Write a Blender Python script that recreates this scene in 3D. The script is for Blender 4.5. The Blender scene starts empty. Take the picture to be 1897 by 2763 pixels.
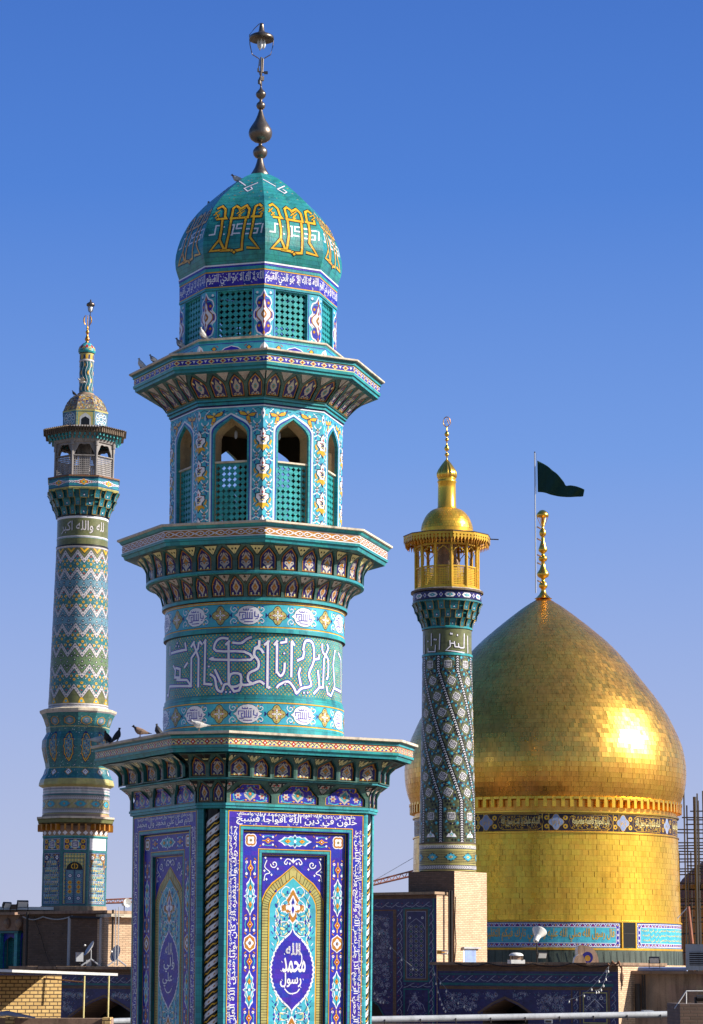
import bpy, math, random
from math import sin, cos, pi, radians, sqrt, atan2
from mathutils import Vector
from mathutils.geometry import tessellate_polygon
random.seed(7)

# ------------------------------------------------------------------ camera, world, sun
F = 6850.0                                   # focal length in pixels of the 1897x2763 photograph
PITCH, ROLL, CZ = math.atan(1239/6850), radians(0.28), 16.0
cf = Vector((0, cos(PITCH), sin(PITCH)))
_u0 = Vector((0, -sin(PITCH), cos(PITCH)))
cr = Vector((1, 0, 0))*cos(ROLL) + _u0*sin(ROLL)
cu = _u0*cos(ROLL) - Vector((1, 0, 0))*sin(ROLL)
CAM = Vector((0, 0, CZ))
scene = bpy.context.scene
cam_data = bpy.data.cameras.new('camera')
cam = bpy.data.objects.new('camera', cam_data)
scene.collection.objects.link(cam)
cam_data.sensor_fit = 'VERTICAL'; cam_data.sensor_height = 36.0
cam_data.lens = 36.0*F/2763.0
cam_data.clip_end = 6000; cam_data.clip_start = 0.5
from mathutils import Matrix
cam.matrix_world = Matrix(((cr.x, cu.x, -cf.x, 0), (cr.y, cu.y, -cf.y, 0), (cr.z, cu.z, -cf.z, CZ), (0, 0, 0, 1)))
scene.camera = cam

SUN_AZ, SUN_EL = radians(82), radians(29)     # azimuth measured from 'behind the camera' towards the right
sun_dir = Vector((cos(SUN_EL)*sin(SUN_AZ), -cos(SUN_EL)*cos(SUN_AZ), sin(SUN_EL)))
w = bpy.data.worlds.new("World"); scene.world = w; w.use_nodes = True
nt = w.node_tree; nt.nodes.clear()
sky = nt.nodes.new('ShaderNodeTexSky'); sky.sky_type = 'NISHITA'; sky.sun_disc = False
sky.sun_elevation = SUN_EL; sky.sun_rotation = math.atan2(sun_dir.x, sun_dir.y)
sky.air_density = 1.0; sky.dust_density = 2.2; sky.ozone_density = 3.2; sky.altitude = 900
tcw = nt.nodes.new('ShaderNodeTexCoord'); spx = nt.nodes.new('ShaderNodeSeparateXYZ'); nt.links.new(tcw.outputs['Generated'], spx.inputs[0])
hsv = nt.nodes.new('ShaderNodeHueSaturation'); hsv.inputs['Saturation'].default_value = 1.15
bgd = nt.nodes.new('ShaderNodeBackground'); bgd.inputs[1].default_value = 0.052
rmp = nt.nodes.new('ShaderNodeValToRGB'); cr_ = rmp.color_ramp      # clear winter haze away from the sun: pale lavender blue to deep blue
cr_.elements[0].position = 0.0; cr_.elements[0].color = (0.45, 0.475, 0.62, 1)
cr_.elements[1].position = 0.75; cr_.elements[1].color = (0.03, 0.115, 0.42, 1)
for p_, c_ in ((0.10, (0.30, 0.385, 0.655, 1)), (0.20, (0.150, 0.285, 0.65, 1)), (0.30, (0.070, 0.19, 0.57, 1)), (0.40, (0.045, 0.135, 0.47, 1))):
    e_ = cr_.elements.new(p_); e_.color = c_
nt.links.new(spx.outputs[2], rmp.inputs[0])
bg2 = nt.nodes.new('ShaderNodeBackground'); bg2.inputs[1].default_value = 0.73
mrg = nt.nodes.new('ShaderNodeMapRange'); mrg.interpolation_type = 'SMOOTHSTEP'
mrg.inputs['From Min'].default_value = -0.35; mrg.inputs['From Max'].default_value = 0.6; mrg.inputs['To Min'].default_value = 0.15; mrg.inputs['To Max'].default_value = 0.95
nt.links.new(spx.outputs[1], mrg.inputs['Value'])
mxs = nt.nodes.new('ShaderNodeMixShader'); wo = nt.nodes.new('ShaderNodeOutputWorld')
nt.links.new(sky.outputs[0], hsv.inputs['Color']); nt.links.new(hsv.outputs[0], bgd.inputs[0]); nt.links.new(rmp.outputs[0], bg2.inputs[0])
nt.links.new(mrg.outputs[0], mxs.inputs[0]); nt.links.new(bgd.outputs[0], mxs.inputs[1]); nt.links.new(bg2.outputs[0], mxs.inputs[2]); nt.links.new(mxs.outputs[0], wo.inputs[0])
sl = bpy.data.lights.new('sun', 'SUN'); sl.energy = 5.0; sl.angle = radians(0.5); sl.color = (1, 0.93, 0.8)
sun = bpy.data.objects.new('sun', sl); scene.collection.objects.link(sun)
sun.rotation_euler = sun_dir.to_track_quat('Z', 'Y').to_euler(); sun.location = (60, -40, 90)
scene.view_settings.view_transform = 'Standard'; scene.view_settings.look = 'None'
scene.view_settings.exposure = 0.74; scene.view_settings.gamma = 1.0

# ------------------------------------------------------------------ materials
MATS = {}
def _nodes(name):
    m = bpy.data.materials.new(name); m.use_nodes = True
    t = m.node_tree; b = t.nodes['Principled BSDF']; MATS[name] = m
    return m, t, b
def N(t, ty, **k):
    n = t.nodes.new(ty)
    for a, v in k.items():
        if a.startswith('i_'): n.inputs[a[2:]].default_value = v
        else: setattr(n, a, v)
    return n
def L(t, a, b): t.links.new(a, b)
def math_n(t, op, a, b=None):
    n = t.nodes.new('ShaderNodeMath'); n.operation = op
    for i, v in enumerate((a, b)):
        if v is None: continue
        if hasattr(v, 'links'): t.links.new(v, n.inputs[i])
        else: n.inputs[i].default_value = v
    return n.outputs[0]
def glaze(name, col, rough=0.32, var=0.25, scale=7.0, dirt=0.18, metal=0.0, bump=0.12, hue=0.02, spec=0.38, joint=0.0):
    """glazed or painted surface: tile-to-tile tint jitter, soft grime, faint unevenness"""
    m, t, b = _nodes(name)
    tc = N(t, 'ShaderNodeTexCoord')
    rt = N(t, 'ShaderNodeVectorRotate', rotation_type='Z_AXIS', i_Angle=0.5); L(t, tc.outputs['Object'], rt.inputs['Vector'])
    sn = N(t, 'ShaderNodeVectorMath', operation='SNAP'); L(t, rt.outputs[0], sn.inputs[0]); sn.inputs[1].default_value = (1/scale, 1/scale, .55/scale)
    vo = N(t, 'ShaderNodeTexWhiteNoise'); L(t, sn.outputs[0], vo.inputs['Vector'])
    no = N(t, 'ShaderNodeTexNoise', i_Scale=1.3, i_Detail=6.0, i_Roughness=0.65); L(t, tc.outputs['Object'], no.inputs['Vector'])
    nf = N(t, 'ShaderNodeTexNoise', i_Scale=28.0, i_Detail=3.0); L(t, tc.outputs['Object'], nf.inputs['Vector'])
    sp = N(t, 'ShaderNodeSeparateColor'); L(t, vo.outputs['Color'], sp.inputs[0])
    v1 = math_n(t, 'MULTIPLY', math_n(t, 'SUBTRACT', sp.outputs[0], 0.5), var)
    v2 = math_n(t, 'MULTIPLY', math_n(t, 'SUBTRACT', no.outputs[0], 0.5), dirt*2.2)
    v3 = math_n(t, 'MULTIPLY', math_n(t, 'SUBTRACT', nf.outputs[0], 0.5), dirt*1.2)
    mp = N(t, 'ShaderNodeMapping'); mp.inputs['Scale'].default_value = (5, 5, .45); L(t, tc.outputs['Object'], mp.inputs['Vector'])
    ns = N(t, 'ShaderNodeTexNoise', i_Scale=1.0, i_Detail=5.0, i_Roughness=.6); L(t, mp.outputs[0], ns.inputs['Vector'])   # rain streaks
    v4 = math_n(t, 'MULTIPLY', math_n(t, 'MINIMUM', math_n(t, 'SUBTRACT', ns.outputs[0], 0.5), 0.0), dirt*5)
    val = math_n(t, 'ADD', math_n(t, 'ADD', math_n(t, 'ADD', math_n(t, 'ADD', 1.0, v1), v2), v3), v4)
    if joint:
        sx = N(t, 'ShaderNodeSeparateXYZ'); L(t, rt.outputs[0], sx.inputs[0]); jz = math_n(t, 'FRACT', math_n(t, 'MULTIPLY', sx.outputs[2], scale/.55))
        jx = math_n(t, 'FRACT', math_n(t, 'MULTIPLY', sx.outputs[0], scale*.6))
        jj = math_n(t, 'MAXIMUM', math_n(t, 'LESS_THAN', jz, .10), math_n(t, 'MULTIPLY', math_n(t, 'LESS_THAN', jx, .035), .6))
        val = math_n(t, 'MULTIPLY', val, math_n(t, 'SUBTRACT', 1.0, math_n(t, 'MULTIPLY', jj, joint)))
    h = N(t, 'ShaderNodeHueSaturation'); h.inputs['Color'].default_value = (*col, 1)
    L(t, val, h.inputs['Value'])
    L(t, math_n(t, 'ADD', 0.5, math_n(t, 'MULTIPLY', math_n(t, 'SUBTRACT', sp.outputs[1], 0.5), hue)), h.inputs['Hue'])
    L(t, h.outputs[0], b.inputs['Base Color'])
    b.inputs['Roughness'].default_value = rough; b.inputs['Metallic'].default_value = metal
    b.inputs['Specular IOR Level'].default_value = spec
    if bump:
        bp = N(t, 'ShaderNodeBump', i_Strength=bump, i_Distance=0.02)
        L(t, nf.outputs[0], bp.inputs['Height']); L(t, bp.outputs[0], b.inputs['Normal'])
    return m
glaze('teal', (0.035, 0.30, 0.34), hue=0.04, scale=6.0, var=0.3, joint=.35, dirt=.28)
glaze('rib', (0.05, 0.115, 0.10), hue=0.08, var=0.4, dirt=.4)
glaze('niche_white', (0.46, 0.41, 0.37), var=.25, dirt=.35)  # motif white dimmed: the shade inside the niches is put into the colour
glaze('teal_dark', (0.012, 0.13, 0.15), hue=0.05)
glaze('cyan', (0.06, 0.40, 0.54), hue=0.03, dirt=.22)
glaze('dome_teal', (0.028, 0.25, 0.26), hue=0.05, scale=7, var=0.28, dirt=0.4, joint=.4)
glaze('blue', (0.028, 0.018, 0.36), hue=0.03, var=0.3)
glaze('navy', (0.012, 0.01, 0.13), var=0.2)
glaze('white', (0.78, 0.77, 0.84), var=0.1, dirt=0.1)
glaze('black', (0.008, 0.008, 0.012), var=0.3)
glaze('yellow', (0.74, 0.40, 0.02), var=0.2)
glaze('cream', (0.72, 0.64, 0.30), var=0.15)
glaze('olive', (0.14, 0.15, 0.065), var=0.3)
glaze('olive_dark', (0.075, 0.085, 0.04), var=0.4, scale=10)
glaze('plaster_shade', (0.05, 0.036, 0.022), rough=.9, var=.1, dirt=.4, scale=2)  # inner gallery wall: plaster with the dark of the interior put into its colour
glaze('khaki', (0.42, 0.37, 0.13), var=0.2)
glaze('ochre', (0.42, 0.17, 0.02), var=0.2)
glaze('red', (0.42, 0.03, 0.02), var=0.2)
glaze('stone', (0.62, 0.53, 0.42), rough=0.7, var=0.1, dirt=0.45, scale=2)
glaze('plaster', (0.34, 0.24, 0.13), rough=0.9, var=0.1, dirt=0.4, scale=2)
glaze('lattice_teal', (0.03, 0.30, 0.32), var=0.35, scale=9)
glaze('pewter', (0.20, 0.165, 0.14), rough=0.36, metal=0.85, var=0.05, dirt=0.5)
glaze('brass', (0.62, 0.30, 0.06), rough=0.3, metal=0.9, var=0.05, dirt=0.5)
glaze('mud2', (0.20, 0.15, 0.11), rough=.85, var=.2, dirt=.6, scale=8)
glaze('wood', (0.13, 0.09, 0.06), rough=0.7, var=0.1, dirt=0.4)
GOLDS = []
for i_, (c_, r_) in enumerate([((1.0, 0.56, 0.07), .28), ((1.0, 0.59, 0.075), .24), ((1.0, 0.545, 0.065), .32), ((0.96, 0.51, 0.06), .36), ((1.0, 0.58, 0.07), .20)]):
    glaze('gold_%d' % i_, c_, rough=r_, metal=.72, var=.06, dirt=.25, scale=1.5, bump=.05, hue=.01); GOLDS.append('gold_%d' % i_)
glaze('gold', (0.98, 0.58, 0.10), rough=0.26, metal=1.0, var=.05, dirt=.2, bump=.05)
DOMEG = []
for i_, (c_, r_) in enumerate([((1.0, 0.55, 0.11), .29), ((1.0, 0.56, 0.11), .27), ((0.98, 0.535, 0.11), .30), ((0.90, 0.49, 0.10), .33), ((1.0, 0.57, 0.11), .24), ((0.96, 0.52, 0.10), .28)]):
    glaze('dome_gold_%d' % i_, c_, rough=r_, metal=.93, var=.06, dirt=.3, scale=1.2, bump=.05, hue=.01); DOMEG.append('dome_gold_%d' % i_)
glaze('gold_joint', (0.70, 0.38, 0.05), rough=0.5, metal=0.8, var=.05, dirt=.2)
glaze('gold_paint', (0.72, 0.42, 0.05), rough=0.38, metal=0.55, var=.05, dirt=.25)
glaze('lightblue', (0.12, 0.25, 0.34), var=.25); glaze('palegreen', (0.13, 0.20, 0.10), var=.2)
glaze('far_teal', (0.035, 0.17, 0.19), var=.35, scale=12); glaze('far_white', (0.55, 0.52, 0.54), var=.2, scale=12, dirt=.25); glaze('corbel', (0.025, 0.20, 0.27), var=.3, dirt=.3); glaze('corbel_edge', (0.24, 0.17, 0.045), var=.2, dirt=.3)
glaze('band_dark', (0.028, 0.016, 0.03), var=.2)
glaze('cartouche_blue', (0.25, 0.33, 0.55), var=.1)
glaze('granite', (0.075, 0.10, 0.085), rough=.5, var=.2, dirt=.5, scale=.8)
glaze('greywood', (0.27, 0.25, 0.25), rough=.7, var=.1, dirt=.4)
glaze('rust', (0.20, 0.09, 0.045), rough=.7, var=.1, dirt=.5)
glaze('steel', (0.035, 0.03, 0.03), rough=.5, var=.1, dirt=.4, metal=.3)
glaze('grey_paint', (0.42, 0.44, 0.48), rough=.45, var=.05, dirt=.25)
glaze('white_paint', (0.78, 0.77, 0.75), rough=.45, var=.03, dirt=.15)
glaze('crane_red', (0.36, 0.13, 0.08), rough=.6, var=.05, dirt=.3)
glaze('flag_green', (0.004, 0.045, 0.035), rough=.8, var=.03, dirt=.2)
glaze('tan', (0.36, 0.245, 0.17), rough=.85, var=.06, dirt=.45, scale=1)
glaze('mud', (0.30, 0.20, 0.14), rough=.9, var=.1, dirt=.5, scale=1)
glaze('glass_bulb', (0.7, 0.72, 0.75), rough=0.08, var=0, dirt=0)

# ------------------------------------------------------------------ mesh builder and object helpers
class MB:
    def __init__(s): s.v = []; s.f = []; s.m = []; s.names = []; s.sm = []; s.idx = {}
    def face(s, pts, mat, smooth=False):
        b = len(s.v); s.v.extend(pts); s.f.append(tuple(range(b, b+len(pts))))
        if mat not in s.idx: s.idx[mat] = len(s.names); s.names.append(mat)
        s.m.append(s.idx[mat]); s.sm.append(smooth)
    def grid(s, P, us, vs, mat, smooth=True, d=0.0):
        b = len(s.v)
        for v in vs:
            for u in us: s.v.append(P(u, v, d))
        n = len(us)
        if mat not in s.idx: s.idx[mat] = len(s.names); s.names.append(mat)
        mi = s.idx[mat]
        for j in range(len(vs)-1):
            for i in range(n-1):
                s.f.append((b+j*n+i, b+j*n+i+1, b+(j+1)*n+i+1, b+(j+1)*n+i)); s.m.append(mi); s.sm.append(smooth)
    def box(s, c, h, mat, rz=0.0, ax=None):
        """centre, half sizes, rotation about z (or explicit axes)"""
        c = Vector(c)
        if ax is None: ax = (Vector((cos(rz), sin(rz), 0)), Vector((-sin(rz), cos(rz), 0)), Vector((0, 0, 1)))
        q = [c + ax[0]*h[0]*i + ax[1]*h[1]*j + ax[2]*h[2]*k for k in (-1, 1) for j in (-1, 1) for i in (-1, 1)]
        for a in ((0, 2, 3, 1), (4, 5, 7, 6), (0, 1, 5, 4), (2, 6, 7, 3), (0, 4, 6, 2), (1, 3, 7, 5)):
            s.face([q[i] for i in a], mat)
    def tube(s, pts, r, mat, seg=8, cap=True):
        pts = [Vector(p) for p in pts]; rs = r if isinstance(r, (list, tuple)) else [r]*len(pts)
        rings = []
        for i, p in enumerate(pts):
            t = (pts[min(i+1, len(pts)-1)] - pts[max(i-1, 0)]).normalized()
            a = Vector((0, 0, 1)) if abs(t.z) < 0.9 else Vector((1, 0, 0))
            x = t.cross(a).normalized(); y = t.cross(x)
            rings.append([p + (x*cos(2*pi*k/seg) + y*sin(2*pi*k/seg))*rs[i] for k in range(seg)])
        for i in range(len(rings)-1):
            for k in range(seg):
                s.face([rings[i][k], rings[i][(k+1) % seg], rings[i+1][(k+1) % seg], rings[i+1][k]], mat, True)
        if cap: s.face(rings[0][::-1], mat); s.face(rings[-1], mat)
    def lathe(s, c, prof, mat, seg=24, smooth=True):
        """profile of (radius, z) about a vertical axis through c (welded rings)"""
        b = len(s.v); n = seg
        for r, z in prof:
            for k in range(n): s.v.append(Vector((c[0]+r*cos(2*pi*k/n), c[1]+r*sin(2*pi*k/n), z)))
        if mat not in s.idx: s.idx[mat] = len(s.names); s.names.append(mat)
        for j in range(len(prof)-1):
            for k in range(n):
                s.f.append((b+j*n+k, b+j*n+(k+1) % n, b+(j+1)*n+(k+1) % n, b+(j+1)*n+k)); s.m.append(s.idx[mat]); s.sm.append(smooth)
    def build(s, name, parent=None, origin=None):
        me = bpy.data.meshes.new(name)
        o = bpy.data.objects.new(name, me)
        org = Vector(origin) if origin is not None else (parent_world(parent) if parent else Vector((0, 0, 0)))
        me.from_pydata([tuple(Vector(p)-org) for p in s.v], [], s.f)
        for n in s.names: me.materials.append(MATS[n])
        me.polygons.foreach_set('material_index', s.m); me.polygons.foreach_set('use_smooth', s.sm)
        me.update()
        scene.collection.objects.link(o)
        if parent: o.parent = parent; ORG[o.name] = org
        else: o.location = org; ORG[o.name] = org
        return o
ORG = {}
def parent_world(p): return ORG[p.name]
def thing(name, label, cat, loc=(0, 0, 0), group=None):
    o = bpy.data.objects.new(name, None); scene.collection.objects.link(o); o.location = loc; ORG[o.name] = Vector(loc)
    o.empty_display_size = 0.3
    o['label'] = label; o['category'] = cat
    if group: o['group'] = group
    return o
def tag(o, label, cat, group=None, kind=None):
    if label: o['label'] = label
    if cat: o['category'] = cat
    if group: o['group'] = group
    if kind: o['kind'] = kind
    return o
def copy_tree(o, loc, label=None, rz=None):
    c = o.copy(); scene.collection.objects.link(c); c.location = loc; ORG[c.name] = Vector(loc)
    if rz is not None: c.rotation_euler = (0, 0, rz)
    if label: c['label'] = label
    for ch in o.children:
        d = ch.copy(); scene.collection.objects.link(d); d.parent = c
        for g in ch.children:
            e = g.copy(); scene.collection.objects.link(e); e.parent = d
    return c

def ray(px, py): return cf + cr*((px-948.5)/F) - cu*((py-1381.5)/F)
def at(px, py, Y):
    r = ray(px, py); return CAM + r*(Y/r.y)
class Axis:
    """a vertical axis standing where the photograph shows it, with photo rows turned into heights"""
    def __init__(s, px, py, Y):
        p = at(px, py, Y); s.x, s.y = p.x, p.y; s.c = Vector((p.x, p.y, 0))
        b = Vector((-p.x, -p.y, 0)).normalized(); s.b = b; s.r = Vector((-b.y, b.x, 0))
        d0 = Vector((p.x, p.y, -CZ)); s.a0, s.a1 = d0.dot(cu), cu.z; s.c0, s.c1 = d0.dot(cf), cf.z
    def z(s, py):
        q = (1381.5-py)/F
        return (q*s.c0 - s.a0)/(s.a1 - q*s.c1)
    def S(s, py): return (s.c0 + s.c1*s.z(py))/F
    def dir(s, a): return s.b*cos(a) + s.r*sin(a)

# ------------------------------------------------------------------ 2-D drawing onto surfaces P(u, v, d)
class Draw:
    def __init__(s, mb, P, step=0.004, maxlen=None): s.mb = mb; s.P = P; s.k = step; s.ml = maxlen
    def tri(s, a, b, c, mat, d):
        if s.ml:
            e = [(a, b, c), (b, c, a), (c, a, b)]
            e.sort(key=lambda q: -((q[0][0]-q[1][0])**2+(q[0][1]-q[1][1])**2))
            p, q, r = e[0]
            if (p[0]-q[0])**2+(p[1]-q[1])**2 > s.ml**2:
                m = ((p[0]+q[0])/2, (p[1]+q[1])/2); s.tri(p, m, r, mat, d); s.tri(m, q, r, mat, d); return
        s.mb.face([s.P(a[0], a[1], d*s.k), s.P(b[0], b[1], d*s.k), s.P(c[0], c[1], d*s.k)], mat)
    def poly(s, pts, mat, d=1, holes=()):
        loops = [[Vector((x, y, 0)) for x, y in pts]] + [[Vector((x, y, 0)) for x, y in h] for h in holes]
        flat = [(p.x, p.y) for lp in loops for p in lp]
        for a, b, c in tessellate_polygon(loops): s.tri(flat[a], flat[b], flat[c], mat, d)
    def quad(s, a, b, c, e, mat, d):
        if s.ml: s.tri(a, b, c, mat, d); s.tri(a, c, e, mat, d)
        else: s.mb.face([s.P(*a, d*s.k), s.P(*b, d*s.k), s.P(*c, d*s.k), s.P(*e, d*s.k)], mat)
    def rect(s, x0, y0, x1, y1, mat, d=1):
        if s.ml:
            n = max(1, int(abs(x1-x0)/s.ml+.99)); m = max(1, int(abs(y1-y0)/s.ml+.99))
            for i in range(n):
                for j in range(m):
                    a, b = x0+(x1-x0)*i/n, x0+(x1-x0)*(i+1)/n; c, e = y0+(y1-y0)*j/m, y0+(y1-y0)*(j+1)/m
                    s.mb.face([s.P(a, c, d*s.k), s.P(b, c, d*s.k), s.P(b, e, d*s.k), s.P(a, e, d*s.k)], mat)
        else: s.quad((x0, y0), (x1, y0), (x1, y1), (x0, y1), mat, d)
    def frame(s, x0, y0, x1, y1, w_, mat, d=1):
        s.rect(x0, y0, x1, y0+w_, mat, d); s.rect(x0, y1-w_, x1, y1, mat, d)
        s.rect(x0, y0+w_, x0+w_, y1-w_, mat, d); s.rect(x1-w_, y0+w_, x1, y1-w_, mat, d)
    def stroke(s, pts, w_, mat, d=1, closed=False, taper=False):
        n = len(pts)
        if n < 2: return
        if closed: pts = list(pts)+[pts[0], pts[1]]; n = len(pts)
        Ls, Rs = [], []
        for i in range(n):
            a, b = pts[max(i-1, 0)], pts[min(i+1, n-1)]
            p = pts[i]
            if 0 < i < n-1:
                d1 = (p[0]-a[0], p[1]-a[1]); d2 = (b[0]-p[0], b[1]-p[1])
                l1 = math.hypot(*d1) or 1; l2 = math.hypot(*d2) or 1
                n1 = (-d1[1]/l1, d1[0]/l1); n2 = (-d2[1]/l2, d2[0]/l2)
                nx, ny = n1[0]+n2[0], n1[1]+n2[1]; q = (nx*nx+ny*ny)/2
                q = max(q, 0.5); nx, ny = nx/q, ny/q
            else:
                dx, dy = b[0]-a[0], b[1]-a[1]; l = math.hypot(dx, dy) or 1; nx, ny = -dy/l, dx/l
            h = w_/2
            if taper: h *= max(0.12, sin(pi*min(1, (i+0.35)/(n-0.3))))
            Ls.append((p[0]+nx*h, p[1]+ny*h)); Rs.append((p[0]-nx*h, p[1]-ny*h))
        e = n-1
        for i in range(1 if closed else 0, e): s.quad(Ls[i], Ls[i+1], Rs[i+1], Rs[i], mat, d)
    def ostroke(s, pts, w_, mat, edge, b=1.2, d=1, closed=False):
        q = list(pts)
        if not closed:      # outline runs past the ends
            for i, j in ((0, 1), (-1, -2)):
                dx, dy = q[i][0]-q[j][0], q[i][1]-q[j][1]; l = math.hypot(dx, dy) or 1
                q[i] = (q[i][0]+dx/l*b, q[i][1]+dy/l*b)
        s.stroke(q, w_+2*b, edge, d, closed); s.stroke(pts, w_, mat, d+1, closed)
    def disc(s, x, y, r, mat, d=1, n=8, ry=None):
        ry = ry or r
        s.poly([(x+r*cos(2*pi*k/n), y+ry*sin(2*pi*k/n)) for k in range(n)], mat, d)
    def diamond(s, x, y, rx, ry, mat, d=1): s.quad((x-rx, y), (x, y-ry), (x+rx, y), (x, y+ry), mat, d)
    def shape(s, pts, x, y, sx, sy, mat, d=1, rot=0):
        c, q = cos(rot), sin(rot)
        s.poly([(x+c*a*sx-q*b*sy, y+q*a*sx+c*b*sy) for a, b in pts], mat, d)
    def glyphs(s, txt, x0, y0, x1, y1, mat, d=1, rot=0, keep=False):
        """lettering stretched into a box; v grows downwards. rot=1: tops point right, rot=-1: tops point left"""
        tris = text_tris(txt)
        for tr in tris:
            q = []
            for a, b in tr:
                if rot == 0: q.append((x0+(x1-x0)*a, y1+(y0-y1)*b))
                elif rot == 1: q.append((x0+(x1-x0)*b, y0+(y1-y0)*a))
                else: q.append((x1+(x0-x1)*b, y1+(y0-y1)*a))
            s.tri(q[0], q[1], q[2], mat, d)

_AR = {}
def _mk():
    cp = 0xFE80
    for ch, n in [(0x621,1),(0x622,2),(0x623,2),(0x624,2),(0x625,2),(0x626,4),(0x627,2),(0x628,4),(0x629,2),(0x62A,4),(0x62B,4),(0x62C,4),(0x62D,4),(0x62E,4),(0x62F,2),(0x630,2),(0x631,2),(0x632,2),(0x633,4),(0x634,4),(0x635,4),(0x636,4),(0x637,4),(0x638,4),(0x639,4),(0x63A,4),(0x641,4),(0x642,4),(0x643,4),(0x644,4),(0x645,4),(0x646,4),(0x647,4),(0x648,2),(0x649,2),(0x64A,4)]:
        _AR[ch] = (cp, n); cp += n
_mk()
def shape_ar(t):
    out = []; i = 0
    cs = [ord(c) for c in t]
    def dual(c): return c in _AR and _AR[c][1] == 4
    def joins(c): return c in _AR and _AR[c][1] >= 2
    while i < len(cs):
        c = cs[i]; prev = i > 0 and dual(cs[i-1])
        if c == 0x644 and i+1 < len(cs) and cs[i+1] in (0x627, 0x623, 0x625):
            base = {0x627: 0xFEFB, 0x623: 0xFEF7, 0x625: 0xFEF9}[cs[i+1]]
            out.append(chr(base+(1 if prev else 0))); i += 2; continue
        if c in _AR:
            cp, n = _AR[c]; nxt = n == 4 and i+1 < len(cs) and joins(cs[i+1])
            k = (3 if nxt else 1) if (prev and n > 1) else (2 if nxt else 0)
            out.append(chr(cp+k))
        else: out.append(chr(c))
        i += 1
    return ''.join(reversed(out))
_TC = {}
def text_tris(t, size_res=2):
    if t in _TC: return _TC[t]
    c = bpy.data.curves.new('lettering', 'FONT'); c.body = shape_ar(t); c.resolution_u = size_res; c.offset = 0.012
    o = bpy.data.objects.new('lettering', c); scene.collection.objects.link(o); bpy.context.view_layer.update()
    m = o.to_mesh(); m.calc_loop_triangles()
    vs = [(v.co.x, v.co.y) for v in m.vertices]
    x0 = min(a for a, _ in vs); x1 = max(a for a, _ in vs); y0 = min(b for _, b in vs); y1 = max(b for _, b in vs)
    res = [[((vs[i][0]-x0)/(x1-x0), (vs[i][1]-y0)/(y1-y0)) for i in lt.vertices] for lt in m.loop_triangles]
    o.to_mesh_clear(); bpy.data.objects.remove(o); bpy.data.curves.remove(c)
    _TC[t] = res; return res

def smooth(pts, n=4, closed=True):
    """Catmull-Rom through control points"""
    m = len(pts); out = []
    for i in range(m if closed else m-1):
        p = [pts[(i+j) % m] if closed else pts[max(0, min(m-1, i+j))] for j in (-1, 0, 1, 2)]
        for k in range(n):
            t = k/n
            out.append(tuple(0.5*(2*p[1][a]+(p[2][a]-p[0][a])*t+(2*p[0][a]-5*p[1][a]+4*p[2][a]-p[3][a])*t*t+(3*p[1][a]-p[0][a]-3*p[2][a]+p[3][a])*t**3) for a in (0, 1)))
    if not closed: out.append(tuple(pts[-1]))
    return out
def sym(pts): return pts + [(-x, y) for x, y in reversed(pts) if abs(x) > 1e-6]
def sym4(pts):  # first quadrant points from (0,1) to (1,0)
    q = pts + [(x, -y) for x, y in reversed(pts) if abs(y) > 1e-6]
    return sym(q)
def scl(pts, k): return [(a*k, b*k) for a, b in pts]
FOIL4 = [(cos(a)*(0.85+0.15*cos(4*a)), sin(a)*(0.85+0.15*cos(4*a))) for a in [2*pi*k/24 for k in range(24)]]
FOILX = [(cos(a)*(0.80+0.2*abs(cos(2*a))), sin(a)*(0.80+0.2*abs(cos(2*a)))) for a in [2*pi*k/24 for k in range(24)]]
QFOIL = [(cos(a)*r, sin(a)*r) for a, r in [(2*pi*k/16, (1, .84, .58, .84)[k % 4]) for k in range(16)]]
FOIL6 = [(cos(a)*(0.78+0.22*cos(6*a)), sin(a)*(0.78+0.22*cos(6*a))) for a in [2*pi*k/36 for k in range(36)]]
STAR8 = [(cos(2*pi*k/16)*(1 if k % 2 == 0 else .72), sin(2*pi*k/16)*(1 if k % 2 == 0 else .72)) for k in range(16)]
LENS = sym4([(0, 1), (0.18, .78), (.36, .62), (.5, .42), (.78, .3), (.86, .14), (1, 0)])   # slim pointed medallion
PALM = sym([(0, -1), (.18, -.7), (.5, -.5), (.35, -.25), (.6, .05), (.5, .4), (.22, .55), (.1, .8), (0, 1)])
TEAR = sym(smooth([(0, -1), (.3, -.45), (.85, -.05), (1, .4), (.6, .85), (0, 1)], 3, False))
LEAF = smooth([(0, -1), (.45, -.3), (.35, .5), (0, 1), (-.2, .3), (-.25, -.4)], 2)
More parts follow.
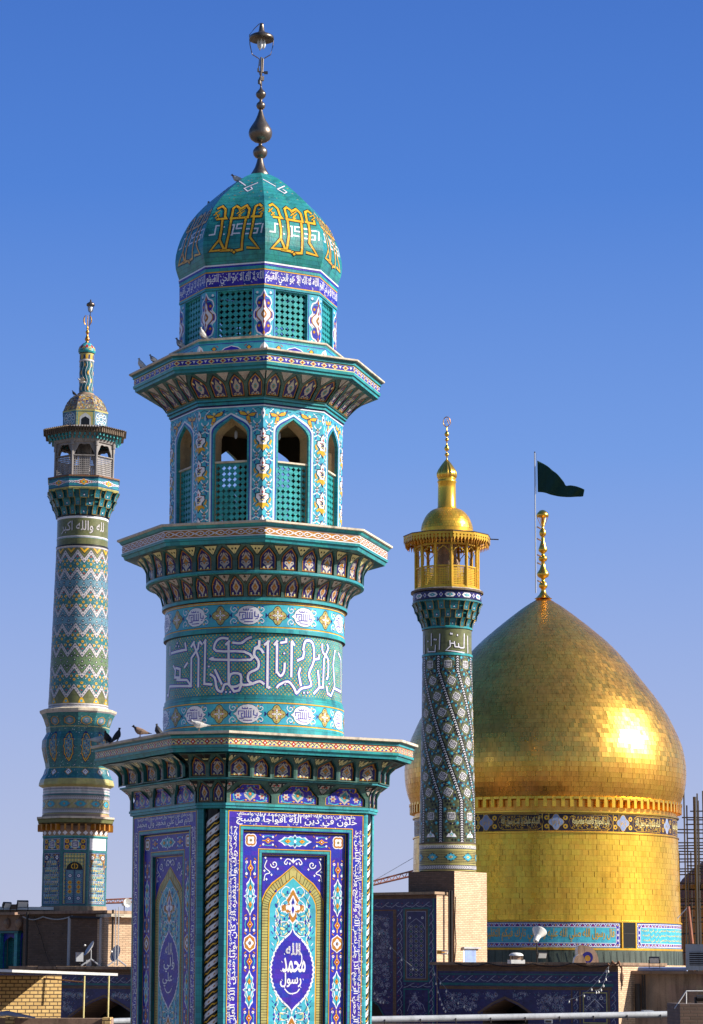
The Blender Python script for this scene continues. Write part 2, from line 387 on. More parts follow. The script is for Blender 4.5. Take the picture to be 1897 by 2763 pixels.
# ------------------------------------------------------------------ sections shared by all towers
T8 = math.tan(pi/8); C8 = cos(pi/8); S8 = sin(pi/8)
class Prism:
    """prismatic tower section: face azimuths, apothems in photo pixels; t widens it"""
    def __init__(s, T, az, h): s.T = T; s.az = az; s.h = h; s.n = len(az)
    def corner(s, k, t):
        a, b = s.az[k % s.n], s.az[(k+1) % s.n]; ha, hb = s.h[k % s.n]+t, s.h[(k+1) % s.n]+t
        det = sin(a)*cos(b)-cos(a)*sin(b)
        return ((ha*cos(b)-hb*cos(a))/det, (sin(a)*hb-sin(b)*ha)/det)      # (right, towards camera) in px
    def ring(s, t, y):
        S = s.T.S(y); z = s.T.z(y); out = []
        for k in range(s.n):
            x, q = s.corner(k, t); p = s.T.c + s.T.r*(x*S) + s.T.b*(q*S); p.z = z; out.append(p)
        return out
    def loft(s, mb, prof, cap_top=None, cap_bot=None):
        rings = [s.ring(p[0], p[1]) for p in prof]
        for i in range(len(prof)-1):
            for k in range(s.n):
                a, b = k, (k+1) % s.n
                mb.face([rings[i][a], rings[i+1][a], rings[i+1][b], rings[i][b]], prof[i][2])
        if cap_top: mb.face(rings[0], cap_top)
        if cap_bot: mb.face(rings[-1][::-1], cap_bot)
    def ends(s, k, t):
        a = s.az[k % s.n]; tx, ty = cos(a), -sin(a)
        l = s.corner(k-1, t); r = s.corner(k, t)
        return l[0]*tx+l[1]*ty, r[0]*tx+r[1]*ty
    def face(s, k, t=0.0):
        a = s.az[k % s.n]; T = s.T; n = T.dir(a); tg = T.b*(-sin(a)) + T.r*cos(a); h = s.h[k % s.n]
        f = t if callable(t) else (lambda v: t)
        def P(u, v, d):
            S = T.S(v); p = T.c + n*((h+f(v))*S+d) + tg*(u*S); p.z = T.z(v); return p
        return P
def interp(tab):
    def f(y):
        if y <= tab[0][1]: return tab[0][0]
        for (a, y0), (b, y1) in zip(tab, tab[1:]):
            if y <= y1: return a+(b-a)*(y-y0)/(y1-y0)
        return tab[-1][0]
    return f
def octagon(T, R, az0): return Prism(T, [az0+pi/4*k for k in range(8)], [R*C8]*8)
def cyl(T, R, a0=0.0):
    """u is arc length in px from azimuth a0, R px (number or function of v)"""
    f = R if callable(R) else (lambda v: R)
    def P(u, v, d):
        S = T.S(v); r = f(v); a = a0+u/R0
        p = T.c + T.dir(a)*(r*S+d); p.z = T.z(v); return p
    R0 = R if not callable(R) else f(0)
    return P
def ringz(T, mb, prof, mats, seg=160):
    """lathe given in px: (R, y); mats per segment"""
    for i in range(len(prof)-1):
        (r0, y0), (r1, y1) = prof[i], prof[i+1]
        mb.lathe((T.x, T.y), [(r0*T.S(y0), T.z(y0)), (r1*T.S(y1), T.z(y1))], mats if isinstance(mats, str) else mats[i], seg)
def lattice(mb, P, x0, x1, y0, y1, nx, ny, d0, th, mat, hole=0.36, shape=None, fine=False):
    cw, ch = (x1-x0)/nx, (y1-y0)/ny
    K = QFOIL if fine else [(cos(2*pi*k/8), sin(2*pi*k/8)) for k in range(8)]
    cell = [(-1, -1), (1, -1), (1, 1), (-1, 1)]
    tr = tessellate_polygon([[Vector((a, b, 0)) for a, b in cell], [Vector((a*hole*2, b*hole*2, 0)) for a, b in K]])
    flat = cell+[(a*hole*2, b*hole*2) for a, b in K]
    for i in range(nx):
        for j in range(ny):
            cx, cy = x0+cw*(i+.5), y0+ch*(j+.5)
            f = [P(cx+a*cw/2, cy+b*ch/2, d0) for a, b in flat]; g = [P(cx+a*cw/2, cy+b*ch/2, d0-th) for a, b in flat]
            for t in tr:
                mb.face([f[q] for q in t], mat); mb.face([g[q] for q in t], mat)
            m = len(K)
            for q in range(m): mb.face([f[4+q], f[4+(q+1) % m], g[4+(q+1) % m], g[4+q]], mat)
def arch_pts(x0, x1, yb, ys, ya, n=7, bulge=0.62):
    """pointed arch outline from bottom left up over to bottom right; ys spring row, ya apex row (v downwards)"""
    cx = (x0+x1)/2; hw = (x1-x0)/2; L_ = [(x0, yb)]
    for i in range(n+1):
        t = i/n; a = t*pi/2
        # superelliptic shoulder then straight to the apex
        if t < 0.55: q = t/0.55; x = hw*(1-0.36*q*q); y = ys+(ya-ys)*0.56*q
        else: q = (t-0.55)/0.45; x = hw*0.64*(1-q); y = ys+(ya-ys)*(0.56+0.44*q)
        L_.append((cx-x, y))
    R_ = [(2*cx-x, y) for x, y in reversed(L_[:-1])]
    return L_+R_
def niche_row(dr, mb, P, u0, u1, n, y0, y1, S, depth=7, style='A', top=0.06, rib=0.1, spr=.5, wide=False):
    """row of pointed tile niches between u0..u1; rows y0 (top) to y1 (bottom); dr.step must be small"""
    cw = (u1-u0)/n; H = y1-y0; D = depth*S
    for i in range(n):
        a, b = u0+cw*i, u0+cw*(i+1); c = (a+b)/2; m = rib*cw
        if style == 'W': arch = [(a+m, y1-.05*H), (a+m, y0+.62*H), (a+cw*.32, y0+.12*H), (b-cw*.32, y0+.12*H), (b-m, y0+.62*H), (b-m, y1-.05*H)]
        else: arch = arch_pts(a+m, b-m, y1-0.05*H, y0+spr*H, y0+top*H, 5)
        # ribbed face with the niche opening cut out
        loops = [[Vector((x, y, 0)) for x, y in ((a, y0), (b, y0), (b, y1), (a, y1))], [Vector((x, y, 0)) for x, y in arch]]
        flat = [(a, y0), (b, y0), (b, y1), (a, y1)]+arch
        dd = Draw(mb, lambda u, v, d: P(u, v, D+d), dr.k, dr.ml)
        for t in tessellate_polygon(loops): dd.tri(flat[t[0]], flat[t[1]], flat[t[2]], 'rib', 0)
        for p, q in zip(arch, arch[1:]+arch[:1]): mb.face([P(p[0], p[1], D), P(q[0], q[1], D), P(q[0], q[1], 0), P(p[0], p[1], 0)], 'teal_dark')
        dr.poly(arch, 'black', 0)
        ins = lambda k: [(c+(x-c)*k, (y0+.55*H)+(y-(y0+.55*H))*(1-(1-k)*min(1.3, cw/H*1.1))) for x, y in arch]
        dr.poly(ins(.955 if style == 'W' else .88), 'ochre' if style != 'W' else 'yellow', 1); dr.poly(ins(.92 if style == 'W' else .77), 'blue' if style == 'W' else 'navy', 2)
        w_ = cw*.5*(1-2*rib); cy = y0+.56*H
        if style == 'A':
            dr.shape(LENS, c, cy-.02*H, w_*.52, H*.27, 'niche_white', 3); dr.shape(LENS, c, cy-.02*H, w_*.34, H*.16, 'ochre', 4)
            dr.diamond(c, cy, w_*.12, H*.04, 'teal', 5)
            dr.poly([(c-w_*.34, cy+.12*H), (c+w_*.34, cy+.12*H), (c, cy+.36*H)], 'niche_white', 3)
            for s_ in (-1, 1): dr.disc(c+s_*w_*.45, y1-.16*H, w_*.13, 'cream', 3, 6); dr.stroke([(c+s_*w_*.2, cy+.2*H), (c+s_*w_*.5, cy+.1*H), (c+s_*w_*.4, cy+.0*H)], cw*.05, 'niche_white', 3)
            for s_ in (-1, 1): dr.stroke([(c+s_*w_*.2, cy-.25*H), (c+s_*w_*.45, cy-.15*H)], cw*.05, 'niche_white', 3)
        elif style == 'B':
            dr.shape(LENS, c, cy-.02*H, w_*.5, H*.31, 'niche_white', 3); dr.shape(LENS, c, cy-.02*H, w_*.3, H*.18, 'ochre', 4); dr.diamond(c, cy, w_*.1, H*.035, 'niche_white', 5)
            dr.diamond(c, cy+.3*H, w_*.16, H*.05, 'niche_white', 3)
            for s_ in (-1, 1): dr.rect(c+s_*w_*.5-cw*.04, y1-.24*H, c+s_*w_*.5+cw*.04, y1-.13*H, 'cream', 3)
        elif style == 'C':   # top cornice
            dr.shape(LENS, c, cy, w_*.5, H*.3, 'niche_white', 3); dr.disc(c, cy, w_*.2, 'teal', 4, 8, H*.09); dr.disc(c, cy, w_*.1, 'ochre', 5, 6, H*.04)
            for s_ in (-1, 1):
                dr.diamond(c+s_*w_*.5, cy-.18*H, w_*.14, H*.06, 'cream', 3); dr.diamond(c+s_*w_*.45, y1-.16*H, w_*.2, H*.05, 'cream', 3)
                dr.stroke([(c, cy+.3*H), (c+s_*w_*.35, cy+.22*H)], cw*.06, 'niche_white', 3)
        elif style == 'W':   # wide low arch of the lowest tier
            dr.shape(sym4([(0, 1), (.25, .8), (.45, .6), (.8, .45), (1, 0)]), c, cy, w_*.3, H*.33, 'niche_white', 3)
            dr.shape(LENS, c, cy-.02*H, w_*.22, H*.25, 'teal', 4); dr.disc(c, cy, w_*.08, 'red', 5, 8, H*.08); dr.disc(c, cy, w_*.04, 'yellow', 6, 6, H*.04)
            for s_ in (-1, 1):
                dr.shape(FOIL6, c+s_*w_*.58, cy+.08*H, w_*.17, H*.17, 'niche_white', 3); dr.disc(c+s_*w_*.58, cy+.08*H, w_*.05, 'red', 4, 6, H*.05)
                dr.stroke(smooth([(c+s_*w_*.3, cy+.28*H), (c+s_*w_*.5, cy+.33*H), (c+s_*w_*.75, cy+.25*H), (c+s_*w_*.8, cy)], 3, False), cw*.02, 'cyan', 3)
                dr.diamond(c+s_*w_*.2, y1-.17*H, w_*.07, H*.04, 'yellow', 4); dr.diamond(c+s_*w_*.4, cy-.22*H, w_*.08, H*.04, 'ochre', 4); dr.diamond(c+s_*w_*.78, y1-.16*H, w_*.05, H*.05, 'niche_white', 3)
                dr.stroke([(c+s_*w_*.12, cy-.36*H), (c+s_*w_*.25, cy-.28*H)], cw*.02, 'cyan', 3)
        # spandrel triangles between the arches
        e = dict(A='cream', B='niche_white', C='niche_white', W='niche_white')[style]
        f = dict(A='black', B='ochre', C='ochre', W='red')[style]
        for x, s_ in ((a, 1), (b, -1)):
            hb = y0+(spr*.8)*H if style != 'W' else y0+.5*H
            k = cw*.34 if style != 'W' else cw*.2
            dd.poly([(x, y0+.04*H), (x+s_*k, y0+.04*H), (x+s_*cw*.015, hb)], 'black', 1)
            dd.poly([(x, y0+.07*H), (x+s_*k*.84, y0+.07*H), (x+s_*cw*.01, hb-.05*H)], e, 2)
            dd.diamond(x+s_*k*.22, y0+.17*H, k*.16, H*.05, f, 3)
def lotus(dr, x, y, s, side, mats=('white', 'yellow')):
    """half lotus growing from the edge u=x towards side (+1 right / -1 left); s half height px"""
    q = lambda pts: [(x+side*a*s, y+b*s) for a, b in pts]
    dr.poly(q([(0, -1.05), (.32, -.62), (.25, -.45), (.62, -.4), (.66, 0), (.4, .3), (.46, .42), (0, 1.15)]), 'black', 1)
    dr.poly(q([(0, .45), (.35, .42), (.62, .62), (.55, .8), (.3, .66), (0, .95)]), mats[1], 3)
    dr.poly(q([(.5, .38), (.66, .1), (.72, -.1), (.82, .1), (.7, .42)]), mats[1], 3)
    dr.poly(q([(0, -.95), (.24, -.58), (.18, -.38), (.54, -.33), (.58, -.02), (.33, .25), (.3, .5), (0, 1)]), mats[0], 2)
    dr.poly(q([(0, -.6), (.1, -.45), (0, -.3)]), 'red', 3); dr.stroke(q([(.1, -.12), (.32, -.22)]), .07*s, 'red', 3)
    dr.poly(q([(0, -.3), (.2, -.1), (.22, .15), (0, .35)]), 'navy', 3)
    for a, b in ((0, -.15), (.13, .0), (0, .18), (.12, .17)): dr.disc(x+side*a*s+side*.03*s, y+b*s, .06*s, 'cream', 4, 6)
def cyan_bud(dr, x, y, s):
    dr.poly([(x, y-s), (x+.5*s, y-.2*s), (x+.85*s, .3*s+y), (x-.85*s, .3*s+y), (x-.5*s, y-.2*s)], 'navy', 1)
    dr.poly([(x, y-.8*s), (x+.3*s, y-.25*s), (x-.3*s, y-.25*s)], 'cream', 2)
    for k in (-1, 0, 1): dr.disc(x+k*.45*s, y+.12*s, .2*s, 'white', 2, 6)
    dr.poly([(x-.3*s, y+.45*s), (x+.3*s, y+.45*s), (x, y+.85*s)], 'red', 1)
    for k in (-1, 1):
        dr.stroke(smooth([(x+k*.4*s, y-.7*s), (x+k*.9*s, y-1.1*s), (x+k*1.0*s, y-1.6*s)], 2, False), .3*s, 'white', 1)
        dr.stroke(smooth([(x+k*.1*s, y+.9*s), (x+k*.6*s, y+1.3*s), (x+k*1.2*s, y+1.5*s)], 2, False), .28*s, 'white', 1)
        dr.stroke([(x+k*1.0*s, y+1.0*s), (x+k*1.3*s, y+.7*s)], .3*s, 'blue', 1)
# ================================================================== the near tiled minaret
T = Axis(686, 1800, 45.0)
A8 = radians(26.5)                     # azimuth of the sunlit face
tower = thing('tiled_minaret', 'big nearest minaret with turquoise pointed dome, lattice gallery and cobalt panelled base', 'minaret', (T.x, T.y, 0))
VIS = (7, 0, 1, 2, 6)                  # faces that can be seen: 7 = chamfer/left centre, 0 = sunlit, 1 = right, 6 = left, 2 = far right
SM = T.S(1500)
# ---- finial with the street-lantern on top
mb = MB(); f_ = [(4, 296), (5, 299), (9, 312), (15, 326), (24, 340), (30, 350), (32, 358), (31, 367), (26, 376), (17, 382), (8, 385), (5, 387), (5, 393), (7, 394), (14, 399), (19, 406), (19.8, 412), (18, 419), (13, 425), (7, 428), (8, 431), (10, 440), (14, 452), (20, 463), (26.5, 474), (25, 480)]
g_ = [(1.2, 229), (2, 234), (4, 240), (9, 246), (13, 251), (14, 255), (12, 261), (8, 265), (4, 268), (4, 274), (6, 275), (11, 280), (12.5, 286), (10, 292), (5, 296)]
Sf = T.S(300)
def px_ax(T, pts): return [(r*T.S(y), T.z(y)) for r, y in pts]
mb.lathe((T.x, T.y), px_ax(T, g_+f_), 'pewter', 28)
def tp(x, y, q=0.0):                    # offset in photo px from the tower axis, q px towards camera
    S = T.S(y); p = T.c + T.r*(x*S) + T.b*(q*S); p.z = T.z(y); return p
mb.tube([tp(0, 232), tp(0, 155)], 3.0*Sf, 'pewter', 8)
mb.tube([tp(4, 195), tp(5, 158)], 2.2*Sf, 'pewter', 6)
mb.tube([tp(-5, 225), tp(-6, 215), tp(-2, 205), tp(-8, 190), tp(-6, 172), tp(-5, 160)], 1.3*Sf, 'pewter', 6)
mb.tube([tp(-9, 193), tp(17, 197)], 2.2*Sf, 'pewter', 6); mb.box(tp(13, 196), (5*Sf, 3*Sf, 3.4*Sf), 'pewter')
mb.box(tp(2, 212), (5*Sf, 4*Sf, 6*Sf), 'pewter', .4); mb.box(tp(-3, 221), (4*Sf, 4*Sf, 6*Sf), 'pewter', .9); mb.box(tp(-8, 189), (2.5*Sf, 2*Sf, 5*Sf), 'pewter', .2)
finial = mb.build('finial', tower)
mb = MB(); mb.lathe((T.x, T.y), px_ax(T, [(0.5, 63), (5, 63.5), (5.5, 68), (8, 84), (13, 90), (26, 95), (32.5, 99), (33.5, 103), (33.5, 108), (30.5, 108.5), (28, 104), (8, 100), (.5, 99)]), 'pewter', 32)
mb.build('lamp_shade', finial)
mb = MB()
for s_ in (-1, 1):
    mb.tube([tp(s_*32, 106), tp(s_*31, 122), tp(s_*25, 147), tp(s_*10, 156), tp(s_*5, 160), tp(s_*5, 178)], 1.4*Sf, 'pewter', 6)
mb.tube([tp(-32, 108), tp(-33, 95), tp(-20, 78), tp(-6, 64)], 1.1*Sf, 'pewter', 6)
mb.build('lamp_frame', finial)
for k in range(5):
    mb = MB(); a = 2*pi*k/5+.4; r = 8
    c = tp(r*cos(a), 110, r*sin(a))
    l0, l1 = T.z(108), T.z(131+3*(k % 2))
    mb.lathe((c.x, c.y), [(2*Sf, l0), (4*Sf, l0-.05), (4.3*Sf, l1+.06), (2.5*Sf, l1+.02), (1*Sf, l1)], 'glass_bulb', 10)
    mb.build('bulb', finial)

# ---- pointed octagonal dome
DOME = [(27, 474), (44, 482), (65, 494), (92, 514), (124, 541), (149, 563), (168, 583), (187, 607), (202, 634), (212, 655), (219, 676), (224, 698), (225.5, 716), (224, 734), (220, 748), (214, 764), (213, 767)]
dt = interp([(r*C8, y) for r, y in DOME])
OD = octagon(T, 0, A8)
mb = MB(); ys = [474+(764-474)*i/30 for i in range(31)]
OD.loft(mb, [(dt(y), y, 'dome_teal') for y in ys], cap_top='pewter', cap_bot='teal_dark')
for k in VIS:
    P = OD.face(k, dt); dr = Draw(mb, P, 0.0016, 14)
    def q(zx, zy):          # traced in an enlarged view of the sunlit facet
        zyy = zy-.141*(zx-768)*min(1, max(0, (zy-60)/500))
        xl = 735+33*min(1, max(0, (zy-40)/650)); tab = [(0, 790), (120, 985), (330, 1225), (450, 1310), (600, 1388), (700, 1440), (850, 1475), (1000, 1472), (1195, 1440)]
        xr = tab[-1][1]
        for (y0, x0), (y1, x1) in zip(tab, tab[1:]):
            if y0 <= zy <= y1: xr = x0+(x1-x0)*(zy-y0)/(y1-y0); break
        yf = 460+.2256*zyy; v = yf+52
        for _ in range(4): v = yf+.262*dt(v)/C8
        hw = dt(v)*T8
        return ((zx-xl)/(xr-xl)*2-1)*hw, v
    W = [[(820, 750), (885, 755), (880, 655), (935, 665)], [(960, 690), (985, 690)], [(1060, 685), (1090, 690), (1088, 790), (1180, 805)], [(1215, 700), (1125, 692), (1125, 742), (1190, 750)],
         [(1230, 712), (1290, 722)], [(1310, 735), (1400, 742), (1398, 735)], [(1240, 770), (1380, 795), (1378, 845), (1240, 825)], [(1427, 745), (1427, 855)], [(985, 775), (1003, 780)], [(1060, 800), (1100, 805)]]
    for s_ in W: dr.stroke([q(*p) for p in s_], 4.0, 'white', 1)
    Yl = [[(925, 600), (955, 720), (955, 830), (850, 943), (1010, 962), (955, 835)],
          [(1025, 610), (1052, 780), (1025, 965)], [(1195, 630), (1215, 800), (1208, 1000), (1160, 1000)],
          [(960, 960), (1080, 980)], [(1085, 985), (1120, 1000), (1160, 1000)],
          [(850, 575), (960, 590), (935, 560), (905, 475), (845, 422), (805, 445)],
          [(1005, 600), (1215, 632), (1185, 530), (1125, 468), (1075, 500), (1010, 452), (985, 475), (1015, 570), (1015, 600)],
          [(1245, 630), (1370, 655), (1360, 610)], [(1270, 625), (1240, 505), (1275, 488), (1325, 530)],
          [(1290, 650), (1310, 760), (1302, 880), (1395, 1028), (1262, 990)]]
    for s_ in Yl: dr.stroke([q(*p) for p in s_], 10.8, 'black', 2)
    for s_ in Yl: dr.stroke([q(*p) for p in s_], 6.0, 'yellow', 3)
    kn = [[(805, 480), (870, 560)], [(800, 520), (845, 470)], [(830, 560), (868, 520)], [(1055, 500), (1120, 575)], [(1060, 560), (1130, 500)], [(1090, 580), (1135, 540)], [(1345, 540), (1370, 600)], [(1300, 570), (1350, 550)], [(1325, 610), (1372, 575)]]
    for s_ in kn: dr.stroke([q(*p) for p in s_], 4.8, 'black', 4); dr.stroke([q(*p) for p in s_], 2.6, 'yellow', 5)
    x_, y_ = q(1118, 1012); dr.diamond(x_, y_, 8, 7, 'black', 4); dr.diamond(x_, y_, 4.5, 4, 'yellow', 5)
    x_, y_ = q(1105, 590); dr.diamond(x_, y_, 5, 4.5, 'yellow', 4)
    for s_ in ([(745, 118), (885, 188)], [(990, 165), (905, 222), (985, 268), (1012, 245), (962, 212)]): dr.ostroke([q(*p) for p in s_], 3, 'white', 'navy', 1, 2)
    for i in range(26):     # spots where the glaze has come off
        y = random.uniform(500, 590); u = random.uniform(-.9, .9)*dt(y)*T8; r = random.uniform(.6, 2.2)
        dr.shape([(1, 0), (.4, .6), (-.7, .4), (-1, -.2), (0, -.7)], u, y, r*1.6, r*.8, 'plaster', 1)
mb.build('dome', tower)

# ---- inscription belt under the dome
mb = MB(); OC = octagon(T, 213, A8)
OC.loft(mb, [(3, 764, 'white'), (3, 768, 'blue'), (2, 768.2, 'blue'), (2, 773, 'cyan'), (1, 773.2, 'teal'), (1, 781, 'black'), (0, 781.2, 'yellow'), (0, 784, 'navy'), (0, 821, 'yellow'), (0, 823.5, 'teal'), (1, 824, 'teal'), (1, 830, 'teal_dark'), (-3, 832, 'teal')])
TXT1 = 'الله لا اله الا هو الحي القيوم'
for k in VIS:
    P = OC.face(k); dr = Draw(mb, P, 0.0016)
    a, b = OC.ends(k, 0)
    dr.rect(a, 785, b, 820.5, 'blue', 1)
    dr.glyphs(TXT1, a+2, 786.5, b-2, 820, 'white', 2)
    for i in range(40): x_ = random.uniform(a+3, b-6); y_ = random.uniform(787, 817); dr.stroke([(x_, y_), (x_+random.uniform(-2.5, 2.5), y_+3), (x_+random.uniform(0, 4), y_+4)], 1.1, 'white', 2.4)
    for i in range(16): dr.stroke([(a+8+i*9.6+random.uniform(-2, 2), 788+random.uniform(0, 6)), (a+12+i*9.6, 786+random.uniform(1, 5))], 1.3, 'white', 2)
mb.build('inscription_band', tower)

# ---- lattice drum
OR = octagon(T, 211, A8); y0, y1 = 832, 968
for k in range(8):
    mb = MB(); P = OR.face(k); a, b = OR.ends(k, 0); W_ = b-a; x0, x1 = a+.205*W_, b-.205*W_
    Sx = T.S(900)
    fl_ = [(a, y0-1), (b, y0-1), (b, y1), (a, y1), (x0, y0+1), (x1, y0+1), (x1, y1-3), (x0, y1-3)]
    for t in tessellate_polygon([[Vector((x, y, 0)) for x, y in fl_[:4]], [Vector((x, y, 0)) for x, y in fl_[4:]]]): mb.face([P(*fl_[i], 0) for i in t], 'cyan')
    mb.face([P(x0, y0+1, 0), P(x1, y0+1, 0), P(x1, y0+1, -12*Sx), P(x0, y0+1, -12*Sx)], 'teal'); mb.face([P(x0, y1-3, 0), P(x1, y1-3, 0), P(x1, y1-3, -14*Sx), P(x0, y1-3, -14*Sx)], 'teal')
    for xx in (x0, x1): mb.face([P(xx, y0, 0), P(xx, y1, 0), P(xx, y1, -12*Sx), P(xx, y0, -12*Sx)], 'teal')
    Pi = OR.face(k, -14); f2 = [(a+6, y0-1), (b-6, y0-1), (b-6, y1), (a+6, y1), (x0, y0+1), (x1, y0+1), (x1, y1-3), (x0, y1-3)]
    for t in tessellate_polygon([[Vector((x, y, 0)) for x, y in f2[:4]], [Vector((x, y, 0)) for x, y in f2[4:]]]): mb.face([Pi(*f2[i], 0) for i in t], 'plaster')
    if k in VIS:
        dr = Draw(mb, P, 0.0016)
        for side, e in ((1, a), (-1, b)):
            q = lambda pts: [(e+side*x*28, 900+y*62) for x, y in pts]
            dr.stroke([(e+side*29.5, y0), (e+side*29.5, y1)], 2.2, 'blue', 1)
            o = smooth([(0, -1.02), (.25, -.8), (.62, -.72), (.78, -.5), (.62, -.32), (.95, -.12), (.97, .12), (.62, .32), (.78, .5), (.62, .74), (.3, .82), (0, .98)], 3, False)
            c_ = (0.0, 0.0)
            dr.poly(q([(x*1.0+.06, y*1.02) if x > 0.02 else (0, y*1.04) for x, y in o]), 'white', 1); dr.poly(q([(x*.92, y*.96) for x, y in o]), 'blue', 2)
            d2 = smooth([(0, -.62), (.12, -.5), (.2, -.3), (.6, -.12), (.62, .08), (.2, .3), (.12, .45), (0, .6)], 3, False)
            dr.poly(q([(x*1.15+.03, y*1.08) if x > .02 else (0, y*1.1) for x, y in d2]), 'ochre', 3); dr.poly(q(d2), 'white', 4)
            dr.poly(q([(0, -.2), (.22, -.08), (.28, 0), (.22, .08), (0, .2)]), 'ochre', 5); dr.poly(q([(0, -.1), (.1, 0), (0, .1)]), 'white', 6); dr.poly(q([(0, -.42), (.07, -.3), (0, -.22)]), 'red', 5); dr.poly(q([(0, .42), (.07, .3), (0, .22)]), 'red', 5)
            for yy in (-.48, .48):
                dr.disc(e+side*13, 900+yy*62, 4.2, 'ochre', 3, 8); dr.disc(e+side*13, 900+yy*62, 2, 'yellow', 4, 6)
                dr.stroke(q(smooth([(.12, yy-.18), (.5, yy-.2), (.7, yy-.05)], 3, False)), 1.8, 'cyan', 3)
                dr.stroke(q([(.45, yy*.62), (.8, yy*.3)]), 3, 'white', 3)
                dr.poly(q([(0, yy*1.62-.12), (.14, yy*1.62), (0, yy*1.62+.14)]), 'ochre', 3)
            for yy in (842, 955): dr.disc(e+side*19, yy, 3.4, 'white', 1, 8); dr.stroke([(e+side*12, yy+5), (e+side*19, yy+6), (e+side*25, yy+3)], 2, 'navy', 1)
    o = mb.build('drum_panel', tower)
    mb = MB(); lattice(mb, P, x0, x1, y0+1, y1, 6, 9, -7*Sx, 4*Sx, 'lattice_teal', .42, None, True)
    mb.build('lattice_screen', o)
# ---- parapet, top cornice
mb = MB(); OC = octagon(T, 0, A8); r = lambda R: R*C8
OC.loft(mb, [(r(205), 962, 'stone'), (r(240), 962, 'stone'), (r(240), 966, 'stone'), (r(236), 967, 'teal'), (r(236), 974, 'cyan'), (r(236), 1026, 'cyan')], cap_top='teal_dark')
for k in VIS:
    P = OC.face(k, r(236)); dr = Draw(mb, P, 0.0016); a, b = OC.ends(k, r(236)); W_ = b-a
    dr.rect(a, 976, b, 978, 'blue', 1)
    for side, e in ((1, a), (-1, b)):
        q = lambda pts: [(e+side*x, y) for x, y in pts]
        dr.poly(q([(0, 979), (9, 986), (14, 996), (30, 1003), (34, 1016), (0, 1016)]), 'white', 1); dr.poly(q([(5, 988), (11, 999), (22, 1006), (24, 1016), (14, 1016), (4, 998)]), 'ochre', 2)
        dr.diamond(e+side*42, 990, 6, 5, 'yellow', 2); dr.diamond(e+side*42, 990, 9, 7, 'navy', 1)
        dr.stroke(q(smooth([(34, 1010), (46, 1004), (56, 998)], 3, False)), 2, 'white', 1); dr.stroke(q([(48, 982), (54, 986)]), 2, 'red', 1)
    o = [(-.38, 1016), (-.32, 1002), (-.24, 998), (-.17, 1000), (-.1, 990), (0, 985), (.1, 990), (.17, 1000), (.24, 998), (.32, 1002), (.38, 1016)]
    dr.poly([(x*W_*1.05, y-2) for x, y in o], 'white', 1); dr.poly([(x*W_, y) for x, y in o], 'blue', 2)
    for x in (-.2, 0, .2): dr.shape(FOIL4, x*W_, 1005-(4 if x == 0 else 0), 8, 6, 'yellow', 3)
    for x in (-.32, -.1, .1, .32): dr.disc(x*W_, 1008, 3, 'ochre', 3, 6)
mb.build('parapet', tower)
def fascia(y, items, OC, R, mb, kind):
    pass
mb = MB()
OC.loft(mb, [(r(200), 1018, 'stone'), (r(346), 1020, 'stone'), (r(346), 1024, 'stone'), (r(342), 1025, 'teal_dark'), (r(336), 1029, 'teal'), (r(336), 1034, 'teal_dark'), (r(332), 1035, 'cream'), (r(332), 1052, 'teal'),
             (r(335), 1053, 'teal'), (r(334), 1060, 'teal_dark'), (r(330), 1061, 'teal'), (r(329), 1068, 'teal_dark'), (r(308), 1071, 'teal')], cap_top='stone')
for k in VIS:
    P = OC.face(k, r(332)); dr = Draw(mb, P, 0.0016); a, b = OC.ends(k, r(332)); W_ = b-a
    dr.rect(a, 1035.5, b, 1037.5, 'cream', 1); dr.rect(a, 1037.5, b, 1050, 'blue', 1); dr.rect(a, 1050, b, 1052, 'cream', 1)
    n = 8; s_ = W_/n
    for i in range(n):
        c = a+s_*(i+.25); dr.diamond(c, 1043.7, 9.5, 6.4, 'cream', 2); dr.diamond(c, 1043.7, 4.6, 3.6, 'red', 3)
        dr.poly([(c+s_*.5-4, 1040), (c+s_*.5+4, 1040), (c+s_*.5, 1047)], 'white', 2)
# coved soffit with niches
sof = interp([(r(322), 1064), (r(298), 1076), (r(270), 1094), (r(249), 1114), (r(240), 1128)])
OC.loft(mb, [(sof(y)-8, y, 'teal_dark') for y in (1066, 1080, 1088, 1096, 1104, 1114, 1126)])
for k in VIS:
    t_ = lambda v: sof(v)-1; P = OC.face(k, t_); a, b = OC.ends(k, sof(1124)-1)
    # cells fan out with the widening soffit
    def Pf(u, v, d, P=P, b=b, k=k): return P(u*(OC.ends(k, sof(v)-1)[1])/b, v, d)
    dr = Draw(mb, Pf, 0.0016, 12); niche_row(dr, mb, Pf, a, b, 4, 1066, 1124, T.S(1100), 4, 'C', .1, .09, .5)
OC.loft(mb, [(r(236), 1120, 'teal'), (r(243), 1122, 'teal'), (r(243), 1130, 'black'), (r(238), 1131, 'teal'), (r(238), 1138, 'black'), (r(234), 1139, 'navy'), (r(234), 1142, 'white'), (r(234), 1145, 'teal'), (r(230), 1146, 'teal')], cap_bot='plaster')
mb.build('cornice', tower)

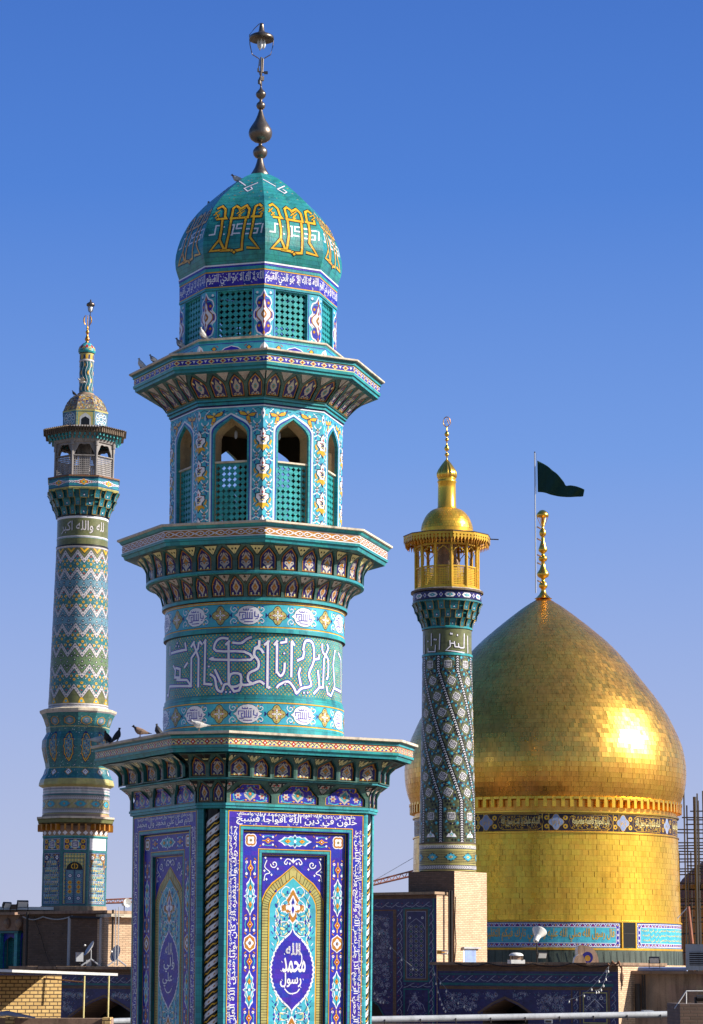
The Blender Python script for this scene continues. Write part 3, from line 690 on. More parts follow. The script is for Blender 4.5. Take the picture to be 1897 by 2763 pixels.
# ---- arcaded gallery
OG = octagon(T, 232.5, A8); y0, y1 = 1144, 1474
Sg = T.S(1300); TH = 34*Sg
for k in range(8):
    mb = MB(); P = OG.face(k); a, b = OG.ends(k, 0); W_ = b-a
    op = arch_pts(a+.245*W_, b-.245*W_, y1, y0+74, y0+28)
    def holed(Pq, aa, bb, mat, loop):
        loops = [[Vector((x, y, 0)) for x, y in ((aa, y0), (bb, y0), (bb, y1+2), (aa, y1+2))], [Vector((x, min(y, y1), 0)) for x, y in loop]]
        flat = [(aa, y0), (bb, y0), (bb, y1+2), (aa, y1+2)]+[(x, min(y, y1)) for x, y in loop]
        for t in tessellate_polygon(loops): mb.face([Pq(flat[i][0], flat[i][1], 0) for i in t], mat)
    holed(P, a, b, 'cyan', op)
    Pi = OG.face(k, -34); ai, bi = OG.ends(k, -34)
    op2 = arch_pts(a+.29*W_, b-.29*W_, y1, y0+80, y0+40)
    holed(Pi, ai, bi, 'plaster_shade', op2)
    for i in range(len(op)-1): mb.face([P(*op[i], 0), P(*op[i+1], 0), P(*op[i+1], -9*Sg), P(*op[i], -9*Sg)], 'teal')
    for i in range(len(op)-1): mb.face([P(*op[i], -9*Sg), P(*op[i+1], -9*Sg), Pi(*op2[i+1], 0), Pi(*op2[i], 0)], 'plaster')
    dr = Draw(mb, P, 0.0016)
    if k in VIS or True:
        band = lambda e, up: arch_pts(a+(.245-e)*W_, b-(.245-e)*W_, y1, y0+74-up*1.2, y0+28-up)
        def strip(e0, e1, m_, d):
            A_, B_ = band(e0, e0*W_*1.0), band(e1, e1*W_*1.0)
            for i in range(len(A_)-1): dr.quad(A_[i], A_[i+1], B_[i+1], B_[i], m_, d)
        strip(0, .03, 'teal', 1); strip(.03, .045, 'blue', 1); strip(.045, .05, 'cyan', 1); strip(.05, .075, 'white', 1)
    if k in VIS:
        for side, e in ((1, a), (-1, b)):
            n = 4
            for i in range(n): lotus(dr, e, y0+88+i*76, 31, side)
            for i in range(18): dr.diamond(e+side*random.uniform(5, 27), y0+60+i*15+random.uniform(-5, 5), random.uniform(1.4, 2.8), random.uniform(1.4, 2.4), random.choice(('blue', 'navy', 'white', 'blue', 'yellow')), 1)
            dr.stroke([(e+side*(14+9*sin(y_/76*2*pi)), y0+50+y_) for y_ in range(0, 275, 9)], 1.3, 'navy', .5)
            for i in range(4): cyan_bud(dr, e+side*17, y0+48+i*76+4, 9.5)
            for i in range(4):
                dr.poly([(e+side*1, y0+44+i*76), (e+side*8, y0+52+i*76), (e+side*1, y0+60+i*76)], 'ochre', 1) if False else None
                for dy, m_ in ((68, 'blue'), (100, 'white')): dr.stroke([(e+side*20, y0+dy+i*76), (e+side*25, y0+dy+6+i*76)], 2.5, m_, 1)
            # spandrel arabesque: golden iris
            cx, cy = e+side*43, y0+22
            for pts in ([(0, 0), (-8, 4), (-18, 4), (-23, -4), (-12, -4)], [(0, 0), (10, 1), (20, -2), (24, -10), (10, -8)], [(-4, 2), (4, 4), (2, 14), (-6, 24), (-9, 20)]):
                pp = [(cx+side*x, cy+y) for x, y in pts]; c_ = (sum(p[0] for p in pp)/5, sum(p[1] for p in pp)/5)
                dr.poly([(c_[0]+(x-c_[0])*1.35, c_[1]+(y-c_[1])*1.45) for x, y in pp], 'navy', 1); dr.poly(pp, 'yellow', 2)
            dr.disc(cx-side*1, cy-6, 4, 'cream', 3, 8)
            dr.stroke(smooth([(e+side*3, y0+12), (e+side*14, y0+5), (e+side*26, y0+10), (e+side*34, y0+15)], 3, False), 1.5, 'navy', 1)
            dr.stroke(smooth([(cx+side*14, cy-4), (cx+side*26, cy-9), (cx+side*38, cy-12)], 3, False), 1.5, 'navy', 1)
            dr.stroke(smooth([(e+side*30, y0+6), (e+side*18, y0+18), (e+side*17, y0+32)], 3, False), 2.2, 'white', 1)
            dr.poly([(e, y0+6), (e+side*5, y0+14), (e+side*5, y0+24), (e, y0+34)], 'white', 2); dr.poly([(e, y0+15), (e+side*2.5, y0+20), (e, y0+25)], 'navy', 3)
            for x, y, m_ in ((10, 24, 'yellow'), (24, 30, 'blue'), (52, 6, 'blue'), (62, 12, 'cream'), (70, 8, 'blue'), (34, 44, 'white'), (28, 56, 'white'), (74, 18, 'white'), (40, 38, 'blue')):
                dr.diamond(e+side*x, y0+y, 3.2, 2.2, m_, 2)
    wall = mb.build('gallery_wall', tower)
    mb = MB(); yl = y0+143; x0, x1 = a+.245*W_, b-.245*W_
    Pm = OG.face(k, -12)
    lattice(mb, Pm, x0, x1, yl+6, y1, 6, 12, 0, 5*Sg, 'lattice_teal', .42, None, True)
    mb.face([Pm(x0, yl, 0), Pm(x1, yl, 0), Pm(x1, yl+6, 0), Pm(x0, yl+6, 0)], 'teal')
    mb.build('lattice_screen', wall)
    mb = MB(); c = Pm((x0+x1)/2, yl-1.5, 0); a_ = OG.az[k]
    mb.box(c, ((x1-x0)/2*Sg, 7*Sg, 2.2*Sg), 'stone', ax=(T.b*(-sin(a_))+T.r*cos(a_), T.dir(a_), Vector((0, 0, 1))))
    mb.build('window_sill', wall)
for a_ in (-.25, .3):                    # hanging bulbs in the gallery
    mb = MB(); p = T.c + T.dir(A8+(-pi/4 if a_ < 0 else 0)+.0)*(150*Sg) + T.r*(-8*Sg)
    mb.tube([Vector((p.x, p.y, T.z(1150))), Vector((p.x, p.y, T.z(1196)))], 1*Sg, 'wood', 6)
    mb.lathe((p.x, p.y), [(1*Sg, T.z(1192)), (4*Sg, T.z(1196)), (4.5*Sg, T.z(1208)), (2*Sg, T.z(1214))], 'glass_bulb', 12)
    mb.build('hanging_bulb', tower)

# ---- second cornice with two tiers of niches
mb = MB()
OC.loft(mb, [(r(200), 1464, 'stone'), (r(373), 1466, 'stone'), (r(373), 1471, 'stone'), (r(368), 1472, 'teal'), (r(362), 1480, 'teal_dark'), (r(358), 1481, 'cream'), (r(358), 1503, 'teal'), (r(361), 1504, 'teal'), (r(360), 1510, 'teal_dark'), (r(356), 1511, 'teal'), (r(352), 1520, 'teal_dark'), (r(290), 1523, 'teal')], cap_top='stone')
for k in VIS:
    P = OC.face(k, r(358)); dr = Draw(mb, P, 0.0016); a, b = OC.ends(k, r(358)); W_ = b-a
    dr.rect(a, 1481.5, b, 1502.5, 'white', 1); dr.rect(a, 1483.5, b, 1500.5, 'ochre', 2)
    n = 5; s_ = W_/n
    for i in range(n):
        c = a+s_*(i+.5)
        for q in (-1, 1):
            dr.stroke(smooth([(c-s_*.5, 1492), (c-s_*.3, 1492-q*6), (c, 1492), (c+s_*.3, 1492+q*6), (c+s_*.5, 1492)], 4, False), 2.0, 'white', 3)
            dr.stroke([(c+q*s_*.1-3, 1492+4), (c+q*s_*.1+3, 1492-4)], 1.6, 'white', 3)
            dr.diamond(c+q*s_*.3, 1492, 3, 2, 'white', 3)
        dr.disc(c-s_*.5, 1492, 3, 'white', 3, 8); dr.disc(c-s_*.5, 1492, 1.4, 'blue', 4, 6)
NC = 32
def circ_tier(mb, rtab, y0, y1, phase, depth, style, RR, rng=105):
    rf = interp(rtab)
    def P(u, v, d):
        S = T.S(v); a_ = u/RR; p = T.c + T.dir(a_)*((rf(v))*S+d); p.z = T.z(v); return p
    cw = 2*pi*RR/NC
    i0 = int(-radians(rng)*RR/cw)
    dr = Draw(mb, P, 0.0016, 11)
    niche_row(dr, mb, P, (i0+phase)*cw, (-i0+phase)*cw, -2*i0, y0, y1, T.S(1560), depth, style, .06, .1, .52)
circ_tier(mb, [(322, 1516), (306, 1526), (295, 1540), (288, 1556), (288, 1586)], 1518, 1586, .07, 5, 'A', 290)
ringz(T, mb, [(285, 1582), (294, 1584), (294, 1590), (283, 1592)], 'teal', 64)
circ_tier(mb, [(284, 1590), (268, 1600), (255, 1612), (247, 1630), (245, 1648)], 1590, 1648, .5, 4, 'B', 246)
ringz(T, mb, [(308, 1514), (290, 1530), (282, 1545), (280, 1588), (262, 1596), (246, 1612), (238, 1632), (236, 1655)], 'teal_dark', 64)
mb.build('cornice', tower)

# ---- cylindrical shaft with calligraphy
mb = MB(); R_ = 239
ringz(T, mb, [(243, 1646), (250, 1648), (250, 1655), (245, 1658), (243, 1659)], ['teal', 'teal', 'black', 'yellow'])
ringz(T, mb, [(242, 1659), (242, 1727)], 'cyan'); ringz(T, mb, [(242, 1727), (245, 1728), (245, 1738), (238, 1740)], ['teal', 'teal', 'black'])
ringz(T, mb, [(237.5, 1739), (237.5, 1902)], 'teal'); ringz(T, mb, [(237.5, 1901), (241, 1902), (241, 1911), (243.5, 1912), (243.5, 1919)], ['black', 'teal', 'black', 'teal'])
ringz(T, mb, [(243.5, 1919), (243.5, 1982)], 'cyan'); ringz(T, mb, [(244, 1982), (245, 1983), (245, 2030)], ['teal', 'teal'])
def band(yc, hh, R):
    P = cyl(T, R); dr = Draw(mb, P, 0.0016, 9)
    lim = radians(104)*R
    for s_ in (-1, 1): dr.rect(-lim, yc+s_*hh-1.3, lim, yc+s_*hh+1.3, 'yellow', 1); dr.rect(-lim, yc+s_*(hh-2)-.5, lim, yc+s_*(hh-2)+.5, 'black', 1)
    per = 2*pi*R/10; w_ = per
    for i in range(-3, 4):
        c = i*per - .013*R*0 + 2*0
        cc = c - 0.065*R
        # white medallion
        m = [(-38, 0), (-30, -5), (-26, -14), (-20, -19), (-12, -23), (0, -24.5), (12, -23), (20, -19), (26, -14), (30, -5), (38, 0), (30, 5), (26, 14), (20, 19), (12, 23), (0, 24.5), (-12, 23), (-20, 19), (-26, 14), (-30, 5)]
        if abs(cc) < lim-30:
            dr.poly([(cc+x*1.04, yc+y*1.05) for x, y in m], 'black', 1); dr.poly([(cc+x, yc+y) for x, y in m], 'white', 2)
            K = [[(-24, 3), (-24, -7), (-8, -7), (-8, 9)], [(-16, 9), (-16, -1), (-11, -1)], [(-16, 9), (11, 9)], [(-3, 9), (-3, -9)], [(3, 9), (3, -9)], [(9, 9), (9, -9)], [(9, 9), (9, 2)],
                 [(16, -10), (16, 3), (25, 5), (25, -3)], [(-14, -13), (-14, -17)], [(-14, -13), (-7, -13), (-7, -17)], [(-7, -13), (0, -13), (0, -17)], [(4, -13), (11, -13)], [(-12, 17), (12, 17)], [(-22, 12), (-10, 13)], [(18, 10), (24, 8)]]
            for s_ in K: dr.stroke([(cc+x, yc+y) for x, y in s_], 2.1, 'blue', 3)
        cc += per/2
        if abs(cc) < lim-20:
            dr.shape(FOIL4, cc, yc, 26, 26, 'black', 1); dr.shape(FOIL4, cc, yc, 24, 24, 'khaki', 2)
            dr.shape(STAR8, cc, yc, 15, 15, 'red', 3); dr.shape(STAR8, cc, yc, 13, 13, 'khaki', 4)
            for a_ in range(4):
                x, y = cos(a_*pi/2), sin(a_*pi/2)
                dr.shape(sym([(0, -1), (.55, 0), (0, 1)]), cc+x*7.5, yc+y*7.5, 5.2, 7.5, 'white', 5, a_*pi/2+pi/2); dr.disc(cc+x*7.5, yc+y*7.5, 1.3, 'navy', 6, 6)
                dr.disc(cc+x*19, yc+y*19, 1.8, 'red', 5, 6)
                x, y = cos(a_*pi/2+pi/4), sin(a_*pi/2+pi/4); dr.disc(cc+x*14, yc+y*14, 1.6, 'navy', 5, 6)
            for s_ in (-1, 1): dr.diamond(cc+s_*29, yc, 3.5, 3.5, 'navy', 2)
        for s1 in (-1, 1):
            for s2 in (-1, 1):
                x0 = cc + s1*(per/4+2); y_ = yc+s2*17
                if abs(x0) > lim-14: continue
                dr.stroke(smooth([(x0-10, yc+s2*23), (x0-12, y_-s2*2), (x0-4, yc+s2*8), (x0+4, yc+s2*14), (x0-1, yc+s2*20), (x0-5, yc+s2*16)], 3, False), 2, 'white', 1)
                dr.diamond(x0, yc+s2*22, 3, 2.2, 'blue', 1); dr.diamond(x0+s1*8, yc+s2*20, 2.6, 3, 'yellow', 1); dr.diamond(x0-s1*9, yc+s2*4, 3, 2, 'blue', 1); dr.diamond(x0+s1*3, yc+s2*11, 2.5, 2, 'navy', 1)
band(1693, 31, 242); band(1950, 29.5, 243.5)
# large kufic belt: dotted field and white letters edged in blue
P = cyl(T, 237.5); dr = Draw(mb, P, 0.0016, 9); lim = radians(104)*237.5; st = 10.6
j = 0; y = 1743
while y < 1900:
    i = 0; u = -lim + (st/2 if j % 2 else 0)
    while u < lim: dr.diamond(u, y, 2.5, 2.5, 'khaki' if random.random() < .7 else 'yellow', 1); u += st
    y += st/2; j += 1
def kq(x, y):             # traced position in an enlarged view -> arc length on the shaft, axis row
    X = 430+x*.3195; s_ = (X-686.0-(1820-1600)*0.0)/237.5; s_ = max(-.985, min(.985, s_)); a_ = math.asin(s_)
    Y = 1600+y*.3195
    return a_*237.5, Y + cos(a_)*237.5*.113
KS = [
 [(910, 800), (910, 420)], [(880, 450), (915, 420), (915, 410)], [(935, 790), (912, 800)],
 [(885, 770), (845, 745), (770, 770), (700, 770), (690, 690), (610, 690), (600, 780), (650, 790), (690, 770)],
 [(800, 770), (755, 740), (760, 680), (830, 640), (835, 580), (800, 530), (810, 480), (850, 480), (875, 515)], [(840, 410), (840, 455), (800, 480)],
 [(595, 760), (590, 430)], [(565, 450), (600, 415)],
 [(590, 400), (530, 395), (485, 430), (490, 500), (720, 505), (770, 570), (450, 570), (470, 555)], [(620, 430), (690, 435), (740, 400), (780, 385)],
 [(600, 770), (560, 775), (540, 830), (500, 810), (480, 720), (440, 690)], [(600, 775), (640, 830), (680, 820), (700, 770)], [(540, 775), (480, 650)],
 [(400, 410), (395, 770), (460, 775)], [(385, 440), (405, 405)],
 [(345, 800), (345, 560), (300, 430)], [(345, 430), (340, 480), (285, 560), (285, 790), (100, 795)], [(280, 470), (310, 420)], [(350, 420), (375, 450)],
 [(230, 430), (240, 490), (110, 520)], [(160, 740), (250, 740), (280, 780)], [(130, 620), (150, 660), (145, 720), (190, 720), (190, 650), (150, 640)], [(225, 640), (255, 595)],
 [(100, 460), (100, 540)], [(100, 790), (90, 870), (75, 870)],
 [(985, 680), (985, 430)], [(960, 450), (990, 410)], [(985, 660), (1015, 700), (1045, 665), (1050, 590)],
 [(1105, 710), (1105, 420)], [(1105, 410), (1130, 450)], [(1010, 430), (1060, 420), (1060, 390)],
 [(985, 800), (1010, 770), (1080, 745), (1130, 800), (1150, 840), (1190, 800), (1270, 775), (1250, 680), (1290, 570), (1280, 430), (1220, 410), (1200, 490)], [(1150, 575), (1200, 550), (1210, 490)],
 [(1185, 780), (1165, 680), (1180, 630)], [(1290, 845), (1340, 790), (1325, 650)], [(1335, 790), (1370, 790), (1375, 560), (1410, 470)], [(1360, 430), (1365, 500), (1410, 560), (1410, 700), (1395, 720)], [(1400, 430), (1415, 470)],
 [(1300, 560), (1330, 555), (1335, 520)], [(1400, 780), (1410, 840), (1440, 860), (1470, 780), (1455, 600), (1470, 480)], [(1470, 800), (1530, 830)], [(1530, 830), (1525, 560), (1500, 500)],
]
CUR = {3, 4, 5, 8, 9, 10, 26, 27, 28, 29, 31, 34, 36}
KS = [smooth([kq(*p) for p in s_], 3, False) if len(s_) > 3 and i in CUR else [kq(*p) for p in s_] for i, s_ in enumerate(KS)]
for s_ in KS: dr.stroke(s_, 11.0, 'blue', 2)
for s_ in KS: dr.stroke(s_, 6.3, 'white', 3)
for x, y in ((432, 628), (575, 835), (608, 835), (1045, 515), (1210, 835), (1240, 835), (155, 462), (178, 462), (165, 435), (1055, 768), (1420, 760)):
    u, v = kq(x, y); dr.disc(u, v, 4.6, 'blue', 4, 10); dr.disc(u, v, 2.8, 'white', 5, 8)
mb.build('shaft', tower)

# ---- square body with chamfered corners
Hh, Hc = 260.0, 330.5
BZ = Prism(T, [A8+pi/4*k for k in range(8)], [Hh if k % 2 == 0 else Hc for k in range(8)])
mb = MB()
BZ.loft(mb, [(-60, 2010, 'stone'), (108, 2012, 'stone'), (108, 2018, 'stone'), (104, 2019, 'teal_dark'), (98, 2023, 'teal'), (98, 2028, 'teal_dark'), (95, 2029, 'cream'), (95, 2046, 'teal'), (98, 2047, 'teal'), (97, 2053, 'teal_dark'), (93, 2054, 'teal'), (90, 2063, 'teal_dark'), (20, 2066, 'teal')], cap_top='stone')
for k in (7, 0, 1, 6):
    P = BZ.face(k, 95); dr = Draw(mb, P, 0.0016); a, b = BZ.ends(k, 95); W_ = b-a
    dr.rect(a, 2029.5, b, 2045.5, 'cream', 1); n = max(2, round(W_/40)); s_ = W_/n
    dr.rect(a, 2030, b, 2031.4, 'red', 2); dr.rect(a, 2043.8, b, 2045.2, 'red', 2)
    for i in range(n):
        c = a+s_*(i+.5); dr.shape(FOIL4, c, 2037.5, 7.5, 6.5, 'red', 2); dr.disc(c, 2037.5, 2.3, 'white', 3, 6)
        for q in (-1, 1):
            dr.stroke(smooth([(c+q*8, 2037.5), (c+q*14, 2037.5-5), (c+q*s_*.5, 2037.5+q*2)], 3, False), 2, 'navy', 2)
            dr.diamond(c+q*s_*.36, 2041, 3.6, 2.6, 'blue', 2)
t_a = interp([(80, 2062), (56, 2072), (38, 2084), (32, 2094), (31, 2124)])
t_b = interp([(30, 2128), (18, 2136), (8, 2146), (4, 2158), (4, 2188)])
BZ.loft(mb, [(t_a(y)-12, y, 'teal_dark') for y in (2062, 2072, 2084, 2094, 2124)]+[(20, 2128, 'teal_dark')]+[(t_b(y)-8, y, 'teal_dark') for y in (2136, 2146, 2158, 2188)])
for k in (6, 7, 0, 1, 2):
    for tf, n, yy0, yy1, st, dp, ref in ((t_a, 7 if k % 2 == 0 else 2, 2066, 2124, 'A', 9, 31), (t_b, 3 if k % 2 == 0 else 2, 2130, 2188, 'W' if k % 2 == 0 else 'B', 6, 4)):
        P = BZ.face(k, lambda v, tf=tf: tf(v)-1.5); bb = BZ.ends(k, ref)
        def Pf(u, v, d, P=P, tf=tf, bb=bb, k=k, n=n, st=st):
            e = BZ.ends(k, tf(v)-1.5); q = u*e[1]/bb[1]
            if st == 'A' and n == 7:
                ph = (u/bb[1]*.5+.5)*7; fold = abs((ph % 2)-1); d = d+(1-fold)*12*SM
            return P(q, v, d)
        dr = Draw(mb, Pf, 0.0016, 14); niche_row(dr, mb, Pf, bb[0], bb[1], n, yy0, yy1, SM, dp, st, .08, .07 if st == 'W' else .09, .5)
BZ.loft(mb, [(0, 2124, 'teal'), (34, 2124.5, 'teal'), (34, 2129, 'teal_dark'), (4, 2131, 'teal')])
BZ.loft(mb, [(2, 2187, 'teal'), (10, 2188, 'teal'), (10, 2194, 'teal_dark'), (7, 2195, 'teal'), (7, 2201, 'teal_dark'), (-2, 2203, 'teal')])
mb.build('cornice', tower)
YB = 2900
SB = T.S(2450)
# lower plinth to the ground
mb = MB(); zb = T.z(YB); ring = BZ.ring(0, YB); S0 = T.S(YB)
for k in range(8):
    a, b = ring[k], ring[(k+1) % 8]; mb.face([a, b, Vector((b.x, b.y, 0)), Vector((a.x, a.y, 0))], 'blue' if k % 2 else 'teal')
mb.build('plinth', tower)
ARCHN = [(0, 0)]
def vband(dr, x0, x1, ya, yb):
    """chain of cartouches on a cobalt strip (both in px); vertical"""
    c = (x0+x1)/2; h = (x1-x0)/2; y = ya+h*1.6; k = 0
    def rosette(y):
        dr.shape(FOIL4 if False else sym4([(0, 1), (.3, .8), (.5, .72), (.85, .55), (.9, .3), (1, 0)]), c, y, h*.92, h*1.25, 'white', 1)
        dr.shape(sym4([(0, 1), (.3, .8), (.5, .72), (.85, .55), (.9, .3), (1, 0)]), c, y, h*.8, h*1.1, 'ochre', 2)
        dr.shape(FOIL4, c, y, h*.58, h*.66, 'white', 3); dr.shape(STAR8, c, y, h*.24, h*.28, 'navy', 4); dr.disc(c, y, h*.1, 'yellow', 5, 6)
    def drop(y):
        dr.diamond(c, y, h*.42, h*.62, 'yellow', 2); dr.diamond(c, y, h*.28, h*.42, 'red', 3); dr.disc(c, y, h*.1, 'white', 4, 6)
        dr.stroke([(c, y-h*1.0), (c, y+h*1.0)], h*.14, 'yellow', 2)
        for s_ in (-1, 1):
            dr.disc(c+s_*h*.58, y-h*.75, h*.19, 'white', 2, 8); dr.disc(c+s_*h*.58, y-h*.75, h*.08, 'red', 3, 6); dr.disc(c+s_*h*.58, y+h*.75, h*.19, 'white', 2, 8)
            dr.stroke([(c+s_*h*.6, y-h*.6), (c+s_*h*.72, y), (c+s_*h*.6, y+h*.6)], h*.1, 'cyan', 1)
            dr.stroke([(c+s_*h*.5, y-h*1.3), (c+s_*h*.8, y-h*1.05)], h*.16, 'ochre', 2); dr.stroke([(c+s_*h*.5, y+h*1.3), (c+s_*h*.8, y+h*1.05)], h*.16, 'ochre', 2)
    def cart(y):
        o = sym4([(0, 1), (.25, .78), (.62, .62), (.5, .42), (.72, .28), (.6, .1), (1, 0)])
        dr.shape(o, c, y, h*.95, h*2.6, 'white', 1); dr.shape(o, c, y, h*.8, h*2.3, 'cyan', 2)
        for s_ in (-1, 1):
            dr.diamond(c, y+s_*h*1.1, h*.3, h*.5, 'navy', 3); dr.diamond(c, y+s_*h*1.1, h*.24, h*.42, 'yellow', 4); dr.diamond(c, y+s_*h*1.1, h*.09, h*.2, 'red', 5)
            dr.diamond(c+s_*h*.35, y, h*.2, h*.16, 'navy', 3)
            dr.stroke([(c, y+s_*h*1.5), (c, y+s_*h*2.2)], h*.1, 'navy', 3); dr.stroke([(c+s_*h*.25, y-h*.9), (c+s_*h*.45, y), (c+s_*h*.25, y+h*.9)], h*.12, 'white', 3)
        dr.shape(STAR8, c, y, h*.2, h*.22, 'white', 4)
    seq = ['d', 'c', 'd', 'r']; yy = ya+h*1.5; i = 0
    st_ = {'d': 1.22, 'c': 2.45, 'r': 1.2}
    while yy < yb:
        s = seq[i % 4]; yy += st_[s]*h
        if yy+h*2 > yb: break
        dict(d=drop, c=cart, r=rosette)[s](yy); yy += st_[s]*h; i += 1
def body_face(k, medal, top_txt, left_txt, right_txt):
    mb = MB(); P = BZ.face(k); a, b = BZ.ends(k, 0); W_ = b-a; X = lambda f: a+f*W_
    y0 = 2203; D1, D2 = -10*SB, -19*SB
    def ring4(Pd, o, i, mat):
        (ox0, oy0, ox1, oy1), (ix0, iy0, ix1, iy1) = o, i
        for q in (((ox0, oy0), (ox1, oy0), (ix1, iy0), (ix0, iy0)), ((ix1, iy0), (ox1, oy0), (ox1, oy1), (ix1, iy1)), ((ox0, oy0), (ix0, iy0), (ix0, iy1), (ox0, oy1))):
            mb.face([P(x, y, Pd) for x, y in q], mat)
        mb.face([P(ox0, oy1, Pd), P(ox1, oy1, Pd), P(ix1, iy1, Pd), P(ix0, iy1, Pd)], mat)
    def reveal(x0, y0_, x1, d0, d1, yb, mat):
        mb.face([P(x0, y0_, d0), P(x1, y0_, d0), P(x1, y0_, d1), P(x0, y0_, d1)], mat); mb.face([P(x1, y0_, d0), P(x1, yb, d0), P(x1, yb, d1), P(x1, y0_, d1)], mat); mb.face([P(x0, y0_, d0), P(x0, yb, d0), P(x0, yb, d1), P(x0, y0_, d1)], mat)
    yb1, yb2 = YB-4, YB-20
    ring4(0, (a, y0, b, YB), (X(.128), y0+52, X(.872), yb1), 'blue'); reveal(X(.128), y0+52, X(.872), 0, D1, yb1, 'teal_dark')
    ring4(D1, (X(.128), y0+52, X(.872), yb1), (X(.27), y0+113, X(.73), yb2), 'blue'); reveal(X(.27), y0+113, X(.73), D1, D2, yb2, 'teal_dark')
    mb.face([P(X(.27), y0+113, D2), P(X(.73), y0+113, D2), P(X(.73), yb2, D2), P(X(.27), yb2, D2)], 'blue')
    dr = Draw(mb, P, 0.0018)
    def fr(dr, xa, ya, xb, w_, mat, d):     # three-sided frame open at the bottom
        dr.rect(xa, ya, xb, ya+w_, mat, d); dr.rect(xa, ya+w_, xa+w_, YB-30, mat, d); dr.rect(xb-w_, ya+w_, xb, YB-30, mat, d)
    dr.rect(a, y0, a+6, YB-30, 'teal', 1); dr.rect(b-7, y0, b, YB-30, 'teal', 1); dr.rect(a, y0, b, y0+2, 'teal', 1)
    fr(dr, a+7, y0+2, b-8, 1.6, 'black', 1); fr(dr, a+8.4, y0+3.6, b-9.4, 2.0, 'yellow', 2)
    fr(dr, X(.098), y0+40, X(.902), 2, 'yellow', 2); fr(dr, X(.098)+2, y0+42, X(.902)-2, 1.8, 'black', 2); fr(dr, X(.107), y0+43.8, X(.893), 6.6, 'teal', 2); 
    dr.glyphs(top_txt, X(.075), y0+14, X(.93), y0+40, 'white', 2); dr.glyphs(top_txt+' '+left_txt[:14], X(.09), y0+5.5, X(.92), y0+19, 'white', 2.2)
    dr.glyphs(right_txt, X(.905), y0+44, X(.952), YB-60, 'white', 2, 1); dr.glyphs(left_txt+' '+right_txt, X(.942), y0+44, X(.972), YB-60, 'white', 2.2, 1)
    dr.glyphs(left_txt, X(.046), y0+44, X(.096), YB-60, 'white', 2, -1); dr.glyphs(right_txt+' '+left_txt, X(.028), y0+44, X(.056), YB-60, 'white', 2.2, -1)
    for i in range(300):      # vowel signs and filler flourishes between the letters
        y = random.uniform(y0+44, YB-60); xc = X(random.choice((.034, .05, .07, .088, .915, .93, .95, .975)))+random.uniform(-3, 3); a_ = random.uniform(0, 6.28); q_ = random.uniform(1.4, 3.2)
        dr.stroke([(xc, y), (xc+q_*cos(a_), y+q_*sin(a_)), (xc+1.7*q_*cos(a_+.7), y+1.7*q_*sin(a_+.7))], 1.1, 'white', 2.5)
    for i in range(70):
        x = random.uniform(X(.08), X(.92)); y = random.choice((y0+10, y0+16, y0+36, y0+24))+random.uniform(-3, 3); a_ = random.uniform(0, 6.28); q_ = random.uniform(1.4, 3.2)
        dr.stroke([(x, y), (x+q_*cos(a_), y+q_*sin(a_)), (x+1.7*q_*cos(a_+.7), y+1.7*q_*sin(a_+.7))], 1.1, 'white', 2.5)
    for i in range(34): dr.stroke([(X(.08)+i*10, y0+8+random.uniform(0, 5)), (X(.08)+i*10+3, y0+7+random.uniform(0, 5))], 1.3, 'white', 2)
    # outer recessed panel with cartouche chain
    d1 = Draw(mb, lambda u, v, d: P(u, v, D1+d), 0.0018)
    fr(d1, X(.13), y0+53, X(.87), 1.8, 'black', 1); fr(d1, X(.134), y0+55, X(.866), 2, 'yellow', 1); fr(d1, X(.242), y0+99, X(.758), 2, 'yellow', 1); fr(d1, X(.242)+2, y0+101, X(.758)-2, 1.8, 'black', 1); fr(d1, X(.251), y0+102.5, X(.749), 7, 'teal', 1); fr(d1, X(.268), y0+110, X(.732), 2, 'black', 2)
    vband(d1, X(.142), X(.238), y0+96, YB-60); vband(d1, X(.762), X(.858), y0+96, YB-60)
    # top strip of the chain (horizontal)
    dh = Draw(mb, lambda u, v, d: P(v, u, D1+d), 0.0018)
    cy = y0+78; h = 20
    for s_ in (-1, 1):
        x = X(.5)+s_*W_*.31
        d1.shape([(x_, y_) for x_, y_ in FOILX], x, cy, 19, 19, 'white', 1, pi/4); d1.shape(FOILX, x, cy, 16.5, 16.5, 'ochre', 2, pi/4); d1.shape(FOIL4, x, cy, 12, 12, 'white', 3, pi/4); d1.shape(STAR8, x, cy, 5, 5, 'khaki', 4); d1.disc(x, cy, 2, 'navy', 5, 6)
        x = X(.5)+s_*W_*.19
        d1.diamond(x, cy, 10, 7.5, 'yellow', 2); d1.diamond(x, cy, 7, 5, 'red', 3); d1.disc(x, cy, 2.2, 'white', 4, 6); d1.stroke([(x-17, cy), (x+17, cy)], 2.2, 'yellow', 2)
        for q in (-1, 1):
            for p in (-1, 1):
                d1.disc(x+p*14, cy+q*10, 3, 'white', 2, 8); d1.stroke([(x+p*20, cy+q*12), (x+p*25, cy+q*16)], 2.6, 'ochre', 2)
            d1.stroke([(x-12, cy+q*11), (x, cy+q*13), (x+12, cy+q*11)], 1.8, 'cyan', 2)
    o = sym4([(0, 1), (.1, .62), (.28, .72), (.42, .5), (.62, .62), (.78, .25), (1, 0)])
    d1.shape(o, X(.5), cy, 50, 19, 'white', 1); d1.shape(o, X(.5), cy, 44, 16, 'cyan', 2)
    for s_ in (-1, 1): d1.diamond(X(.5)+s_*21, cy, 10, 6.4, 'navy', 3); d1.diamond(X(.5)+s_*21, cy, 8.4, 5.2, 'yellow', 4); d1.diamond(X(.5)+s_*21, cy, 3.6, 2, 'red', 5); d1.diamond(X(.5), cy+s_*9, 3.6, 4, 'navy', 3)
    d1.shape(STAR8, X(.5), cy, 4.5, 4.5, 'white', 4)
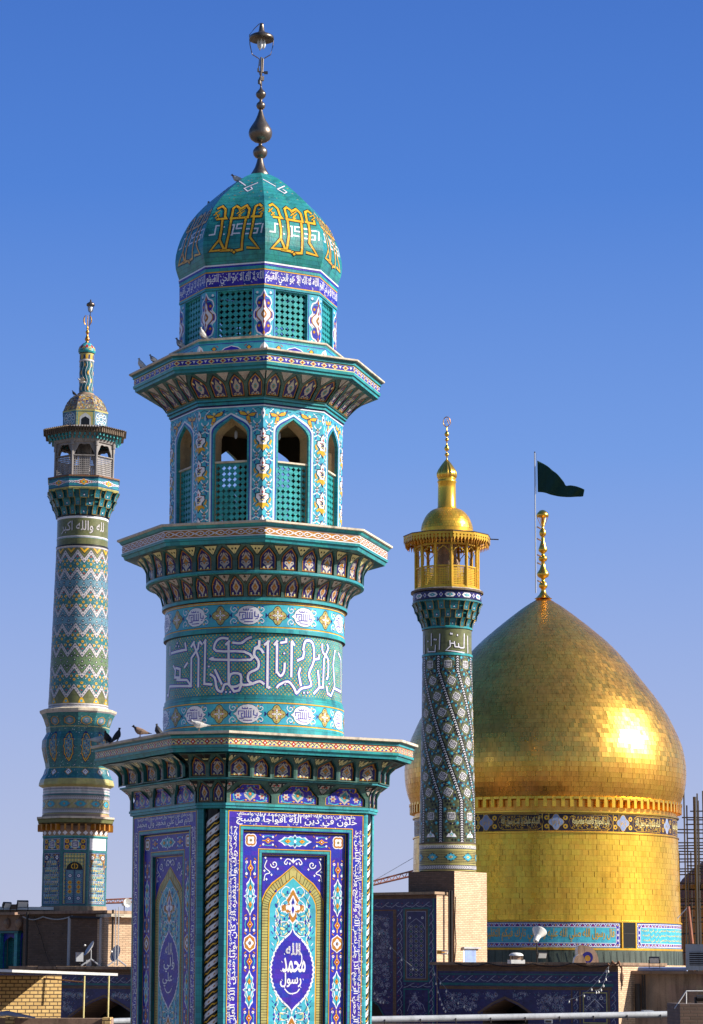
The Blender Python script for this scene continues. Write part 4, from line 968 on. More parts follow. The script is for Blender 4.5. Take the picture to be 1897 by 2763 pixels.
    # innermost panel: pointed arch
    d2 = Draw(mb, lambda u, v, d: P(u, v, D2+d), 0.0018); c = X(.5); yt = y0+116
    fr(d2, X(.275), y0+114, X(.725), 2, 'yellow', 1)
    hw = W_*.218
    def pa(hw, ya, ys): # pointed arch
        L_ = [(c-hw, YB-30), (c-hw, ys), (c-hw*.97, ys-hw*.22), (c-hw*.86, ys-hw*.46), (c-hw*.66, ys-hw*.7), (c-hw*.4, ys-hw*.93+(ya-ys+hw*1.3)*.5), (c, ya)]
        return L_+[(2*c-x, y) for x, y in reversed(L_[:-1])]
    ya, ys = yt+27, yt+27+hw*1.22
    d2.poly(pa(hw*1.03, ya-2.5, ys-2), 'yellow', 1); d2.poly(pa(hw, ya, ys), 'black', 2); d2.poly(pa(hw*.985, ya+1.5, ys), 'khaki', 3)
    d2.poly(pa(hw*.80, ya+25, ys+2), 'black', 4); d2.poly(pa(hw*.785, ya+26.5, ys+2), 'yellow', 5); d2.poly(pa(hw*.75, ya+30, ys+3), 'cyan', 6)
    yy = ys+4
    while yy < YB-40:
        for s_ in (-1, 1): d2.stroke([(c+s_*hw*.985, yy), (c+s_*hw*.80, yy)], 1.1, 'black', 4)
        yy += 7.2
    A_, B_ = pa(hw*.985, ya+1.5, ys)[1:7], pa(hw*.80, ya+25, ys+2)[1:7]
    for i in range(len(A_)-1):
        for j in range(3):
            t = j/3; p = [(A_[i][m]*(1-t)+A_[i+1][m]*t) for m in (0, 1)]; q = [(B_[i][m]*(1-t)+B_[i+1][m]*t) for m in (0, 1)]
            d2.stroke([tuple(p), tuple(q)], 1.1, 'black', 4); d2.stroke([(2*c-p[0], p[1]), (2*c-q[0], q[1])], 1.1, 'black', 4)
    for s_ in (-1, 1):      # white scrolls in the spandrels
        sp = [(c+s_*(hw*.62+11*cos(t)*(1-t/9)), yt+22+11*sin(t)*(1-t/9)) for t in [i*.55 for i in range(15)]]
        d2.stroke(sp, 2.6, 'white', 3)
        d2.stroke(smooth([(c+s_*2, yt+16), (c+s_*8, yt+10), (c+s_*18, yt+8), (c+s_*26, yt+18), (c+s_*20, yt+22), (c+s_*17, yt+15)], 4, False), 2.5, 'white', 3)
        d2.stroke(smooth([(c+s_*hw*.85, yt+12), (c+s_*hw*.92, yt+30), (c+s_*hw*.75, yt+44), (c+s_*hw*.9, yt+50), (c+s_*hw*.94, yt+66)], 4, False), 2.5, 'white', 3)
        for x, y in ((hw*.9, 6), (hw*.4, 6), (hw*.93, 40), (hw*.7, 50), (hw*.5, 34), (hw*.86, 62), (10, 20)): d2.diamond(c+s_*x, yt+y, 3.2, 3.6, 'white', 3)
    d2.diamond(c, yt+12, 3.5, 8, 'white', 3)
    # arabesque field: golden cruciform, vine scrolls, blue medallion
    cr_y = ya+105
    K7 = 7
    cross = sym([(0, -48), (4, -44), (9, -34), (14, -26), (20, -19), (14, -8), (20, -4), (26, -6), (35, -3), (36, 6), (33, 14), (24, 12), (18, 18), (10, 16), (13, 26), (9, 36), (0, 46)])
    def arab(yc, flip=1):
        d2.poly([(c+x*1.04, yc+flip*y*1.04) for x, y in cross], 'white', K7); d2.poly([(c+x*.92, yc+flip*y*.92) for x, y in cross], 'ochre', K7+1)
        d2.poly([(c+x*.58, yc+flip*(y*.62)) for x, y in cross], 'white', K7+2); d2.poly([(c+x*.3, yc+flip*(y*.5)) for x, y in sym([(0, -48), (16, -20), (8, 0), (14, 16), (0, 40)])], 'blue', K7+3)
        d2.diamond(c, yc-flip*3, 2.6, 5, 'white', K7+4)
    arab(cr_y)
    def vine(yc, s2):
        for s_ in (-1, 1):
            m = lambda pts: [(c+s_*x, yc+s2*y) for x, y in pts]
            d2.stroke(smooth(m([(4, -40), (22, -36), (38, -26), (46, -6), (38, 14), (24, 22), (14, 14), (18, 2), (30, 2)]), 4, False), 1.5, 'navy', K7)
            d2.stroke(smooth(m([(8, -28), (28, -30), (34, -44), (22, -56), (10, -52)]), 4, False), 1.9, 'white', K7)
            d2.stroke(smooth(m([(50, -34), (40, -10), (50, 10), (44, 30), (30, 38), (10, 34)]), 4, False), 1.9, 'white', K7)
            for x, y, r_, t_ in ((28, -34, 5.5, .6), (44, -18, 5.5, -.5), (46, 8, 5, .4), (30, 20, 6, 1.3), (20, 6, 5, -1), (34, 30, 4, .2)): d2.shape(LEAF, c+s_*x, yc+s2*y, r_*.8, r_*1.3, 'cream', K7+1, s_*t_)
            for x, y in ((16, -42), (48, -4), (38, 34), (10, 26), (52, 22), (50, -44), (24, -8)): d2.diamond(c+s_*x, yc+s2*y, 3, 4.2, 'blue', K7+1)
            for x, y in ((40, -40), (26, 10), (50, 40), (12, 40)): d2.diamond(c+s_*x, yc+s2*y, 2.6, 3, 'white', K7+1)
    vine(cr_y+4, 1); 
    my = cr_y+165
    vine(my-125, 1); vine(my-88, -1); vine(my+95, 1); vine(my+150, -1)
    for s_ in (-1, 1):
        for i in range(15):
            y = cr_y+50+i*15; x = hw*.66+4*sin(i*2.2); d2.stroke([(c+s_*x, y), (c+s_*(x-6), y+7)], 2, ('white', 'blue', 'navy')[i % 3], K7)
    hp_ = smooth([(0, -106), (6, -94), (22, -80), (40, -61), (53, -36), (60, -6), (58, 24), (48, 52), (31, 76), (9, 95), (0, 106)], 5, False)
    med = [(x*(1+.03*(1 if i % 2 else -1)) if x > 1 else x, y) for i, (x, y) in enumerate(hp_)]; med = med+[(-x, y) for x, y in reversed(med[1:-1])]
    d2.poly([(c+x*1.08, my+y*1.06) for x, y in med], 'white', K7+1); d2.poly([(c+x, my+y) for x, y in med], 'blue', K7+2)
    d2.diamond(c, my-112, 3, 7, 'white', K7+1); d2.diamond(c, my+112, 3, 7, 'white', K7+1)
    lines = medal
    for dx in (0, .9): d2.glyphs(lines[0], c-20+dx, my-70, c+22+dx, my-38, 'white', K7+4); d2.glyphs(lines[1], c-30+dx, my-32, c+38+dx, my+8, 'white', K7+4+dx/2); d2.glyphs(lines[2], c-36+dx, my+8, c+26+dx, my+46, 'white', K7+4+dx)
    d2.stroke(smooth([(c+14, my-52), (c+26, my-40), (c+27, my-22), (c+22, my-10)], 4, False), 3, 'white', K7+4); d2.stroke(smooth([(c-22, my+50), (c-8, my+62), (c+12, my+60), (c+22, my+50)], 4, False), 3.2, 'white', K7+4)
    for i in range(16):
        a_ = i*.39; d2.stroke([(c+34*cos(a_), my+62*sin(a_)), (c+34*cos(a_)+2, my+62*sin(a_)+4)], 1.5, 'white', K7+4)
    arab(my+170, 1)
    return mb.build('tile_panel', tower)
TR = 'بسم الله الرحمن الرحيم اذا جاء نصر الله والفتح ورايت الناس يد'
TT = 'خلون في دين الله افواجا فسبح'
TL = 'بحمد ربك واستغفره انه كان توابا صدق الله العلي العظيم'
body_face(0, ('الله', 'محمد', 'رسول'), TT, TL, TR)
body_face(6, ('الله', 'ولي', 'علي'), 'اللهم صل علي محمد وال محمد', TR, TL)
for k in (2, 4):
    mb = MB(); P = BZ.face(k); a, b = BZ.ends(k, 0); mb.face([P(a, 2203, 0), P(b, 2203, 0), P(b, YB, 0), P(a, YB, 0)], 'blue'); mb.build('tile_panel', tower)
for k in (7, 1, 3, 5):
    mb = MB(); P = BZ.face(k); a, b = BZ.ends(k, 0); w_ = b-a; e = w_*.2; dp = 14*SB
    for x0, x1 in ((a, a+e), (b-e, b)): mb.face([P(x0, 2203, 0), P(x1, 2203, 0), P(x1, YB, 0), P(x0, YB, 0)], 'teal')
    for x in (a+e, b-e): mb.face([P(x, 2203, 0), P(x, YB, 0), P(x, YB, -dp*2.2), P(x, 2203, -dp*2.2)], 'teal_dark')
    mb.face([P(a+e, 2203, -dp*2.2), P(b-e, 2203, -dp*2.2), P(b-e, YB, -dp*2.2), P(a+e, YB, -dp*2.2)], 'navy')
    fr_ = mb.build('corner_frame', tower)
    if k not in (7, 1): continue
    # twisted rope column in the chamfer
    mb = MB(); rad = (w_*.5-e)*.98; cx = (a+b)/2
    def Pc(u, v, d, P=P, rad=rad, cx=cx, dp=dp):
        t = u; return P(cx+sin(t)*rad*(1+d/(rad*SB)), v, cos(t)*(rad*SB+d)-dp*1.6)
    us = [-pi/2+pi*i/14 for i in range(15)]
    mb.grid(Pc, us, [2203+(YB-2203)*i/12 for i in range(13)], 'black')
    dr = Draw(mb, Pc, 0.0018)
    pitch = 31; tw = 50
    for i in range(-1, 24):
        yb_ = 2225+i*pitch
        L_ = [(-pi/2+pi*j/10, yb_+tw*(.5-j/10)+0) for j in range(11)]
        for j in range(10):
            p, q = L_[j], L_[j+1]
            if min(p[1], q[1]) < 2206 or max(p[1], q[1])+34 > YB: continue
            mb.face([Pc(p[0], p[1], .003), Pc(q[0], q[1], .003), Pc(q[0], q[1]+14, .003), Pc(p[0], p[1]+14, .003)], 'white')
            if j % 2 == 0: mb.face([Pc(p[0]+.1, p[1]+5, .006), Pc(q[0], q[1]+5, .006), Pc(q[0], q[1]+9, .006), Pc(p[0]+.1, p[1]+9, .006)], 'ochre')
            o_ = 21+3*sin(j*1.9)
            mb.face([Pc(p[0], p[1]+o_, .004), Pc(q[0], q[1]+21+3*sin((j+1)*1.9), .004), Pc(q[0], q[1]+24.5+3*sin((j+1)*1.9), .004), Pc(p[0], p[1]+o_+3.5, .004)], 'yellow')
            if 0: mb.face([Pc(p[0], p[1]+24, .004), Pc(q[0], q[1]+24, .004), Pc(q[0], q[1]+28, .004), Pc(p[0], p[1]+28, .004)], 'yellow')
    mb.build('twisted_column', fr_)
# ================================================================== the golden dome
G = Axis(1470, 2075, 125.0)
shrine = thing('golden_dome', 'great onion dome and drum clad in gold tiles, behind the spiral patterned minaret', 'dome', (G.x, G.y, 0))
def g5(l): return [(r*.5244, 1560+.5244*y) for r, y in l]
GP = g5([(17, 100), (97, 150), (177, 210), (257, 275), (337, 345), (417, 430), (497, 530), (567, 620), (627, 710), (667, 790), (697, 860), (714, 930), (721, 990), (719, 1050), (709, 1110), (690, 1168)])
GP = smooth([(r, y) for r, y in GP], 6, False)
def tiles(mb, T, prof, cols, row_h, amax=100, gap=.026, tilt=.02, mats=None):
    """courses of slightly uneven metal tiles along a profile, visible side; prof in px"""
    # resample by arc length
    L_ = [0]
    for (a, b), (c, d) in zip(prof, prof[1:]): L_.append(L_[-1]+math.hypot(a-c, b-d))
    def pt(s):
        for i in range(len(L_)-1):
            if s <= L_[i+1]: t = (s-L_[i])/(L_[i+1]-L_[i]); return (prof[i][0]+(prof[i+1][0]-prof[i][0])*t, prof[i][1]+(prof[i+1][1]-prof[i][1])*t)
        return prof[-1]
    n = max(1, round(L_[-1]/row_h)); da = 2*pi/cols
    for j in range(n):
        (r0, y0), (r1, y1) = pt(L_[-1]*j/n), pt(L_[-1]*(j+1-gap*1.2)/n)
        z0, z1, S0, S1 = T.z(y0), T.z(y1), T.S(y0), T.S(y1)
        row_m = random.random()
        k = -int(radians(amax)/da)
        while k*da < radians(amax):
            a0 = (k+(.5 if j % 2 else 0)+random.uniform(-.06, .06))*da; a1 = a0+da*(1-gap)
            e = [random.gauss(0, tilt)*row_h*S0 for _ in range(3)]; e.append(e[0]-e[1]+e[2]); lift = 0.006
            P4 = []
            for (r, S, z, a, q) in ((r0, S0, z0, a0, e[0]), (r0, S0, z0, a1, e[1]), (r1, S1, z1, a1, e[2]), (r1, S1, z1, a0, e[3])):
                p = T.c + T.dir(a)*(r*S+lift+q); p.z = z; P4.append(p)
            mb.face(P4, random.choice(mats or GOLDS)); k += 1
mb = MB()
ringz(G, mb, [(r*.997, y) for r, y in GP[::3]]+[(GP[-1][0]*.99, GP[-1][1])], 'gold_joint', 96)
lower = [p for p in GP if p[1] > 1612]
def cols_bands():   # fewer columns towards the apex
    seg = [(1612, 1700, 96), (1700, 1800, 140), (1800, 1960, 180), (1960, 2175, 206)]
    for a, b, c in seg:
        q = [p for p in GP if a <= p[1] <= b]
        nx = [p for p in GP if p[1] > b][:1]
        tiles(mb, G, q+nx, c, 12.6, tilt=.008, mats=DOMEG)
cols_bands()
mb.build('dome', shrine)
mb = MB(); fz = lambda y: 1200+y*.1893
FN = [(8, 930), (40, 940), (75, 975), (92, 1010), (80, 1030), (20, 1040), (18, 1160), (18, 1185), (30, 1205), (48, 1240), (50, 1275), (36, 1302), (22, 1310), (24, 1330), (28, 1380), (45, 1440), (64, 1490), (62, 1515), (35, 1540), (24, 1545), (24, 1575), (50, 1590), (66, 1625), (50, 1658), (26, 1665), (28, 1710), (50, 1780), (84, 1830), (88, 1855), (70, 1885), (30, 1908), (26, 1940), (40, 1960), (64, 2000), (60, 2030), (40, 2050), (30, 2055), (34, 2090), (60, 2140), (100, 2180), (125, 2195)]
mb.lathe((G.x, G.y), [(r*.1893*G.S(1400), G.z(fz(y))) for r, y in FN], 'gold', 28)
for k in range(6):
    a = 2*pi*k/6+.5; S = G.S(1400)
    p0 = G.c+G.dir(a)*(15*S); p0.z = G.z(fz(1030)); p1 = G.c+G.dir(a)*(4*S); p1.z = G.z(fz(1165)); mb.tube([p0, p1], .9*S, 'gold', 6)
mb.build('finial', shrine)
# drum: bracket frieze, calligraphy belt, tiled wall, blue band, stone base
mb = MB()
ringz(G, mb, [(356, 2168), (364, 2172), (362, 2178), (353, 2182), (352, 2208), (358, 2209), (358, 2213), (353, 2214), (353, 2262), (358, 2263), (358, 2266)], ['gold', 'gold', 'gold_joint', 'dome_gold_3', 'gold', 'gold', 'navy', 'gold', 'gold', 'gold', 'gold'][:10], 128)
NB = 100
for k in range(NB):
    a = 2*pi*k/NB; c = G.c+G.dir(a)*(361*G.S(2185)); c.z = G.z(2186)
    if cos(a) < -.3: continue
    x = Vector((-G.dir(a).y, G.dir(a).x, 0)); S = G.S(2185)
    mb.box(c, (4.6*S, 4.5*S, 13*S), 'gold_1', ax=(x, G.dir(a), Vector((0, 0, 1))))
    c2 = G.c+G.dir(a+pi/NB)*(364*S); c2.z = G.z(2176); x = Vector((-G.dir(a+pi/NB).y, G.dir(a+pi/NB).x, 0))
    mb.box(c2, (6.5*S, 3*S, 3*S), 'gold', ax=(x, G.dir(a+pi/NB), Vector((0, 0, 1))))
mb.build('bracket_frieze', shrine)
mb = MB(); P = cyl(G, 353); dr = Draw(mb, P, 0.004, 16); lim = 353*radians(100)
dr.rect(-lim, 2213, lim, 2263, 'band_dark', .3)
for s_ in (2214, 2260.5): dr.rect(-lim, s_, lim, s_+2.5, 'gold_paint', 1)
per = 2*pi*353/12
for i in range(-4, 4):
    c = 353*radians(4.5)+i*per
    if abs(c) < lim-20:
        dr.shape(FOIL4, c, 2238, 21, 22, 'gold_paint', 2); dr.shape(FOIL4, c, 2238, 19.4, 20.4, 'cartouche_blue', 3); dr.glyphs('يا زهرا', c-10, 2228, c+10, 2248, 'gold_paint', 4)
    for s_ in (-1, 1):
        for q in (-1, 1): dr.disc(c+s_*24, 2238+q*11, 6.5, 'gold_paint', 2, 8); dr.diamond(c+s_*24, 2238+q*11, 2.5, 3, 'navy', 3)
    b0, b1 = c+32, c+per-32
    if b1 < lim and b0 > -lim:
        o = [(b0, 2238), (b0+5, 2224), (b0+14, 2218.5), (b1-14, 2218.5), (b1-5, 2224), (b1, 2238), (b1-5, 2252), (b1-14, 2257.5), (b0+14, 2257.5), (b0+5, 2252)]
        dr.poly([(x, y) for x, y in o], 'gold_paint', 2); m = (b0+b1)/2
        dr.poly([(m+(x-m)*.985, 2238+(y-2238)*.94) for x, y in o], 'band_dark', 3)
        for _ in range(230):
            x, y = random.uniform(b0+8, b1-8), random.uniform(2222, 2254); a = random.uniform(0, 3)
            dr.stroke([(x, y), (x+3.4*cos(a), y+2.4*sin(a)), (x+3*cos(a+.9)+1.5, y+3*sin(a+.9))], 1.0, 'gold_paint', 4)
        dr.glyphs(('باب الحوايج فاطمه معصومه', 'السلام عليك يا بنت رسول الله')[i % 2], b0+10, 2223, b1-10, 2253, 'cream', 5)
mb.build('calligraphy_band', shrine)
mb = MB(); ringz(G, mb, [(354.5, 2262), (360.5, 2492)], 'gold_joint', 128)
tiles(mb, G, [(355, 2267), (361, 2490)], 150, 14, tilt=.0055, gap=.022, mats=['gold_1', 'gold_4', 'gold_0', 'gold_1'])
mb.build('gold_wall', shrine)
mb = MB(); ringz(G, mb, [(361, 2489), (364, 2490), (364, 2494), (361.5, 2495), (361.5, 2560), (365, 2561), (365, 2566), (363, 2567)], ['gold_paint']*3+['cyan', 'gold_paint', 'gold_paint', 'gold_paint'], 128)
P = cyl(G, 361.5); dr = Draw(mb, P, 0.004, 16)
def bpanel(a0, a1, txt, rows=1):
    u0, u1 = 361.5*radians(a0), 361.5*radians(a1)
    dr.frame(u0, 2496, u1, 2559, 11, 'blue', 1); dr.frame(u0+1.5, 2497.5, u1-1.5, 2557.5, 1.4, 'white', 2); dr.frame(u0+10.5, 2506, u1-10.5, 2549, 1.4, 'white', 2)
    n = round((u1-u0)/14); s = (u1-u0)/n
    for i in range(n):
        for y, q in ((2501.5, 1), (2553.5, -1)):
            x = u0+s*(i+.5); dr.stroke([(x-s*.5, y+q*3.5), (x-s*.2, y-q*3), (x, y-q*3.5), (x+s*.2, y-q*3), (x+s*.5, y+q*3.5)], 1.4, 'white', 2); dr.diamond(x, y+q*1, 2.6, 2, 'red' if i % 2 else 'yellow', 3)
    for i in range(3):
        for x in (u0+6, u1-6): dr.diamond(x, 2513+i*14, 2.4, 4, 'white', 3)
    h = 38/rows
    for r_ in range(rows): dr.glyphs(txt, u0+16+r_*3, 2509+h*r_+1, u1-16-r_*5, 2509+h*(r_+1)-2, 'gold_paint' if rows == 1 else 'cream', 2)
bpanel(-46, 31.5, 'قال رسول الله صلي الله عليه واله اني تارك فيكم الثقلين كتاب الله وعترتي'); bpanel(40.5, 110, 'السلام علي ال ياسين السلام عليك يا فاطمه المعصومه اشفعي لي في الجنه', 3)
bpanel(-128, -57, 'بسم الله الرحمن الرحيم')
for a in (32, 40): dr.rect(361.5*radians(a)-1.5, 2492, 361.5*radians(a)+1.5, 2562, 'gold_paint', 3)
mb.build('inscription_band', shrine)
mb = MB(); aw = radians(36); S = G.S(2525); x = Vector((-G.dir(aw).y, G.dir(aw).x, 0)); c = G.c+G.dir(aw)*(361*S); c.z = G.z(2527)
mb.box(c, (21*S, 2.2*S, 31*S), 'black', ax=(x, G.dir(aw), Vector((0, 0, 1))))
for s_ in (-1, 1): mb.box(c+x*(s_*22*S), (1.6*S, 3.2*S, 33*S), 'gold_paint', ax=(x, G.dir(aw), Vector((0, 0, 1))))
mb.box(c+Vector((0, 0, 4*S)), (18*S, 2.6*S, 1*S), 'steel', ax=(x, G.dir(aw), Vector((0, 0, 1))))
mb.build('window', shrine)
mb = MB(); ringz(G, mb, [(364, 2566), (368, 2640)], 'granite', 128); mb.lathe((G.x, G.y), [(368*G.S(2640), G.z(2640)), (368*G.S(2640), 0)], 'granite', 64)
for k in range(60):
    a = radians(-90+3*k); p = G.c+G.dir(a)*(366.5*G.S(2600)); q = p.copy(); p.z = G.z(2568); q.z = G.z(2640); mb.tube([p, q], .4*S, 'black', 4, False)
mb.build('stone_base', shrine)
# flag beside the finial of the dome
FP = at(1446, 1599, 123.9)
flagpole = thing('flagpole', 'thin pole strapped beside the tall finial of the gold dome, flying a dark green flag', 'flagpole', FP)
mb = MB(); FA = Axis(1446, 1599, 123.9); S = FA.S(1400)
mb.tube([Vector((FA.x, FA.y, FA.z(1600))), Vector((FA.x, FA.y, FA.z(1222)))], 1.6*S, 'grey_paint', 8); mb.lathe((FA.x, FA.y), [(.1*S, FA.z(1218)), (2.4*S, FA.z(1220)), (.1*S, FA.z(1223))], 'steel', 8)
mb.tube([Vector((FA.x+3.5*S, FA.y, FA.z(1332))), Vector((FA.x+3.5*S, FA.y, FA.z(1222)))], .4*S, 'steel', 4)
for y in (1156, 1325, 1555, 1670, 1925):
    z = FA.z(fz(y)); mb.box(Vector(((FA.x+G.x)/2, (FA.y+G.y)/2, z)), (15*S, 2*S, 1.2*S), 'brass', atan2(G.y-FA.y, G.x-FA.x))
mb.build('pole', flagpole)
mb = MB(); flv = []
top = [(262, 225), (330, 258), (410, 305), (480, 365), (540, 410), (590, 465), (640, 530), (670, 582), (735, 578), (820, 592), (890, 618), (935, 640)]
bot = [(270, 675), (330, 678), (390, 690), (450, 712), (520, 728), (590, 740), (650, 745), (700, 747), (760, 746), (830, 742), (885, 740), (915, 735)]
nj = 8; V = []
for i, (p, q) in enumerate(zip(smooth(top, 3, False), smooth(bot, 3, False))):
    col = []
    for j in range(nj+1):
        t = j/nj; X = 1400+.1893*(p[0]+(q[0]-p[0])*t); Y = 1200+.1893*(p[1]+(q[1]-p[1])*t)
        col.append(at(X, Y, 123.9-.045*i+.06*sin(i*.4+t*2.2)*min(1, i/6)+.045*sin(i*.8+t*5)))
    V.append(col)
for i in range(len(V)-1):
    for j in range(nj): mb.face([V[i][j], V[i][j+1], V[i+1][j+1], V[i+1][j]], 'flag_green')
fo = mb.build('flag', flagpole)
bm_ = __import__('bmesh').new(); bm_.from_mesh(fo.data); __import__('bmesh').ops.remove_doubles(bm_, verts=bm_.verts, dist=1e-4)
for f in bm_.faces: f.smooth = True
bm_.to_mesh(fo.data); bm_.free()
so = fo.modifiers.new('thickness', 'SOLIDIFY'); so.thickness = 0.01

# ================================================================== shared pieces of the two far minarets
def circP(T, R, n=0, az=0.0):
    """cylinder (n=0) or n-gon surface; u arc px measured on radius R(v)"""
    f = R if callable(R) else (lambda v: R)
    R0 = f(0) if callable(R) else R
    def P(u, v, d):
        a = u/R0
        r = f(v)
        if n: k = pi/n; r = r*cos(k)/cos(((a-az) % (2*k))-k)
        S = T.S(v); p = T.c+T.dir(a)*(r*S+d); p.z = T.z(v); return p
    return P
def muq(mb, T, tiers, n, az=0.0):
    """tiers of little box niches: (R_bottom, R_top, y_top, y_bot, cells)"""
    for ti, (rb, rt, y0, y1) in enumerate(tiers):
        S = T.S(y0); H = y1-y0; da = 2*pi/n
        for i in range(n):
            a0 = az+da*(i+(.5 if ti % 2 else 0)); 
            if cos(a0+da/2) < -.35: continue
            big = i % 2 == 0; w_ = da*(.62 if big else .38); s0 = a0+(0 if big else -.12*da); pr = 0 if big else 3.5
            m = s0+w_*.5+(0 if big else .12*da*2)
            def Q(a, y, extra):
                t = (y-y0)/H; R = rt+(rb-rt)*min(1, t*1.5)+extra
                p = T.c+T.dir(a)*(R*T.S(y)); p.z = T.z(y); return p
            A, B = m-w_*.5-.06*da, m+w_*.5+.06*da
            ys = [y0, y0+H*.2, y0+H*.45, y1]
            for p, q in zip(ys, ys[1:]):
                mb.face([Q(A, p, pr), Q(B, p, pr), Q(B, q, pr), Q(A, q, pr)], 'teal_dark' if p == y0 else 'corbel')
                for e in (A, B):
                    mb.face([Q(e, p, pr), Q(e, q, pr), Q(e, q, pr-6), Q(e, p, pr-6)], 'teal_dark')
                    w2 = .035*da*(1 if e == A else -1)
                    mb.face([Q(e, p, pr+.5), Q(e+w2*2, p, pr+.5), Q(e+w2*2, q, pr+.5), Q(e, q, pr+.5)], 'corbel_edge')
            mb.face([Q(A, y1-H*.07, pr+.5), Q(B, y1-H*.07, pr+.5), Q(B, y1, pr+.5), Q(A, y1, pr+.5)], 'corbel_edge')
            yc = y0+H*.66; rr = H*.2; dm = rr/rt
            mb.face([Q(m-dm, yc, pr+.7), Q(m, yc-rr, pr+.7), Q(m+dm, yc, pr+.7), Q(m, yc+rr, pr+.7)], 'navy')
            mb.face([Q(m-dm*.55, yc, pr+1), Q(m, yc-rr*.55, pr+1), Q(m+dm*.55, yc, pr+1), Q(m, yc+rr*.55, pr+1)], 'white')
        ringz(T, mb, [(rt-8, y0-2), (rb-3, y0+H*.5), (rb-4, y1)], 'teal_dark', 48)
def kufic_sq(dr, x, y, s, rot=0, bg='white', fg='black', d=3):
    c, q = cos(rot), sin(rot); m = lambda a, b: (x+s*(a*c-b*q), y+s*(a*q+b*c))
    dr.poly([m(a*1.0, b*1.0) for a, b in ((-1, -1), (1, -1), (1, 1), (-1, 1))], bg, d)
    dr.poly([m(a*1.22, b*1.22) for a, b in ((0, -1), (1, 0), (0, 1), (-1, 0))], bg, d)
    dr.poly([m(a*.84, b*.84) for a, b in ((-1, -1), (1, -1), (1, 1), (-1, 1))], fg, d+1)
    for l in ([(-.6, -.55), (.6, -.55)], [(-.55, .55), (-.55, -.2), (-.2, -.2), (-.2, .55)], [(-.6, .55), (.6, .55)], [(.15, .5), (.15, -.25)], [(.5, .5), (.5, -.25)]):
        dr.stroke([m(a, b) for a, b in l], .15*s, bg, d+2)

# ================================================================== minaret with the spiral pattern and golden lantern
M = Axis(1207, 1900, 100.0)
right = thing('spiral_minaret', 'slender minaret with white zigzag spirals on olive tiles and a gilded lantern balcony', 'minaret', (M.x, M.y, 0))
z4 = lambda y: 1100+.2582*y
def z4p(l): return [(r*.2582, z4(y)) for r, y in l]
mb = MB()
mb.lathe((M.x, M.y), px_ax(M, z4p([(6, 195), (6, 245), (14, 255), (26, 275), (20, 295), (6, 303), (6, 315), (18, 328), (20, 340), (6, 355), (6, 380), (14, 400), (28, 425), (20, 448), (6, 455), (6, 470), (22, 485), (23, 498), (8, 512), (6, 530), (12, 550)])), 'gold', 16)
So = M.S(1140)
ovc = M.c.copy(); ovc.z = M.z(1138)
ov = [ovc+M.r*(10.2*So*cos(t))*(1 if sin(t) < 0 else .9)+Vector((0, 0, 13.2*So*sin(t))) for t in [2*pi*k/20 for k in range(21)]]
mb.tube(ov, 1.3*So, 'brass', 6, False)
mb.tube([ovc+M.r*(x*So)+Vector((0, 0, z*So)) for x, z in ((-5, -9), (-4, 2), (0, -3), (3, 5), (5, -6), (1, 8))], .9*So, 'brass', 6)
mb.tube([ovc+Vector((0, 0, -14*So)), ovc+Vector((0, 0, -22*So))], 1.2*So, 'brass', 6)
fin = mb.build('finial', right)
mb = MB()   # ribbed onion
nr = 14; seg = nr*6; prof = z4p([(8, 540), (30, 565), (60, 605), (92, 655), (106, 690), (106, 712), (98, 735), (90, 742)])
b0 = len(mb.v)
for r_, y in prof:
    for k in range(seg):
        a = 2*pi*k/seg; rr = r_*(1+.07*abs(cos(a*nr/2))-.04)*M.S(y); p = M.c+M.dir(a)*rr; p.z = M.z(y); mb.v.append(p)
mb.names.append('gold'); mb.idx['gold'] = 0
for j in range(len(prof)-1):
    for k in range(seg): mb.f.append((b0+j*seg+k, b0+j*seg+(k+1) % seg, b0+(j+1)*seg+(k+1) % seg, b0+(j+1)*seg+k)); mb.m.append(0); mb.sm.append(True)
mb.lathe((M.x, M.y), px_ax(M, z4p([(90, 735), (98, 745), (92, 750), (92, 765), (100, 772), (100, 782), (93, 788), (94, 850), (97, 1040), (104, 1052), (108, 1064)])), 'gold_1', 40)
mb.build('turret', right)
mb = MB(); GD = smooth(z4p([(104, 1060), (150, 1072), (190, 1102), (225, 1145), (250, 1195), (266, 1240), (272, 1280)]), 4, False)
ringz(M, mb, [(r-1, y) for r, y in GD], 'gold_3', 48); tiles(mb, M, GD, 60, 8, 105, .03, .008); ringz(M, mb, [(70, 1430), (70, 1445)], 'gold_2', 48)
mb.build('small_dome', right)
# eave with pierced fringe, twelve-sided
AZ = radians(8.0); N12 = 12
R12 = Prism(M, [AZ+pi/12+2*pi*k/12 for k in range(12)], [0]*12); K12 = cos(pi/12)
mb = MB(); R12.loft(mb, [(70*K12, 1440, 'steel'), (119*K12, 1449, 'steel'), (119*K12, 1451.5, 'gold'), (84*K12, 1458, 'gold')])
for k in range(12):
    P = R12.face(k, 118*K12); a, b = R12.ends(k, 118*K12); n = 6; s = (b-a)/n; dr = Draw(mb, P, .0022)
    Pb = R12.face(k, 113*K12)
    for i in range(n):
        c = a+s*(i+.5); dr.poly([(c-s*.5, 1451), (c+s*.5, 1451), (c+s*.5, 1457), (c+s*.22, 1460), (c+s*.5, 1463), (c+s*.1, 1471), (c-s*.1, 1471), (c-s*.5, 1463), (c-s*.22, 1460), (c-s*.5, 1457)], 'gold_paint', 1)
        c0 = Pb(c, 1472, 0); mb.tube([Pb(c, 1452, 0), c0, Pb(c, 1482, 0)], [1.6*So, 2.2*So, .5*So], 'brass', 5)
mb.tube([M.c+M.r*(112*So)+Vector((0, 0, M.z(1455))), M.c+M.r*(138*So)+Vector((0, 0, M.z(1456)))], 1.6*So, 'steel', 6)
mb.build('eave', right)
mb = MB()
